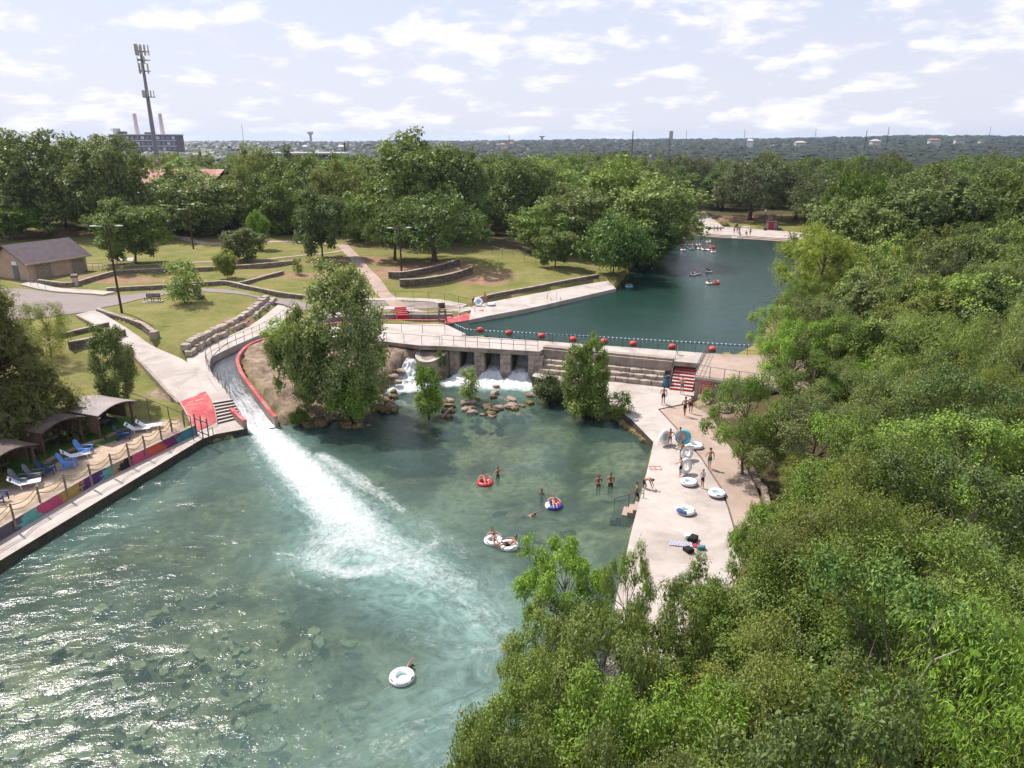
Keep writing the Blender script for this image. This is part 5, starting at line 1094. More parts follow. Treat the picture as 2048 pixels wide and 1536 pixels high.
b = P(1800, 1420, 9.0); b.z = float(TZ(b.x, b.y)); dead_tree('bare forked dead branch among the foreground trees', b, [(0, 0, 0), (.1, 0, 4), (-.3, -.2, 7.5), (.2, -.5, 9.6), (.7, -.6, 10.0)], .06, [[(-.1, -.1, 7), (-.9, -.4, 8.6), (-1.4, -.5, 9.6), (-1.3, -.5, 10.3)], [(.2, -.5, 9.6), (-.2, -.7, 10.6), (-.1, -.8, 11.2)]])
# ------------------------------------------------------------------ far woods up to the skyline
g = np.random.default_rng(9); N = 9000
d = 300 * (3400 / 300) ** (g.random(N) ** .85); a = g.uniform(-.80, .80, N); x = d * np.sin(a); y = d * np.cos(a)
zb = TZ(x, y); R_ = g.uniform(4.5, 8, N) * np.interp(d, [300, 3400], [1, 2.6]); Hh = g.uniform(6, 10.5, N) * np.interp(d, [300, 3400], [1, 1.35])
gap = fbm(x * .008, y * .008, 3.) > .62; ok = ~(gap & (d > 500)); x, y, zb, R_, Hh = x[ok], y[ok], zb[ok], R_[ok], Hh[ok]; N = len(x); K = 18
dd = unit(g.normal(size=(N, K, 3)) + np.array([0, 0, .5])); c = np.stack([x, y, zb + Hh * .55], 1)[:, None, :] + dd * np.stack([R_, R_, Hh * .5], 1)[:, None, :] * g.uniform(.6, 1.0, (N, K, 1))
nr = unit(dd * .5 + np.array([0, -.3, 1.0]) + g.normal(size=(N, K, 3)) * .12); s1 = unit(np.cross(nr, g.normal(size=(N, K, 3)))); s2 = np.cross(nr, s1); sz = (R_ * .42)[:, None, None]
v = np.stack([c - s1 * sz, c - s2 * sz * .8, c + s1 * sz, c + s2 * sz * .8], 2).reshape(-1, 3); rv = np.clip(np.repeat(g.random(N), K) * .6 + g.random(N * K) * .4, 0, 1)
tag(link('far_woods', grid_mesh('far_woods', v, np.arange(len(v), dtype=np.int32).reshape(-1, 4), LM['farw'], False, dict(rv=('FACE', rv)))), 'dark wooded plain and hills running to the skyline', 'woods', kind='stuff')

# ------------------------------------------------------------------ far buildings, mast, poles
M['facade'] = plain('brown_brick_facade', (.155, .10, .115, 1), (.12, .08, .09, 1), .8, .1, 0)
M['render_w'] = plain('white_render', (.72, .68, .68, 1), (.62, .58, .58, 1), .8, .05, 0)
M['glassy'] = plain('pale_window_glass', (.30, .31, .36, 1), (.2, .21, .25, 1), .2, .2, 0)
M['chim'] = plain('pinkish_concrete_stack', (.66, .56, .53, 1), (.60, .50, .48, 1), .85, .08, 0)
M['redroof'] = plain('rusty_red_metal_roof', (.30, .095, .065, 1), (.38, .20, .16, 1), .7, .35, .3, .05, stretch=(3, .3, 1))
M['shingle'] = plain('dark_shingle_roof', (.115, .090, .098, 1), (.085, .066, .072, 1), .9, 1.2, .5, .03)
M['tanwall'] = plain('tan_board_wall', (.50, .36, .265, 1), (.42, .30, .22, 1), .85, 1.0, .2, .02)
M['ivory'] = plain('ivory_panel', (.55, .52, .44, 1), (.45, .42, .36, 1), .7, 1, 0)
M['mast'] = plain('grey_steel_mast', (.235, .245, .29, 1), (.20, .21, .25, 1), .5, .4, 0)
hotel = empty('apartment_block', tuple(PY(287, 300, 900)), R(3), 'long brick and white block with two tall leaning-looking stacks on the skyline', 'building')
hz0 = PY(287, 300, 900).z; hp = lambda px, py: (PY(px, py, 900) - Vector(hotel.location))
x0, x1 = hp(222, 290).x, hp(352, 290).x; zt = hp(287, 270).z; W = x1 - x0; xm = (x0 + x1) / 2
MB().box((xm, 12, zt / 2 - 14), (W, 24, zt + 28)).build('wall', M['facade'], hotel)
MB().box((xm, 11.8, zt + .4), (W + 1.5, 25, .9)).build('parapet', M['render_w'], hotel)
for i, zf_ in enumerate((zt - 6.2, zt - 12.6)): MB().box((xm, -.3, zf_), (W + .6, .8, 1.0)).build('band', M['render_w'], hotel)
for r in range(3):
    for i in range(13):
        xx = x0 + W * (i + .5) / 13; MB().box((xx, -.12, zt - 3.2 - r * 6.3), (W / 13 * .62, .3, 3.2)).build('window', M['glassy'] if (i + r) % 3 else M['render_w'], hotel)
for px in (265, 315):
    b = hp(px, 268); MB().lathe([(3.0, 0), (2.6, 8), (2.3, 16), (2.1, 24.5)], 4, (b.x, 14, zt)).build('stack', M['chim'], hotel)
for px, w_, h_, mt in ((229, 5, 6.5, 'render_w'), (240, 8, 3.4, 'facade'), (291, 6, 2.4, 'facade')): b = hp(px, 268); MB().box((b.x, 8, zt + .8 + h_ / 2), (w_, 8, h_)).build('roof_house', M[mt], hotel)
def text_mesh(body, size, name='lettering', mat=None, ext=0.0, align='CENTER'):
    cu = bpy.data.curves.new(name, 'FONT'); cu.body = body; cu.size = size; cu.align_x = align; cu.extrude = ext; cu.resolution_u = 2
    ob = bpy.data.objects.new(name, cu); C.objects.link(ob); dg = bpy.context.evaluated_depsgraph_get(); me = bpy.data.meshes.new_from_object(ob.evaluated_get(dg))
    bpy.data.objects.remove(ob); bpy.data.curves.remove(cu); me.name = name
    me.materials.clear(); me.materials.append(mat); return me
b = hp(226, 258); link('roof_lettering', text_mesh('LOMA', 4.2, 'roof_lettering', M['facade'], .2), hotel, (b.x, 8, b.z - 2), (R(90), 0, 0))
# long shed and white roofs in the middle distance
sh = PY(575, 318, 330); shed = empty('long_shed', (sh.x, sh.y, sh.z), 0, 'long low shed with a white roof edge behind the woods', 'building'); q = lambda px, py: PY(px, py, 330) - sh
MB().box(((q(480, 0).x + q(660, 0).x) / 2, 8, q(575, 312).z / 2 - 3), (q(660, 0).x - q(480, 0).x, 15, q(575, 310).z + 8)).build('wall', M['facade'], shed)
MB().box(((q(480, 0).x + q(660, 0).x) / 2, 8, q(575, 307).z), (q(660, 0).x - q(480, 0).x + 2, 17, .8)).build('roof', M['render_w'], shed)
for i, (a, b_, yy, hh) in enumerate(((510, 545, 316, 2.2), (548, 600, 318, 1.8), (575, 625, 323, 2.2))):
    c0 = PY((a + b_) / 2, yy + 6, 300 - i * 8); o = empty('white_hut', tuple(c0), 0, ('left', 'middle', 'right')[i] + 'most of the small white flat roofs in front of the long shed', 'building')
    w_ = PY(b_, yy, c0.y).x - PY(a, yy, c0.y).x; MB().box((0, 2, 0), (w_, 4, hh)).build('wall', M['ivory'], o); MB().box((0, 2, hh / 2 + .15), (w_ + .5, 4.6, .25)).build('roof', M['render_w'], o)
# rusty roof hall
rc_ = PY(330, 360, 158); hall = empty('hall', (rc_.x, rc_.y, 5.0), R(-4), 'hall with a rusty red metal roof hidden in the left woods', 'building'); zr = PY(340, 338, 158).z - 5; ze = PY(340, 366, 152).z - 5; w_ = 27
MB().add([(-w_ / 2, -7, ze), (w_ / 2, -7, ze), (w_ / 2, 0, zr), (-w_ / 2, 0, zr), (-w_ / 2, 7, ze), (w_ / 2, 7, ze)], [(0, 1, 2, 3), (3, 2, 5, 4)]).build('roof', M['redroof'], hall)
MB().box((0, 0, ze / 2 - .3), (w_ - 1, 13, ze)).build('wall', M['tanwall'], hall)
# houses on the skyline
HS = [(1005, 289, 14, 'orange roofed house on the middle skyline', 'redroof'), (1022, 287, 10, 'small orange house right of the other on the middle skyline', 'redroof'), (1292, 281, 12, 'grey roofed house below the tall black pole', 'shingle'), (1500, 281, 14, 'bright white house on the right skyline', 'render_w'), (1545, 293, 10, 'small white house below the bright white one', 'render_w'), (1575, 291, 18, 'brown house in the trees on the right skyline', 'shingle'),
      (1600, 285, 24, 'long grey roofed house on the right skyline', 'ivory'), (1750, 282, 22, 'pale house behind the round tree on the skyline', 'ivory'), (1868, 280, 26, 'large tan house with pink roof on the right skyline', 'redroof'), (1918, 279, 20, 'grey hipped roof house on the right skyline', 'shingle'), (1965, 281, 16, 'low grey house furthest right on the skyline', 'shingle'), (683, 293, 16, 'white flat house left of the tallest tree on the skyline', 'render_w'), (610, 293, 10, 'tiny white building on the left skyline', 'render_w')]
for px, py, w_, lab, rm in HS:
    Y = 1350.0; b = PY(px, py + 4, Y); o = empty('house', tuple(b), R(random.uniform(-20, 20)), lab, 'house'); w_ = w_ * .75; h_ = 3.4
    MB().box((0, 0, h_ / 2 - 8), (w_, 9, h_ + 16)).build('wall', M['ivory' if rm != 'render_w' else 'render_w'], o)
    MB().add([(-w_ / 2 - 1, -5.5, h_), (w_ / 2 + 1, -5.5, h_), (w_ / 2 + 1, 5.5, h_), (-w_ / 2 - 1, 5.5, h_), (-w_ / 4, 0, h_ + 2.6), (w_ / 4, 0, h_ + 2.6)], [(0, 1, 5, 4), (1, 2, 5), (2, 3, 4, 5), (3, 0, 4)]).build('roof', M[rm], o)
    for k in range(3): MB().box(((k - 1) * w_ * .3, -4.53, h_ * .55), (w_ * .12, .1, 1.6)).build('window', M['glassy'], o)
# water towers
for px, top, bot, lab in ((622, 262, 282, 'water tower with a flat head on the left skyline'), (1084, 271, 281, 'faint pink water tower on the middle skyline')):
    b = PY(px, bot, 2200); h_ = PY(px, top, 2200).z - b.z; o = empty('water_tower', tuple(b), 0, lab, 'water tower')
    MB().lathe([(4.5, -20), (3.6, h_ * .2), (3.4, h_ * .62)], 12).build('stem', M['ivory'], o)
    MB().lathe([(3.4, h_ * .6), (8.5, h_ * .74), (9, h_ * .95), (6, h_), (.01, h_ + .5)], 16).build('tank', M['render_w'], o)
# poles and masts on the skyline
for px, top, bot, Y, r_, lab, mt in ((1265, 261, 284, 700, .55, 'black utility pole on the right skyline', 'pole'), (1337, 262, 312, 330, .30, 'tall grey lamp mast standing in the woods', 'steel'), (1018, 270, 305, 420, .25, 'thin grey pole above the middle woods', 'steel'), (1372, 260, 280, 1400, .5, 'thin mast left of the white house', 'steel'), (1488, 258, 280, 1400, .5, 'thin mast above the white house', 'steel'), (1629, 258, 285, 1400, .5, 'thin mast on the skyline above the live oak', 'steel'), (1731, 260, 282, 900, .5, 'dark pole on the skyline right of the live oak', 'pole'), (1774, 254, 282, 900, .45, 'tall dark pole on the skyline above the pale house', 'pole'), (1977, 254, 278, 1400, .5, 'thin mast at the right end of the skyline', 'steel'), (487, 250, 282, 1800, .7, 'very thin radio mast on the left skyline', 'steel'), (690, 285, 302, 600, .9, 'dark post beside the white flat house', 'pole')):
    b = PY(px, bot, Y); t_ = PY(px, top, Y); o = empty('pole', (b.x, b.y, b.z), 0, lab, 'pole')
    MB().tube([(0, 0, -12), (0, 0, t_.z - b.z)], [r_, r_ * .7], 6).build('shaft', M[mt], o)
    if Y == 330: MB().box((.5, 0, t_.z - b.z - 1.6), (1.6, .5, 3.2)).build('lamp_panel', M['ivory'], o)
# antenna mast
ab = PY(313, 310, 165); ab.z = 6.0; mast = empty('antenna_mast', tuple(ab), 0, 'tall grey monopole mast with four tiers of antenna panels', 'mast'); ah = PY(281, 92, 165).z - 6.0
MB().lathe([(.72, 0), (.55, ah * .35), (.34, ah * .75), (.22, ah)], 12).build('pole', M['mast'], mast)
pan = MB().box((0, 0, 0), (.32, .18, 2.0)).mesh('antenna_panel', M['ivory']); pan_s = MB().box((0, 0, 0), (.20, .14, 1.4)).mesh('antenna_panel', M['ivory'])
for py, rad, n_, me, dz in ((103, 1.7, 12, pan, .3), (120, 1.6, 3, pan_s, 0), (142, 1.35, 6, pan, .5), (194, 1.5, 12, pan_s, .6)):
    z_ = PY(290, py, 165).z - 6.0; fr = MB()
    for k in range(3):
        a = k * 2.094 + .4; a2 = a + 2.094; p1, p2 = Vector((rad * math.cos(a), rad * math.sin(a), z_)), Vector((rad * math.cos(a2), rad * math.sin(a2), z_)); fr.beam(p1, p2, .14, .14); fr.beam((0, 0, z_), (p1 + p2) / 2, .16, .16)
    plat = fr.build('antenna_platform', M['mast'], mast)
    for k in range(n_):
        side = k % 3; u = ((k // 3) + .5) / max(1, n_ // 3); a = side * 2.094 + .4; a2 = a + 2.094; p = Vector((rad * math.cos(a), rad * math.sin(a), 0)).lerp(Vector((rad * math.cos(a2), rad * math.sin(a2), 0)), u) * 1.08
        link('antenna_panel', me, plat, (p.x, p.y, z_ + dz), (0, 0, math.atan2(p.y, p.x) + math.pi / 2))
# ------------------------------------------------------------------ stone hut on the left
hb = [T(60, 562), T(176, 541)]; hx = (hb[1] - hb[0]); hang = math.atan2(hx.y, hx.x); hl = hx.length; zb_ = min(hb[0].z, hb[1].z) - .1
hut = empty('park_hut', (hb[0].x, hb[0].y, zb_), hang, 'tan stone and board park hut with a dark shingle roof at the left edge', 'building'); hw = 7.5; wh = 2.6
MB().prism([(0, 0), (hl, 0), (hl, hw), (0, hw)], -.4, wh).build('wall', M['tanwall'], hut)
MB().add([(-.01, 0, wh), (-.01, hw, wh), (-.01, hw / 2, wh + 2.05), (hl + .01, 0, wh), (hl + .01, hw, wh), (hl + .01, hw / 2, wh + 2.05)], [(0, 2, 1), (3, 4, 5)]).build('gable', M['tanwall'], hut)
rf = MB(); ov = .6
for s in (0, 1):
    y0, y1 = (-ov, hw / 2) if s == 0 else (hw + ov, hw / 2); ze_ = wh + .12 - ov * .42
    rf.add([(-ov, y0, ze_), (hl + ov, y0, ze_), (hl + ov, y1, wh + 2.2), (-ov, y1, wh + 2.2), (-ov, y0, ze_ - .14), (hl + ov, y0, ze_ - .14), (hl + ov, y1, wh + 2.06), (-ov, y1, wh + 2.06)], [(0, 1, 2, 3), (7, 6, 5, 4), (0, 4, 5, 1), (1, 5, 6, 2), (2, 6, 7, 3), (3, 7, 4, 0)])
rf.build('roof', M['shingle'], hut)
MB().beam((-ov, -ov - .03, wh - .2), (hl + ov, -ov - .03, wh - .2), .05, .2).build('fascia', M['tanwall'], hut)
M['hutstone'] = masonry('pale_hut_stone', (.48, .40, .31, 1), (.33, .26, .19, 1), (.25, .2, .15, 1), 3.2)
for u0, u1 in ((.12, .36), (.74, .94)): MB().box((hl * (u0 + u1) / 2, -.03, wh * .48), (hl * (u1 - u0), .1, wh * .9)).build('stone_panel', M['hutstone'], hut)
for u in (.1, .38, .72, .96): MB().box((hl * u, -.05, wh / 2), (.16, .12, wh)).build('pilaster', M['tanwall'], hut)
MB().box((-.04, 2.6, 1.05), (.1, 1.1, 2.1)).build('door', M['steel'], hut); MB().box((-.06, 2.6, 2.35), (.06, 1.0, .5)).build('door_sign', M['white'], hut)
MB().prism([(-.3, -1.3), (hl + 2.2, -1.3), (hl + 2.2, 0), (hl + .02, 0), (-.3, 0)], -.5, .12).build('porch', M['conc_wall'], hut)
rail_run('railing', 'thin railing on the porch end of the park hut', [hb[1] + Vector((.3, -.9, .1)), hb[1] + Vector((1.9, -.5, .1)), hb[1] + Vector((1.9, .6, .1))], 1.0, M['rust'], (1.0,), .9)
rail_run('hand_rail', 'pale handrail on the ramp in front of the park hut', [T(62, 572), T(92, 580)], .95, M['steel'], (1.0,), 1.6)
pl = T(152, 571); o = empty('barbecue_pedestal', tuple(pl), R(20), 'pale square pedestal with a dark cap beside the lawn wall', 'pedestal'); MB().box((0, 0, .55), (.7, .7, 1.1), taper=.88).build('pillar', M['conc'], o); MB().box((0, 0, 1.3), (.8, .7, .4), rot=Matrix.Rotation(.25, 3, 'X')).build('cap', M['stone_dk'], o)
# bench and monument
bb = T(306, 604); bench = empty('park_bench', tuple(bb), R(4), 'dark slatted park bench on a pale slab', 'bench'); MB().box((0, 0, .03), (2.2, 1.2, .1)).build('slab', M['conc'], bench)
for i in range(4): MB().box((0, -.28 + i * .14, .47), (1.7, .11, .04)).build('seat_slat', M['rust'], bench)
for i in range(4): MB().box((0, .30 + i * .03, .58 + i * .12), (1.7, .03, .1)).build('back_slat', M['rust'], bench)
for x in (-.8, 0, .8): MB().beam((x, -.3, .05), (x, -.3, .62), .06, .06).beam((x, .27, .05), (x, .4, 1.0), .06, .06).beam((x, -.3, .44), (x, .3, .44), .06, .05).build('leg', M['rust'], bench)
mb_ = T(396, 598); mon = empty('stone_monument', tuple(mb_), R(10), 'upright grey stone marker behind the young tree', 'monument'); MB().box((0, 0, .2), (1.5, .9, .5)).build('base', M['stone_dk'], mon)
me = rough_block(.95, .4, 1.5, 3.3, 3, .04); me.materials.append(M['steel']); link('tablet', me, mon, (0, 0, 1.15))
# lamp posts
def lamp_post(name, label, base, ty, wire=None, double=True, r=.15):
    h = PY(*(pix(base)[0], ty), base.y).z - base.z; o = empty(name, tuple(base), R(8), label, 'lamp'); MB().tube([(0, 0, -.4), (0, 0, h)], [r, r * .62], 8).build('post', M['pole'], o)
    for s in ((-1, 1) if double else (-1,)):
        arm = MB().tube([(0, 0, h - .45), (s * .5, 0, h - .15), (s * 1.0, 0, h - .12)], .035, 5).build('arm', M['steel'], o)
        MB().ell((s * 1.35, 0, h - .1), (.45, .16, .08), 8, 6).build('lamp_head', M['render_w'], arm)
    return h
l1 = T(244, 626); lamp_post('lamp_post', 'tall wooden lamp post with two heads on the left lawn edge', l1, 450)
l2 = T(387, 498); h2 = lamp_post('lamp_post', 'wooden lamp post with one head at the woods edge', l2, 417, double=False)
l3 = T(803, 542); lamp_post('lamp_post', 'wooden lamp post with two heads in front of the big oak', l3, 454)
w0 = l2 + Vector((0, 0, h2 - .3)); w1 = PY(640, 475, 118); pts = [w0.lerp(w1, k / 14) + Vector((0, 0, -1.2 * math.sin(math.pi * k / 14))) for k in range(15)]
tag(MB().tube(pts, .02, 4).build('overhead_wire', M['black']), 'thin overhead wire sagging from the single-headed lamp post', 'wire')
# ------------------------------------------------------------------ promenade: mural wall, rope fence, pavilions, chairs
MUR = [(-400, (.11, .09, .125)), (40, (.13, .37, .34)), (75, (.50, .075, .16)), (122, (.40, .27, .06)), (160, (.085, .03, .16)), (202, (.13, .37, .34)), (226, (.38, .27, .14)), (238, (.02, .018, .02)), (262, (.55, .085, .17)), (298, (.58, .10, .055)), (326, (.17, .03, .12)), (356, (.055, .24, .27)), (395, None)]
mw = empty('mural_wall', tuple(P(190, 966, .55)), 0, 'long low wall painted in teal, pink, mustard and purple patches along the promenade', 'wall'); mo = Vector(mw.location)
mural_m = [plain('mural_paint', c + (1,), tuple(v * .8 for v in c) + (1,), .75, 2.5, .15, .01) for _, c in MUR[:-1]]
wa, wb = P(-420, 1330, .55), P(190, 966, .55); wc_ = P(392, 867, .55)
line = resample([wa, wb, wc_], 260); acc = MB(); hh_ = .78; nz = 8; pxs = [pix(p)[0] for p in line]
nrm2 = offset_line(line, .15); inn2 = offset_line(line, -.15); front, backl = (nrm2, inn2) if nrm2[50][1] < inn2[50][1] else (inn2, nrm2)
body = MB(); base_i = 0; vv = []; ff = []; mi = []
for i in range(260):
    for k in range(nz + 1): vv.append((front[i][0] - mo.x, front[i][1] - mo.y, .4 + (hh_ + .15) * k / nz - mo.z))
for i in range(259):
    for k in range(nz):
        ff.append((i * (nz + 1) + k, (i + 1) * (nz + 1) + k, (i + 1) * (nz + 1) + k + 1, i * (nz + 1) + k + 1))
        jag = 9 * (float(vnoise(i // 3 * .9, k * 1.7, 2.)) - .5) * 2 + (k - 4) * 1.6 * (1 if (i // 40) % 2 else -1); pxj = pxs[i] + jag; m_ = 0
        for q_, (a, c) in enumerate(MUR[:-1]):
            if pxj >= a: m_ = q_
        mi.append(m_)
face = bpy.data.meshes.new('painted_face'); face.from_pydata(vv, [], ff)
for m_ in mural_m: face.materials.append(m_)
face.polygons.foreach_set('material_index', mi); face.update(); link('painted_face', face, mw)
bl2 = MB(); vs = []
for i in range(0, 260, 3):
    f0, b0 = front[i], backl[i]; iv = (b0 - f0) * .03; vs += [(f0[0] + iv[0] - mo.x, f0[1] + iv[1] - mo.y, -.3 - mo.z), (f0[0] + iv[0] - mo.x, f0[1] + iv[1] - mo.y, 1.345 - mo.z), (b0[0] - mo.x, b0[1] - mo.y, 1.345 - mo.z), (b0[0] - mo.x, b0[1] - mo.y, -.3 - mo.z)]
nn = len(vs) // 4; bl2.add(vs, [(i * 4 + e, i * 4 + (e + 1) % 4, (i + 1) * 4 + (e + 1) % 4, (i + 1) * 4 + e) for i in range(nn - 1) for e in range(4)]); bl2.build('wall_body', M['conc_wall'], mw)
M['rope'] = plain('yellowed_rope', (.36, .30, .075, 1), (.24, .19, .05, 1), .9, 12, .3, .01)
rp_pix = [(-60, 1098), (28, 1042), (80, 1006), (132, 980), (182, 959), (224, 938), (258, 916), (290, 900), (323, 880), (344, 864), (368, 848)]
rf_ = empty('rope_fence', tuple(P(190, 966, 1.3)), 0, 'row of wooden posts with sagging yellow ropes above the painted wall', 'fence'); ro = Vector(rf_.location)
tops = []
for i, (a, b) in enumerate(rp_pix):
    w = P(a, b, 1.3); tops.append(w); MB().tube([(w.x - ro.x, w.y - ro.y, -.5), (w.x - ro.x + .03, w.y - ro.y, .6), (w.x - ro.x, w.y - ro.y, 1.18)], [.075, .065, .06], 7).build('post', M['wood_grey'], rf_)
for a, b in zip(tops[:-1], tops[1:]):
    for hgt, sag in ((1.08, .28), (.78, .36)):
        MB().tube([a.lerp(b, k / 10) - ro + Vector((0, 0, hgt - sag * math.sin(math.pi * k / 10))) for k in range(11)], .032, 5).build('rope', M['rope'], rf_)
# arched pavilions
M['roofsheet'] = plain('grey_brown_roof_sheet', (.15, .11, .095, 1), (.085, .062, .052, 1), .8, 1.5, .2, .02)
M['canvas'] = plain('brown_canvas_side', (.20, .135, .085, 1), (.15, .10, .065, 1), .9, 1.2, .2, .02)
M['roofpale'] = plain('pale_roof_sheet', (.33, .28, .27, 1), (.25, .21, .20, 1), .7, 1.0, .1, .02)
pd = (P(392, 867, 1.3) - P(190, 966, 1.3)).normalized(); pang = math.atan2(pd.y, pd.x); pn = Vector((-pd.y, pd.x, 0))
def pavilion(label, c, w, dep, h, roof):
    o = empty('shade_pavilion', tuple(c), pang, label, 'pavilion'); n = 12; v = []
    for i in range(n + 1):                           # arch runs along x, ridge across
        u = i / n; z_ = h + .40 * math.sin(math.pi * u); x_ = (u - .5) * (w + .5)
        v += [(x_, -.5, z_), (x_, dep + .4, z_), (x_, dep + .4, z_ - .06), (x_, -.5, z_ - .06)]
    MB().add(v, [(i * 4 + e, i * 4 + (e + 1) % 4, (i + 1) * 4 + (e + 1) % 4, (i + 1) * 4 + e) for i in range(n) for e in range(4)] + [(3, 2, 1, 0), (n * 4, n * 4 + 1, n * 4 + 2, n * 4 + 3)]).build('roof', roof, o)
    for sx in (-.5, .5):
        for y_ in (0, dep): MB().box((sx * w, y_, h / 2 - .1), (.15, .15, h + .2)).build('post', M['wood'], o)
    for y_ in (-.3, dep * .5, dep + .2):
        MB().tube([((u / 10 - .5) * w, y_, h - .12 + .40 * math.sin(math.pi * u / 10)) for u in range(11)], .05, 5).build('arch_rib', M['wood'], o)
    MB().box((-w / 2, dep / 2, h * .62), (.04, dep, h * .75)).build('side_curtain', M['canvas'], o)
    MB().box((0, dep, h * .62), (w, .04, h * .75)).build('back_curtain', M['canvas'], o); MB().box((w / 2, dep * .6, h * .66), (.04, dep * .8, h * .66)).build('side_curtain', M['canvas'], o)
    for k in range(6): MB().box(((k / 5 - .5) * w, dep / 2, h + .38 * math.sin(math.pi * k / 5) - .16), (.06, dep + .8, .1)).build('batten', M['wood'], o)
    t_ = MB().box((0, dep * .55, .74), (1.2, .7, .05)); tb = t_.build('table_top', M['wood_grey'], o)
    for sx in (-.5, .5):
        for sy in (-.28, .28): MB().box((sx, dep * .55 + sy, .36), (.05, .05, .72)).build('table_leg', M['rust'], o)
    return o
pavilion('pale arched pavilion nearest the red ramp', P(236, 866, 1.35), 3.1, 3.0, 2.15, M['roofpale'])
pavilion('middle arched pavilion with a dark speckled roof', P(130, 900, 1.35), 3.1, 2.8, 2.1, M['roofsheet'])
pavilion('arched pavilion cut by the left edge of the picture', P(30, 958, 1.35), 3.1, 2.8, 1.9, M['roofsheet'])
# log edging of the sand
for i, (a, b) in enumerate((((86, 930), (128, 908)), ((130, 906), (208, 880)), ((212, 876), (262, 856)), ((266, 852), (310, 838)))):
    p0, p1 = P(*a, 1.42), P(*b, 1.42); o = MB().tube([p0 - p0, (p1 - p0) * .5 + Vector((0, 0, .04)), p1 - p0], [.2, .22, .18], 9).build('edging_log', M['wood_grey'], None, True, tuple(p0)); tag(o, ('first', 'second', 'third', 'fourth')[i] + ' silvered log edging the sand, counted from the left', 'log', 'logs edging the sand')
# grass mat under pavilions
M['turf'] = plain('bright_turf_mat', (.07, .15, .02, 1), (.05, .11, .015, 1), .9, 6, .5, .03)
drape('turf_mat', [tuple(P(*q, 1.4)[:2]) for q in ((40, 960), (130, 915), (250, 872), (275, 840), (200, 850), (90, 890), (0, 930))], M['turf'], .05)
COLS = dict(lightblue=(.13, .30, .72), navy=(.025, .06, .17), grey=(.19, .20, .25), teal=(.03, .12, .22))
def adirondack(label, loc, rz, col):
    m = M.get('ad_' + col) or plain('plastic_' + col, COLS[col] + (1,), None, .45, 3, 0); M['ad_' + col] = m
    o = empty('lounge_chair', tuple(loc), rz, label, 'chair'); tilt = Matrix.Rotation(R(-24), 3, 'X')
    for i in range(5):
        x = (i - 2) * .115; hh = 1.0 - .05 * abs(i - 2) ** 1.6; MB().box(tilt @ Vector((x, 0, hh / 2)) + Vector((0, .28, .26)), (.10, .025, hh), rot=tilt).build('back_slat', m, o)
    for i in range(5): MB().box((0, -.3 + i * .12, .40 - i * .035), (.56, .10, .025)).build('seat_slat', m, o)
    for s in (-1, 1):
        MB().box((s * .36, -.05, .58), (.14, .75, .03)).build('arm', m, o)
        MB().beam((s * .30, -.38, 0), (s * .30, -.38, .57), .09, .05).build('leg', m, o); MB().beam((s * .29, .55, 0), (s * .29, -.35, .38), .04, .12).build('leg', m, o); MB().beam((s * .30, .32, .2), (s * .30, .32, .57), .06, .04).build('arm_support', m, o)
    return o
def lounger(label, loc, rz):
    o = empty('strap_lounger', tuple(loc), rz, label, 'lounger', 'white strap loungers'); fr = MB()
    prof = [(-.95, .32), (.25, .30), (.85, .85)]
    for s in (-1, 1): fr.tube([(s * .32, y_, z_) for y_, z_ in prof], .025, 6)
    fr.build('frame', M['white'], o); pts = resample([(0, y_, z_) for y_, z_ in prof], 15)
    for i in range(14):
        a, b = Vector(pts[i]), Vector(pts[i + 1]); MB().beam(a.lerp(b, .04), a.lerp(b, .94), .66, .012).build('strap', M['ad_teal'] if (i == 12 and M.get('ad_teal')) else M['white'], o)
    for s in (-1, 1):
        for y_ in (-.7, .2): MB().beam((s * .32, y_, .3), (s * .34, y_ - .05, 0), .03, .03).build('leg', M['white'], o)
    return o
M['ad_teal'] = plain('dark_teal_strap', COLS['teal'] + (1,), None, .5, 3, 0)
fz = 1.36
adirondack('light blue plastic chair facing the river in the middle of the sand', P(172, 908, fz), pang + R(25), 'lightblue')
adirondack('light blue plastic chair in front of a white lounger', P(140, 935, fz), pang + R(35), 'lightblue')
adirondack('navy plastic chair beside the two white loungers', P(250, 877, fz), pang + R(40), 'navy')
adirondack('navy plastic chair next to the grey ones', P(98, 948, fz), pang + R(40), 'navy')
adirondack('grey plastic chair beside the navy one', P(74, 958, fz), pang + R(35), 'grey')
adirondack('grey plastic chair behind the leftmost lounger', P(46, 968, fz), pang + R(30), 'grey')
adirondack('navy plastic chair cut by the left edge', P(0, 1003, fz), pang + R(30), 'navy')
adirondack('navy chair in the shade of the pale pavilion', P(222, 852, fz + .05), pang + R(10), 'navy')
lounger('white lounger nearest the pale pavilion, left of its twin', P(276, 864, fz), pang + R(38)); lounger('white lounger nearest the rope fence corner, right of its twin', P(298, 858, fz), pang + R(42))
lounger('white lounger behind the light blue chair', P(152, 918, fz), pang + R(55)); lounger('white lounger furthest left on the sand', P(50, 974, fz), pang + R(50))
def cafe_chair(label, loc, rz):
    o = empty('cafe_chair', tuple(loc), rz, label, 'chair'); MB().box((0, 0, .45), (.42, .42, .03)).build('seat', M['black'], o); MB().box((0, .2, .72), (.42, .03, .42)).build('backrest', M['black'], o)
    for sx in (-.18, .18):
        for sy in (-.18, .18): MB().tube([(sx, sy, 0), (sx, sy, .45)], .015, 5).build('leg', M['black'], o)
cafe_chair('black cafe chair under the right side of the middle pavilion', P(118, 886, 1.4), 1.0); cafe_chair('black cafe chair under the pale pavilion near its post', P(196, 868, 1.4), 2.2); cafe_chair('black cafe chair by the pavilion at the left edge', P(70, 925, 1.4), .3)
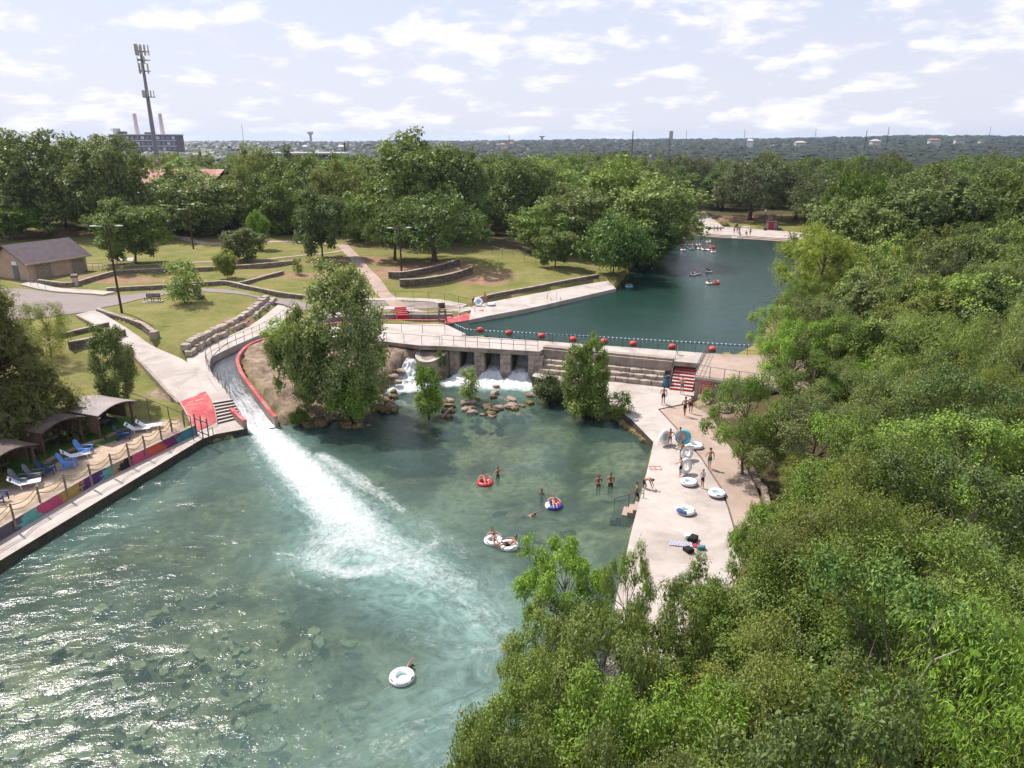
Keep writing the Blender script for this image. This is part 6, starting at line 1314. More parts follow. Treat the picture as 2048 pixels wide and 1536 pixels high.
# rocks at the chute mouth, island and gravel bar
ROCKS = []
for i in range(7):
    bm = bmesh.new(); bmesh.ops.create_icosphere(bm, subdivisions=2, radius=1)
    for v_ in bm.verts:
        n_ = 1 + .7 * (float(vnoise(v_.co.x * 1.3 + i * 7, v_.co.y * 1.3, v_.co.z * 1.3)) - .5) + .3 * (float(vnoise(v_.co.x * 3 + i * 7, v_.co.y * 3, v_.co.z * 3)) - .5); v_.co *= n_; v_.co.z = max(-.5, min(.62, v_.co.z))
    for mt in ('rock', 'rock_moss'):
        me = bpy.data.meshes.new('boulder'); bm.to_mesh(me); me.materials.append(M[mt]); ROCKS.append(me)
    bm.free()
g = np.random.default_rng(33)
def rocks(n, region, z, s, label, group, moss=.5):
    for _ in range(n):
        for _t in range(50):
            px, py = g.uniform(region[0], region[2]), g.uniform(region[1], region[3]); w = P(px, py, z)
            if (lambda a, b: a)(True, 0): break
        k = float(g.uniform(*s)); o = link('boulder', ROCKS[int(g.integers(7)) * 2 + (1 if g.random() < moss else 0)], None, (w.x, w.y, z + k * .1), (g.uniform(-.2, .2), g.uniform(-.2, .2), g.uniform(0, 6.28))); o.scale = (k, k * g.uniform(.6, 1), k * g.uniform(.45, .8)); tag(o, label, 'rock', group)
rocks(28, (872, 800, 1008, 836), .04, (.2, .62), 'boulder on the gravel bar below the gates', 'boulders on the gravel bar', .55)
rocks(8, (1010, 800, 1075, 818), .05, (.3, .7), 'boulder in the shallows left of the deck bush', 'boulders left of the deck bush', .5)
rocks(16, (565, 832, 740, 850), .1, (.3, .75), 'boulder along the front shore of the rocky island', 'boulders along the island shore', .5)
rocks(12, (745, 775, 790, 822), .15, (.3, .6), 'boulder beside the side fall', 'boulders beside the side fall', .5)
rocks(12, (765, 722, 806, 765), 1.0, (.35, .7), 'boulder on the slope above the side fall', 'boulders above the side fall', .35)
rocks(5, (985, 770, 1080, 795), .1, (.35, .7), 'boulder in the white water under the right gate', 'boulders under the right gate', .5)
rocks(8, (690, 840, 780, 858), -.1, (.3, .6), 'flat mossy boulder at the tip of the island', 'boulders at the island tip', .9)
for i in range(20):
    k = i / 19; a = P(1215 + 90 * k, 820 + 66 * k, .1); sc_r = .28 + .2 * g.random(); o = link('boulder', ROCKS[int(g.integers(14))], None, (a.x - .1, a.y - .2, .05), (0, 0, g.uniform(0, 6))); o.scale = (sc_r,) * 3; tag(o, 'boulder wedged under the deck edge', 'rock', 'boulders under the deck edge')
for i, (a, b) in enumerate((((752, 786), (795, 812)), ((885, 835), (905, 815)), ((772, 815), (786, 800)))):
    p0, p1 = P(*a, .35), P(*b, .2); o = MB().tube([(0, 0, 0), (p1 - p0) * .5 + Vector((0, 0, .12)), p1 - p0], [.14, .12, .07], 7).build('driftwood', M['wood_grey'], None, True, tuple(p0)); tag(o, ('pale drift log leaning by the island', 'drift log on the gravel bar', 'short drift log at the side fall')[i], 'log')
rb = P(1450, 815, 1.0)
for i, (px, py, k) in enumerate(((1425, 806, .9), (1448, 820, 1.0), (1408, 800, .7))):
    w = P(px, py, .95); o = link('boulder', ROCKS[(i * 2) % 14], None, (w.x, w.y, 1.1), (0, 0, i)); o.scale = (k, k * .8, k * .8); tag(o, ('pale boulder below the overlook wall', 'larger pale boulder right of the one below the overlook', 'small boulder at the corner of the overlook wall')[i], 'rock')
# relabel boulders one by one, left to right
_n = ORD + ['seventeenth', 'eighteenth', 'nineteenth', 'twentieth', 'twenty-first', 'twenty-second', 'twenty-third', 'twenty-fourth', 'twenty-fifth', 'twenty-sixth', 'twenty-seventh', 'twenty-eighth']
_bg = {}
for o in C.objects:
    if o.name.startswith('boulder') and o.get('group'): _bg.setdefault(o['group'], []).append(o)
for L in _bg.values():
    for i, o in enumerate(sorted(L, key=lambda q: pix(q.location)[0])): o['label'] = '%s %s, counting from the left' % (_n[i], o['label'])
# stones lying on the river bed
BED = []
for i in range(8):
    k = 9; mb2 = MB(); pol = [(math.cos(a * 6.283 / k) * random.uniform(.55, 1), math.sin(a * 6.283 / k) * random.uniform(.4, .8)) for a in range(k)]; mb2.prism(pol, -.2, [random.uniform(.08, .2) for _ in range(k)]); me = mb2.mesh('stone', plain('pale_bed_stone', (.40, .38, .28, 1), (.20, .18, .12, 1), .9, 2.5, .3, .03) if i == 0 else BED[0].materials[0]); BED.append(me)
bedroot = empty('bed_stones', (0, 0, -1.0)); bedroot['kind'] = 'structure'
for _ in range(170):
    px, py = g.uniform(-40, 480), g.uniform(1270, 1560)
    if g.random() < .35: px, py = g.uniform(200, 760), g.uniform(1180, 1500)
    w = P(px, py, -1.6); zz_ = float(TZ(w.x, w.y)); o = link('stone', BED[int(g.integers(8))], bedroot, (w.x, w.y, max(zz_, -1.9) + 1.0 + .32), (g.uniform(-.1, .1), g.uniform(-.1, .1), g.uniform(0, 6.28))); k = g.uniform(.1, 1.0) ** 2.2 * .65 + .09; o.scale = (k, k * g.uniform(.6, 1), .6)
# ------------------------------------------------------------------ buoy line, buoys, guard chair, bin, signs
M['buoyred'] = plain('coral_red_buoy', (.68, .075, .055, 1), (.58, .06, .045, 1), .5, 3, 0)
M['floatb'] = plain('blue_float', (.05, .16, .33, 1), None, .5, 3, 0)
ln = empty('float_line', tuple(P(925, 655, UPZ)), 0, 'line of small blue and white floats across the upper pool', 'float line'); lo = Vector(ln.location)
pts = catmull([P(908, 648, UPZ + .05), P(925, 655, UPZ + .03), P(950, 660, UPZ + .03), P(1100, 668, UPZ + .03), P(1300, 680, UPZ + .03), P(1480, 690, UPZ + .03), P(1600, 698, UPZ + .03)], 10); MB().tube([tuple(Vector(p) - lo) for p in pts], .03, 5).build('rope', M['floatb'], ln)
fm_w = MB().ell((0, 0, 0), (.09, .09, .08), 8, 6).mesh('float', M['white'], True); fm_b = MB().ell((0, 0, 0), (.09, .09, .08), 8, 6).mesh('float', M['floatb'], True)
q = resample(pts, 170)
for i, p in enumerate(q): link('float', fm_w if i % 2 else fm_b, ln, tuple(Vector(p) - lo))
for i, (px, py) in enumerate(((960, 662), (1018, 668), (1083, 674), (1146, 681), (1208, 685), (1266, 690), (1344, 696), (1424, 701))):
    w = P(px, py, UPZ); o = empty('buoy', tuple(w), R(20 * i), 'round coral red buoy, %s from the left behind the dam' % ('first', 'second', 'third', 'fourth', 'fifth', 'sixth', 'seventh', 'eighth')[i], 'buoy', 'red buoys behind the dam')
    MB().lathe([(.02, -.14), (.28, -.12), (.36, .0), (.37, .2), (.30, .38), (.12, .43), (.02, .43)], 14).build('hull', M['buoyred'], o, True); MB().lathe([(.375, .10), (.385, .14), (.375, .18)], 14).build('band', M['redface'], o)
gc = P(885, 641, 3.0); gch = empty('guard_chair', tuple(gc), R(15), 'raised wooden lifeguard chair beside the red slipway', 'chair')
for sx in (-.4, .4):
    for sy in (-.4, .4): MB().beam((sx * 1.15, sy * 1.15, -.2), (sx * .8, sy * .8, 1.4), .09, .09).build('leg', M['wood_grey'], gch)
for z_ in (.35, .75, 1.1): MB().box((0, -.42, z_), (.95, .05, .12)).build('rung', M['wood_grey'], gch)
for z_ in (.5, 1.0): MB().box((0, .42, z_), (.95, .05, .1)).build('rung', M['wood_grey'], gch)
MB().box((0, 0, 1.4), (.85, .8, .08)).build('seat', M['wood_grey'], gch); MB().box((0, .36, 1.75), (.8, .06, .6)).build('backrest', M['wood'], gch)
for s in (-1, 1): MB().box((s * .42, 0, 1.62), (.08, .75, .06)).build('arm', M['wood_grey'], gch)
def bin_(label, loc, h, r, m1, m2):
    o = empty('trash_bin', tuple(loc), 0, label, 'bin'); MB().lathe([(r * .9, 0), (r, .1), (r, h * .85), (r * .95, h * .86)], 14).build('drum', m1, o, True); MB().lathe([(r * 1.02, h * .86), (r * 1.02, h * .97), (r * .6, h), (.01, h)], 14).build('lid', m2, o, True)
M['binblue'] = plain('blue_drum', (.045, .13, .20, 1), None, .5, 3, 0)
bin_('blue drum bin with a black lid at the foot of the red stairs', P(1332, 773, 1.13), 1.05, .32, M['binblue'], M['black'])
# red warning sign
M['signred'] = plain('sign_red', (.56, .018, .045, 1), (.50, .016, .04, 1), .5, 3, 0)
sa, sb = P(1399.5, 756, 2.7), P(1420, 759, 2.7); f0 = (pp[1] - pp[0]).normalized(); fn = Vector((f0.y, -f0.x, 0)); sc0 = pp[0] + f0 * 1.05 + fn * .06; sgn = empty('warning_sign', (sc0.x, sc0.y, 2.05), math.atan2(f0.y, f0.x), 'red warning sign with white lettering on the overlook wall', 'sign')
MB().box((0, 0, 0), (1.12, .04, 1.36)).build('board', M['signred'], sgn)
for x_, z_, w_, h_ in ((0, .655, 1.08, .025), (0, -.655, 1.08, .025), (-.53, 0, .025, 1.3), (.53, 0, .025, 1.3)): MB().box((x_, -.024, z_), (w_, .008, h_)).build('border', M['white'], sgn)
for i, ln_ in enumerate(('CAUTION', 'Deep Water', 'Swift Current', 'No Jumping', 'No Diving', 'From Dam', 'or Steps')):
    link('lettering', text_mesh(ln_, .17, 'lettering', M['white']), sgn, (0, -.026, .46 - i * .175), (R(90), 0, 0))
# stencilled marks on the deck
for i, (px, py, rz_) in enumerate(((1289, 838, -38), (1328, 886, 0), (1311, 936, 0))):
    w = P(px, py, .80 if i == 0 else .745 if i == 1 else .73); w.z += .012; o = empty('deck_stencil', tuple(w), R(rz_), 'red %s stencil painted on the deck' % ('slanted no diving', 'no diving behind the white tube', 'boxed no diving near the water stairs')[i], 'marking')
    for x_, y_, a, b in ((0, .3, .85, .05), (0, -.3, .85, .05), (-.4, 0, .05, .65), (.4, 0, .05, .65), (0, 0, .05, .65)): MB().box((x_, y_, 0), (a, b, .006)).build('frame_stripe', M['red'], o)
    link('lettering', text_mesh('NO', .2, 'lettering', M['red']), o, (-.2, -.08, .004)); link('lettering', text_mesh('DIVING', .1, 'lettering', M['red']), o, (.2, -.04, .004))
# far bank furniture
vm = T(1543, 462); ven = empty('vending_machine', tuple(vm), R(10), 'red and dark vending machine on the far bank', 'vending machine'); MB().box((0, 0, 1.15), (2.6, 1.2, 2.3)).build('cabinet', M['facade'], ven); MB().box((-.55, -.62, 1.2), (.9, .06, 2.0)).build('front_panel', M['signred'], ven); MB().box((.55, -.62, 1.2), (.9, .06, 2.0)).build('front_panel', M['glassy'], ven); MB().box((0, 0, 2.36), (2.8, 1.4, .12)).build('roof', M['wood'], ven)
def picnic(label, loc, rz, m):
    o = empty('picnic_table', tuple(loc), rz, label, 'table'); MB().box((0, 0, .75), (2.0, .8, .06)).build('table_top', m, o)
    for s in (-1, 1):
        MB().box((0, s * .7, .45), (2.0, .28, .05)).build('bench_plank', m, o); MB().beam((s * .75, -.75, 0), (s * .75, .3, .74), .07, .07).beam((s * .75, .75, 0), (s * .75, -.3, .74), .07, .07).build('leg', m, o)
picnic('pale picnic table on the far bank right of the bin', T(1492, 458), .1, M['render_w']); picnic('dark picnic table in the oak shade', T(1428, 438), .2, M['wood']); picnic('second picnic table in the oak shade', T(1447, 448), .0, M['wood_grey'])
bin_('dark bin on the far bank lawn', T(1473, 456), 1.1, .35, M['black'], M['black']); bin_('black bin beside the vending machine', T(1530, 466), 1.1, .35, M['black'], M['black']); bin_('dark bin on the path behind the live oak', T(1542, 412), 1.1, .35, M['black'], M['black'])
lp = T(1527, 460); o = empty('lamp_post', tuple(lp), 0, 'slim dark lamp post on the far bank', 'lamp'); MB().tube([(0, 0, -.2), (0, 0, 4.6)], .06, 6).build('post', M['black'], o); MB().ell((0, 0, 4.8), (.22, .22, .3), 8, 6).build('lamp_head', M['ivory'], o)
# swim ladder platform on the bank walk
pl_ = P(1107, 603, 2.9); o = empty('swim_steps', tuple(pl_), R(24), 'small wooden swim steps with pale rails on the bank walk', 'steps')
for i in range(3): MB().box((0, -.3 - i * .35, .2 - i * .22), (1.3, .34, .06)).build('step', M['wood'], o)
for s in (-1, 1): MB().tube([(s * .7, .5, .2), (s * .7, .4, 1.15), (s * .7, -.6, .7), (s * .7, -1.0, -.3)], .03, 5).build('rail', M['steel'], o)
# haze
MB().prism([(-9000, -9000), (9000, -9000), (9000, 9000), (-9000, 9000)], -8, 96).build('haze', (lambda t: t)(None) or M['white'])
hz_ = C.objects['haze']; hm = bpy.data.materials.new('pale_air'); hm.use_nodes = True; hm.node_tree.nodes.clear(); ho = hm.node_tree.nodes.new('ShaderNodeOutputMaterial'); pv = hm.node_tree.nodes.new('ShaderNodeVolumePrincipled')
pv.inputs['Color'].default_value = (.62, .77, 1, 1); pv.inputs['Density'].default_value = .00009; pv.inputs['Anisotropy'].default_value = .2; hm.node_tree.links.new(pv.outputs[0], ho.inputs['Volume']); hz_.data.materials.clear(); hz_.data.materials.append(hm); tag(hz_, 'pale summer haze over the whole valley', 'haze', kind='stuff')

# ------------------------------------------------------------------ river tubes
M['tubewhite'] = plain('white_tube_vinyl', (.84, .85, .86, 1), (.78, .80, .82, 1), .32, 2, 0, spec=.5)
M['tubeaqua'] = plain('aqua_tube_floor', (.50, .72, .68, 1), (.42, .66, .62, 1), .4, 2, 0, spec=.5)
M['tubeblue'] = plain('turquoise_vinyl', (.10, .46, .56, 1), (.08, .40, .50, 1), .35, 2, 0, spec=.5)
M['tubenavy'] = plain('navy_print', (.02, .06, .20, 1), None, .4, 2, 0)
M['tubetan'] = plain('tan_tube_base', (.50, .40, .31, 1), None, .5, 2, 0)
M['tubered'] = plain('red_vinyl', (.60, .03, .05, 1), None, .35, 2, 0, spec=.5)
M['tuberoyal'] = plain('royal_blue_vinyl', (.02, .05, .35, 1), None, .35, 2, 0, spec=.5)
def torus_mb(R0, r, n=28, m=10, a0=0.0, a1=2 * math.pi, p0=0.0, p1=2 * math.pi, seam=.012):
    mb = MB(); vs = []; full = abs(a1 - a0 - 2 * math.pi) < 1e-6; pf = abs(p1 - p0 - 2 * math.pi) < 1e-6; nn_ = n if full else n + 1; mm = m if pf else m + 1
    for i in range(nn_):
        a = a0 + (a1 - a0) * i / n; k = 1 + seam * math.cos(a * 14)
        for j in range(mm): p = p0 + (p1 - p0) * j / m; vs.append(((R0 + r * k * math.cos(p)) * math.cos(a), (R0 + r * k * math.cos(p)) * math.sin(a), r * .9 * k * math.sin(p)))
    fs = [(i * mm + j, ((i + 1) % nn_) * mm + j, ((i + 1) % nn_) * mm + (j + 1) % mm, i * mm + (j + 1) % mm) for i in range(n) for j in range(m)]
    return mb.add(vs, fs)
RING = torus_mb(.425, .17).mesh('ring', M['tubewhite'], True); BASE = torus_mb(.425, .173, p0=R(-70), p1=R(-28), m=3).mesh('base_band', M['tubetan'], True); PIN = torus_mb(.425, .1735, p0=R(-26), p1=R(-20), m=1).mesh('pin_stripe', M['tubenavy'], True)
FLOOR = MB().lathe([(.30, -.07), (.18, -.10), (.001, -.10)], 20).add([], []).mesh('mesh_floor', M['tubeaqua']); HAND = MB().box((0, 0, 0), (.18, .05, .035)).mesh('handle', M['black'])
def tube_text(body, mat, size=.17, phi0=.15):
    me = text_mesh(body, size, 'lettering', mat, .0); r = .1745
    for v_ in me.vertices: a = -math.pi / 2 + v_.co.x / .52; p = phi0 + v_.co.y / r; v_.co = ((.425 + r * math.cos(p)) * math.cos(a), (.425 + r * math.cos(p)) * math.sin(a), r * .9 * math.sin(p))
    me.update(); return me
TXT = {'TEXAS': tube_text('TEXAS', M['tubenavy']), 'long': tube_text('TEXAS \u2022 TUBES', M['tubenavy'], .15)}
def river_tube(label, loc, rz=0.0, rot=None, text=None, ring=None, floor=True, group=None, scale=1.0, plainring=False, ringmesh=None):
    o = empty('river_tube', tuple(loc), rz, label, 'river tube', group)
    if rot is not None: o.rotation_euler = rot
    o.scale = (scale,) * 3; rg = link('ring', ringmesh or RING, o)
    if ring:
        rg.material_slots[0].link = 'OBJECT'; rg.material_slots[0].material = ring
    if floor: link('mesh_floor', FLOOR, o)
    if not plainring:
        link('base_band', BASE, o); link('pin_stripe', PIN, o)
        for a in (R(-150), R(-30)): link('handle', HAND, o, (.53 * math.cos(a), .53 * math.sin(a), .125), (R(35) * math.sin(-a), 0, a + math.pi / 2))
    if text: link('lettering', TXT[text], o)
    return o
# ------------------------------------------------------------------ people
SKIN = [plain('skin_tone', c, tuple(v * .85 for v in c[:3]) + (1,), .55, 8, 0, spec=.4) for c in ((.44, .235, .15, 1), (.34, .165, .10, 1), (.56, .33, .24, 1), (.25, .12, .075, 1))]
HAIR = [plain('hair', c, None, .6, 20, .3, .01) for c in ((.018, .013, .011, 1), (.07, .035, .02, 1), (.30, .2, .1, 1))]
CL = {k: plain('cloth_' + k, c + (1,), tuple(v * .7 for v in c) + (1,), .85, 9, .2, .01, obj=True) for k, c in dict(black=(.014, .014, .018), navy=(.02, .028, .07), greyblue=(.20, .22, .30), red=(.45, .04, .05), pattern=(.36, .34, .42), white=(.75, .75, .76), teal=(.06, .20, .24), charcoal=(.04, .04, .05), pink=(.55, .2, .25)).items()}
EYE = plain('dark_eye', (.01, .008, .007, 1), None, .3, 3, 0)
def V3(*a): return Vector(a)
def pose_points(pose, w=1.0):
    """joints of a 1.75 m body facing -Y, standing at the origin"""
    J = dict(pel=V3(0, 0, .94), bel=V3(0, .01, 1.08), che=V3(0, .01, 1.28), nek=V3(0, .0, 1.48), hlo=V3(0, -.015, 1.555), hmi=V3(0, -.02, 1.635), hto=V3(0, -.01, 1.705))
    for s, n in ((-1, 'l'), (1, 'r')):
        J['sh' + n] = V3(s * .18, .01, 1.40); J['el' + n] = V3(s * .25, .03, 1.12); J['wr' + n] = V3(s * .27, -.03, .88); J['ha' + n] = V3(s * .275, -.05, .79)
        J['hi' + n] = V3(s * .095, 0, .90); J['kn' + n] = V3(s * .105, -.01, .49); J['an' + n] = V3(s * .105, .03, .09); J['to' + n] = V3(s * .115, -.13, .035)
    if pose == 'walk':
        J['knl'] = V3(-.1, -.16, .50); J['anl'] = V3(-.1, -.14, .10); J['tol'] = V3(-.1, -.30, .05); J['knr'] = V3(.1, .06, .49); J['anr'] = V3(.1, .25, .13); J['tor'] = V3(.1, .14, .035)
        J['ell'] = V3(-.26, .14, 1.14); J['wrl'] = V3(-.25, .12, .90); J['hal'] = V3(-.25, .09, .82); J['elr'] = V3(.26, -.06, 1.14); J['wrr'] = V3(.25, -.2, .95); J['har'] = V3(.25, -.26, .89)
    if pose == 'hands':      # hands in front of the belly
        for s, n in ((-1, 'l'), (1, 'r')): J['el' + n] = V3(s * .25, -.02, 1.14); J['wr' + n] = V3(s * .12, -.24, 1.10); J['ha' + n] = V3(s * .04, -.28, 1.12)
    if pose == 'hold_r':     # one arm out, carrying something at its right side
        J['elr'] = V3(.36, -.02, 1.20); J['wrr'] = V3(.48, -.06, 1.02); J['har'] = V3(.54, -.08, .96)
    if pose == 'hold_l':
        J['ell'] = V3(-.36, -.02, 1.20); J['wrl'] = V3(-.48, -.06, 1.02); J['hal'] = V3(-.54, -.08, .96)
    if pose == 'reach':
        J['elr'] = V3(.40, -.10, 1.32); J['wrr'] = V3(.58, -.22, 1.30); J['har'] = V3(.66, -.26, 1.30); J['ell'] = V3(-.40, -.05, 1.22); J['wrl'] = V3(-.58, -.1, 1.1); J['hal'] = V3(-.65, -.12, 1.05)
    if pose == 'bend':       # bent over, hands on the deck in front
        J.update(bel=V3(0, -.10, 1.05), che=V3(0, -.30, 1.10), nek=V3(0, -.50, 1.10), hlo=V3(0, -.57, 1.08), hmi=V3(0, -.64, 1.05), hto=V3(0, -.71, 1.03))
        for s, n in ((-1, 'l'), (1, 'r')): J['sh' + n] = V3(s * .17, -.42, 1.08); J['el' + n] = V3(s * .22, -.52, .82); J['wr' + n] = V3(s * .2, -.62, .60); J['ha' + n] = V3(s * .2, -.66, .52)
        J['knl'] = V3(-.1, -.22, .62); J['anl'] = V3(-.1, -.06, .26); J['tol'] = V3(-.1, -.22, .2)
    if pose == 'recline':    # lying back in a tube: seat low, legs over the far side
        J.update(pel=V3(0, .05, .02), bel=V3(0, .19, .10), che=V3(0, .34, .24), nek=V3(0, .48, .40), hlo=V3(0, .51, .47), hmi=V3(0, .52, .55), hto=V3(0, .53, .62))
        for s, n in ((-1, 'l'), (1, 'r')):
            J['sh' + n] = V3(s * .18, .43, .33); J['el' + n] = V3(s * .38, .30, .26); J['wr' + n] = V3(s * .46, .08, .24); J['ha' + n] = V3(s * .46, -.01, .22)
            J['hi' + n] = V3(s * .095, .0, .04); J['kn' + n] = V3(s * .12, -.38, .27); J['an' + n] = V3(s * .11, -.72, .10); J['to' + n] = V3(s * .12, -.84, .20)
    if pose == 'swim':       # prone, one arm forward and up, facing +X towards -Y
        J.update(pel=V3(0, .62, -.18), bel=V3(0, .48, -.14), che=V3(0, .28, -.04), nek=V3(0, .08, .06), hlo=V3(0, .0, .11), hmi=V3(0, -.06, .16), hto=V3(0, -.12, .21))
        for s, n in ((-1, 'l'), (1, 'r')):
            J['sh' + n] = V3(s * .18, .15, .0); J['hi' + n] = V3(s * .09, .66, -.2); J['kn' + n] = V3(s * .11, 1.05, -.3); J['an' + n] = V3(s * .11, 1.45, -.32); J['to' + n] = V3(s * .11, 1.6, -.36)
            J['el' + n] = V3(s * .30, -.05, .12); J['wr' + n] = V3(s * .30, -.28, .28); J['ha' + n] = V3(s * .29, -.36, .33)
        J['ell'] = V3(-.35, .1, -.12); J['wrl'] = V3(-.45, -.1, -.1); J['hal'] = V3(-.48, -.18, -.1)
    if pose == 'sit':
        dz = -.48
        for k in ('pel', 'bel', 'che', 'nek', 'hlo', 'hmi', 'hto', 'shl', 'shr', 'hil', 'hir'): J[k] = J[k] + V3(0, 0, dz)
        for s, n in ((-1, 'l'), (1, 'r')): J['kn' + n] = V3(s * .13, -.42, .46); J['an' + n] = V3(s * .12, -.40, .08); J['to' + n] = V3(s * .12, -.56, .035); J['el' + n] = V3(s * .24, -.08, .68); J['wr' + n] = V3(s * .16, -.30, .58); J['ha' + n] = V3(s * .14, -.38, .55)
    return J
EDG = [('pel', 'bel'), ('bel', 'che'), ('che', 'nek'), ('nek', 'hlo'), ('hlo', 'hmi'), ('hmi', 'hto')] + [e for n in 'lr' for e in (('che', 'sh' + n), ('sh' + n, 'el' + n), ('el' + n, 'wr' + n), ('wr' + n, 'ha' + n), ('pel', 'hi' + n), ('hi' + n, 'kn' + n), ('kn' + n, 'an' + n), ('an' + n, 'to' + n))]
RAD = dict(pel=.125, bel=.115, che=.135, nek=.055, hlo=.075, hmi=.098, hto=.06, sh=.062, el=.042, wr=.030, ha=.036, hi=.088, kn=.056, an=.038, to=.036)
_pc = {}
def body_meshes(pose, hair, slim=1.0):
    key = (pose, hair, slim)
    if key in _pc: return _pc[key]
    J = pose_points(pose); names = list(J); me = bpy.data.meshes.new('sk'); me.from_pydata([tuple(J[n]) for n in names], [(names.index(a), names.index(b)) for a, b in EDG], [])
    ob = bpy.data.objects.new('sk', me); C.objects.link(ob); md = ob.modifiers.new('s', 'SKIN'); md.use_smooth_shade = True; md.branch_smoothing = .6
    sv = me.skin_vertices[0].data
    for i, n in enumerate(names):
        r = RAD.get(n) or RAD[n[:2]]; f = slim if n[:3] in ('pel', 'bel', 'che') else 1.0; sv[i].radius = (r * f * (1.12 if n in ('che', 'pel') else 1), r * f * (.82 if n in ('che', 'bel', 'pel') else 1)); sv[i].use_root = n == 'pel'
    sub = ob.modifiers.new('u', 'SUBSURF'); sub.levels = sub.render_levels = 1
    dg = bpy.context.evaluated_depsgraph_get(); ev = bpy.data.meshes.new_from_object(ob.evaluated_get(dg)); bpy.data.objects.remove(ob)
    co = np.array([v.co[:] for v in ev.vertices]); no = np.array([v.normal[:] for v in ev.vertices]); fs = [tuple(p.vertices) for p in ev.polygons]
    # nearest bone of each vertex
    best = np.full(len(co), 9.); bi = np.zeros(len(co), int); bt = np.zeros(len(co))
    for k, (a, b) in enumerate(EDG):
        A, B = np.array(J[a]), np.array(J[b]); e = B - A; t_ = np.clip(((co - A) @ e) / (e @ e), 0, 1); d_ = np.linalg.norm(co - A - t_[:, None] * e, axis=1) / ((RAD.get(a) or RAD[a[:2]]) * .5 + (RAD.get(b) or RAD[b[:2]]) * .5)
        m = d_ < best; best[m] = d_[m]; bi[m] = k; bt[m] = t_[m]
    bone = lambda a, b: EDG.index((a, b))
    def region(sel, off, name):
        vi = {}; vs = []; out = []
        for f in fs:
            if sum(sel[i] for i in f) >= len(f) - 1:
                for i in f:
                    if i not in vi: vi[i] = len(vs); vs.append(tuple(co[i] + no[i] * off))
                out.append(tuple(vi[i] for i in f))
        m = MB(); m.add(vs, out); return m
    thigh = np.isin(bi, [bone('hil', 'knl'), bone('hir', 'knr')]); hips = np.isin(bi, [bone('pel', 'hil'), bone('pel', 'hir')]); low = (bi == bone('pel', 'bel'))
    shorts = hips | (thigh & (bt < .62)) | (low & (bt < .55)); brief = hips | (thigh & (bt < .16)) | (low & (bt < .3))
    torso = (bi == bone('bel', 'che')) | (low & (bt > .4)) | np.isin(bi, [bone('che', 'shl'), bone('che', 'shr')]) | ((bi == bone('che', 'nek')) & (bt < .55)); shirt = torso | (np.isin(bi, [bone('shl', 'ell'), bone('shr', 'elr')]) & (bt < .55))
    band = (bi == bone('bel', 'che')) & (bt > .55) | (np.isin(bi, [bone('che', 'shl'), bone('che', 'shr')]) & (bt < .3))
    hd = np.array(J['hto'] - J['hlo']); hd /= np.linalg.norm(hd); chest = np.array(J['che'] - J['bel']); fwd = np.cross(np.array(J['shr'] - J['shl']), hd); fwd /= np.linalg.norm(fwd); fwd = -fwd if pose in () else fwd
    # forward of a standing figure is -Y
    if pose not in ('recline', 'swim', 'bend') and fwd[1] > 0: fwd = -fwd
    if pose == 'recline' and fwd[1] > 0: fwd = -fwd
    if pose in ('swim', 'bend') and fwd[2] > 0: fwd = -fwd
    hm = np.array(J['hmi']); rel = co - hm; head = np.isin(bi, [bone('hlo', 'hmi'), bone('hmi', 'hto')]); up_ = rel @ hd; fr_ = rel @ fwd
    hairsel = head & ((up_ > .02 + np.maximum(fr_, 0) * .6) | (fr_ < -.02))
    # extras: nose, ears, eyes, fingers
    ex = MB(); side = np.cross(hd, fwd); Mx = Matrix((Vector(side), Vector(fwd), Vector(hd))).transposed()
    ex.ell(hm + fwd * .098 - hd * .022, (.013, .020, .024), 6, 4, Mx)
    ex.ell(hm + fwd * .088 - hd * .068, (.024, .010, .008), 6, 4, Mx)
    for s in (-1, 1): ex.ell(hm + side * s * .098 - hd * .01, (.010, .022, .032), 6, 4, Mx)
    ex.mi = 1
    for s in (-1, 1): ex.ell(hm + side * s * .036 + fwd * .090 + hd * .008, (.014, .010, .009), 6, 4, Mx)
    ex.mi = 0
    for n in 'lr':
        w_, h_ = J['wr' + n], J['ha' + n]; d_ = (h_ - w_).normalized(); sd = d_.cross(Vector((0, 0, 1))); sd = sd.normalized() if sd.length > .1 else Vector((0, 1, 0)); pn_ = sd.cross(d_)
        for k, (o_, l_) in enumerate(((-.026, .062), (-.009, .075), (.009, .078), (.026, .068))):
            a = h_ + sd * o_ + d_ * .01; ex.tube([a, a + d_ * l_ * .55 + pn_ * .004, a + d_ * l_ * .85 + pn_ * .018], [.0095, .009, .0075], 5)
        a = w_.lerp(h_, .55) + sd * .028; ex.tube([a, a + sd * .03 + d_ * .02, a + sd * .036 + d_ * .05 + pn_ * .012], [.011, .010, .008], 5)
    full = MB(); full.add([tuple(c) for c in co], fs); b0 = len(full.v); full.v += ex.v; full.f += [tuple(i + b0 for i in f) for f in ex.f]; full.m += ex.m
    hairm = region(hairsel, .016, 'hair')
    if hair == 'long':
        hp_ = hm - fwd * .07; dn = Vector((0, 0, -1)) if pose not in ('swim',) else Vector(-hd); hairm.tube([Vector(hp_) + Vector(hd) * .03, Vector(hp_) + dn * .12, Vector(hp_) + dn * .26 - Vector(fwd) * .02, Vector(hp_) + dn * .36], [.06, .075, .06, .02], 8)
    res = dict(body=full, shorts=region(shorts, .016, 'shorts'), brief=region(brief, .009, 'brief'), shirt=region(shirt, .018, 'shirt'), band=region(band, .010, 'band'), hair=hairm)
    bpy.data.meshes.remove(ev); _pc[key] = res; return res
_pm = {}
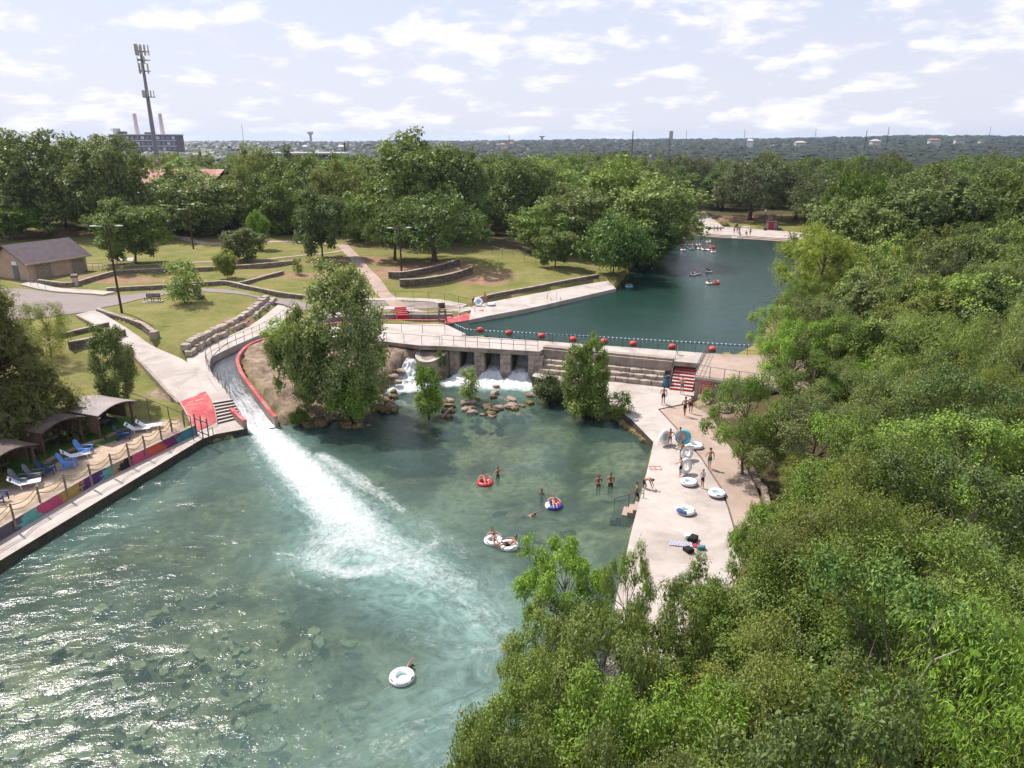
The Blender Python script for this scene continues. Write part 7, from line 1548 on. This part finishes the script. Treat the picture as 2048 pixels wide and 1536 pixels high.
def person(label, loc, rz, pose='stand', h=1.75, skin=0, hair='short', hc=0, low=('shorts', 'black'), top=None, rot=None, slim=1.0, group=None):
    parts = body_meshes(pose, hair, slim); o = empty('person', tuple(loc), rz, label, 'person', group); k = h / 1.75; o.scale = (k, k, k)
    if rot is not None: o.rotation_euler = rot
    def gm(nm, part, mats):
        key = (pose, hair, slim, part, tuple(m.name for m in mats))
        if key not in _pm: _pm[key] = parts[part].mesh(nm, mats, True)
        return _pm[key]
    link('body', gm('body', 'body', [SKIN[skin], EYE]), o); link('hair', gm('hair', 'hair', [HAIR[hc]]), o)
    if low: link('shorts' if low[0] == 'shorts' else 'swim_brief', gm(low[0], low[0], [CL[low[1]]]), o)
    if top: link('shirt' if top[0] == 'shirt' else 'swim_top', gm(top[0], top[0], [CL[top[1]]]), o)
    return o
AW, TO = math.pi, 0.0
# on the deck
person('man in black shorts walking away across the deck towards the stairs', P(1326, 809, .95), AW - .2, 'walk', 1.78)
person('pale man in grey blue shorts at the foot of the red stairs', P(1363, 788, 1.1), AW, 'hands', 1.8, 2, hc=1, low=('shorts', 'greyblue'))
person('man in charcoal shorts walking away below the overlook wall', P(1369, 832, .92), AW + .15, 'walk', 1.78, 1, low=('shorts', 'charcoal'))
person('boy in black shorts beside the man below the overlook', P(1381, 826, .92), AW - .3, 'stand', 1.62, 1)
person('girl in a dark swimsuit carrying a white tube on her left', P(1339, 893, .78), AW - .1, 'hold_l', 1.52, 0, 'long', 1, ('brief', 'navy'), ('band', 'navy'))
person('man carrying a big turquoise tube on his right', P(1358, 894, .8), AW + .1, 'hold_r', 1.68, 2, hc=1, low=('shorts', 'pink'))
person('person half hidden behind a white tube in the middle of the deck', P(1362, 921, .76), AW + .4, 'hold_r', 1.55, 0, low=('shorts', 'black'), top=('band', 'black'))
person('boy in black shorts holding an upright white tube', P(1360, 953, .74), AW + .9, 'reach', 1.5, 2, low=('shorts', 'black'))
person('child in a patterned shirt and navy shorts standing by the tubes', P(1404, 976, .74), -1.2, 'hands', 1.46, 0, hc=1, low=('shorts', 'navy'), top=('shirt', 'pattern'))
person('person under the drooping tree with only the legs showing', P(1418, 938, .80), AW, 'walk', 1.7, 2, low=('shorts', 'teal'))
person('man bending over as he climbs from the water stairs onto the deck', P(1286, 985, .38), R(70), 'bend', 1.75, 1, low=('shorts', 'charcoal'))
person('dark-haired man on the water stairs below the bending man', P(1272, 1008, -.25), R(90), 'walk', 1.72, 1, low=('shorts', 'navy'))
# in the river
person('bather standing waist deep left of the other standing bather', P(1196, 992, -.92), .3, 'hands', 1.74, 1, low=('shorts', 'navy'))
person('bather standing thigh deep by the deck with hands together', P(1220, 990, -.72), .1, 'hands', 1.78, 1, low=('shorts', 'charcoal'))
person('boy wading behind the red tube', P(996, 972, -.85), .8, 'reach', 1.6, 1, low=('shorts', 'black'))
person('bather with head and shoulders above water beside the blue tube', P(1083, 1020, -1.25), -.8, 'hold_r', 1.7, 3)
person('swimmer lying forward in the water below the blue tube', P(1068, 1032, .02), 1.2, 'swim', 1.7, 1)
river_tube('red and white tube with a rider near the wading boy', P(970, 965, .1), .2, ringmesh=None, ring=M['tubered'], plainring=True)
person('rider lying back in the red tube', P(970, 963, .16), .3, 'recline', 1.65, 0, low=('shorts', 'red'))
bt = river_tube('royal blue tube with red and white panels carrying a rider', P(1108, 1011, .1), .4, ring=M['tuberoyal'], plainring=True)
for a0, a1, mt in ((R(-20), R(90), 'tubered'), (R(120), R(200), 'tubewhite')): torus_mb(.425, .174, 10, 8, a0, a1, R(-20), R(200)).build('panel', M[mt], bt, True)
person('rider in red swimsuit and white hat lying in the blue tube', P(1108, 1009, .16), .1, 'recline', 1.6, 2, 'long', 2, ('brief', 'red'), ('band', 'red'))
river_tube('white tube with a woman, left of a touching pair', P(987, 1081, .1), .3, text='long', group='riders drifting in the foam edge'); person('woman with long dark hair reclining in the left of two touching tubes', P(988, 1080, .15), .2, 'recline', 1.65, 0, 'long', 0, ('brief', 'black'), ('band', 'black'))
river_tube('white tube with a man, right of a touching pair', P(1018, 1091, .1), -.4, text='long'); person('man reclining in the right of two touching tubes', P(1016, 1091, .15), -1.2, 'recline', 1.72, 1)
river_tube('white TEXAS lettered tube floating in the foreground river', P(804, 1354, .12), .15, text='TEXAS'); person('dark-haired swimmer stretching an arm beside the TEXAS tube', P(823, 1338, .02), R(130), 'swim', 1.66, 0, 'long', 0, ('brief', 'black'), ('band', 'black'))
# tubes on the deck
def up_tube(label, px, py, z, rz, tilt=R(80), **k): river_tube(label, P(px, py, z), 0, (tilt, 0, rz), **k)
up_tube('white tube held upright by the girl on the deck', 1330, 874, 1.42, R(35), scale=1.0, plainring=True)
up_tube('turquoise tube held upright by the man on the deck', 1366, 874, 1.42, R(-15), ring=M['tubeblue'], scale=1.05, plainring=True, ringmesh=None)
up_tube('white tube standing upright in front of a hidden person', 1374, 904, 1.38, R(28), plainring=True, floor=False)
up_tube('white tube held upright by the boy in black shorts', 1371, 932, 1.36, R(32), plainring=True, floor=False)
river_tube('lettered white tube lying on the deck left of the child', P(1378, 964, .90), .1, text='long'); river_tube('lettered white tube lying on the deck right of the child', P(1434, 986, .94), .9, text='TEXAS')
river_tube('white tube lying flat behind the upright tubes', P(1391, 891, .96), .4, text='long'); river_tube('navy striped tube half under the pecan on the deck', P(1372, 1021, .86), .2, ring=M['greystripe'] if 'greystripe' in M else None)
torus_mb(.425, .174, 8, 6, R(160), R(250), R(0), R(120)).build('panel', M['tubenavy'], C.objects['river_tube.%03d' % (len([o for o in C.objects if o.name.startswith('river_tube')]) - 1)], True)
# towels and bags
def towel(label, a, b, w, mat):
    a, b = P(*a, .72), P(*b, .72); d = (b - a); s = Vector((-d.y, d.x, 0)).normalized() * w / 2; mb = MB(); vs = []
    for i in range(13):
        for j in range(4): p = a + d * i / 12 + s * (j / 1.5 - 1) + Vector((0, 0, .012 + .05 * float(vnoise(i * .7, j * 1.1, a.x)))); vs.append(tuple(p - a))
    mb.add(vs, [(i * 4 + j, (i + 1) * 4 + j, (i + 1) * 4 + j + 1, i * 4 + j + 1) for i in range(12) for j in range(3)]); o = mb.build('towel', mat, None, True, tuple(a)); tag(o, label, 'towel')
t = NT('striped_towel'); wv = t.new('ShaderNodeTexWave'); t.l.new(t.pos((1, 1, 1), True), wv.inputs['Vector']); wv.inputs['Scale'].default_value = 3.5; wv.inputs['Distortion'].default_value = 4; M['towel'] = t.done(t.bsdf(t.mix(t.ramp(wv.outputs['Fac'], .4, .6), (.6, .6, .66, 1), (.06, .065, .12, 1)), .95))
towel('patterned navy and white towel spread on the deck', (1338, 1086), (1385, 1090), .55, M['towel']); towel('red cloth lying at the end of the patterned towel', (1386, 1090), (1398, 1093), .45, CL['red'])
for i, (px, py, c, k, lab) in enumerate(((1378, 1076, 'white', .28, 'white bundle above the patterned towel'), (1386, 1081, 'black', .33, 'dark bag above the patterned towel'), (1377, 1103, 'black', .28, 'black bag below the patterned towel'), (1402, 1098, 'teal', .22, 'blue bag half under the leaves'))):
    w = P(px, py, .72); me = rough_block(k * 2, k * 1.4, k * .9, i * 4.4, 3, .05); me.materials.append(CL[c]); me.polygons.foreach_set('use_smooth', [True] * len(me.polygons)); o = link('bag', me, None, (w.x, w.y, .72 + k * .4), (0, 0, i)); tag(o, lab, 'bag')
# at the upper pool
person('person in a dark shirt sitting on the low wall by the slipway', T(948, 611) + Vector((0, -.1, .0)), .3, 'sit', 1.72, 0, low=('shorts', 'navy'), top=('shirt', 'navy'))
person('woman in a red swimsuit standing on the bank walk', P(970, 609, 3.35), .2, 'stand', 1.66, 0, 'long', 0, ('brief', 'red'), ('band', 'red'))
up_tube('white tube leaning beside the sitting person', 957, 604, 3.85, R(10), R(60)); river_tube('white tube lying on the bank walk with a towel', P(982, 608, 3.45), .2)
river_tube('pale blue tube floating left of the swim steps', P(1105, 604, UPZ + .1), .1); river_tube('blue tube floating right of the swim steps', P(1128, 599, UPZ + .1), .4, ring=M['tubeblue'])
g = np.random.default_rng(77)
FAR = [(1386, 549, 'left of a pair drifting in the middle of the pool'), (1395, 547, 'right of a pair drifting in the middle of the pool'), (1418, 543, 'alone just above the drifting pair'), (1419, 566, 'left of the nearest pair in the pool'), (1432, 566, 'right of the nearest pair in the pool'), (1258, 573, 'in the shade of the dark canopy'), (1417, 484, 'alone near the far steps'),
 (1366, 500, 'at the left end of the far group'), (1372, 494, 'second in the far group'), (1381, 490, 'at the top of the far group'), (1388, 494, 'in the middle of the far group'), (1396, 490, 'right of the top of the far group'), (1384, 498, 'low in the far group'), (1400, 497, 'right of the middle of the far group'), (1409, 499, 'in the trailing part of the far group'), (1420, 500, 'near the tail of the far group'), (1424, 495, 'above the tail of the far group'), (1427, 504, 'at the lower tail of the far group'), (1367, 490, 'at the upper left of the far group')]
for i, (px, py, lab) in enumerate(FAR):
    w = P(px, py, UPZ + .1); a = g.uniform(0, 6.28); river_tube('white tube ' + lab, w, a, ring=(M['tubered'] if i % 6 == 4 else M['tubeblue'] if i % 7 == 5 else None), group='tubes drifting on the upper pool')
    person('rider in the tube ' + lab, w + Vector((0, 0, .06)), a, 'recline', 1.7, int(g.integers(4)), low=('shorts', ('black', 'red', 'navy')[i % 3]), group='riders on the upper pool')
for i, (px, py, pose, lab, rz_) in enumerate(((1468, 466, 'stand', 'bather standing leftmost on the far steps', 0), (1474, 464, 'stand', 'bather standing second on the far steps', .4), (1478, 467, 'hands', 'bather in the middle of the far steps', -.3), (1479, 472, 'sit', 'bather sitting low on the far steps', .2), (1492, 471, 'sit', 'bather sitting beside a blue tube on the far steps', 0), (1500, 470, 'stand', 'bather standing rightmost on the far steps', -.4), (1428, 461, 'sit', 'leftmost of the people sitting on the far walk', 0), (1434, 461, 'sit', 'middle one of the people sitting on the far walk', .3), (1441, 462, 'sit', 'rightmost of the people sitting on the far walk', -.2))):
    person(lab, P(px, py + 1, 3.08), rz_, pose, 1.72, i % 4, low=('shorts', ('navy', 'black', 'red', 'teal')[i % 4]), top=('shirt', ('teal', 'navy')[i % 2]) if i in (2, 4) else None)
river_tube('blue tube at the edge of the far steps', P(1488, 474, UPZ + .15), 0, ring=M['tubeblue']); river_tube('white tube at the foot of the standing bathers on the far steps', P(1470, 475, UPZ + .15), .5)
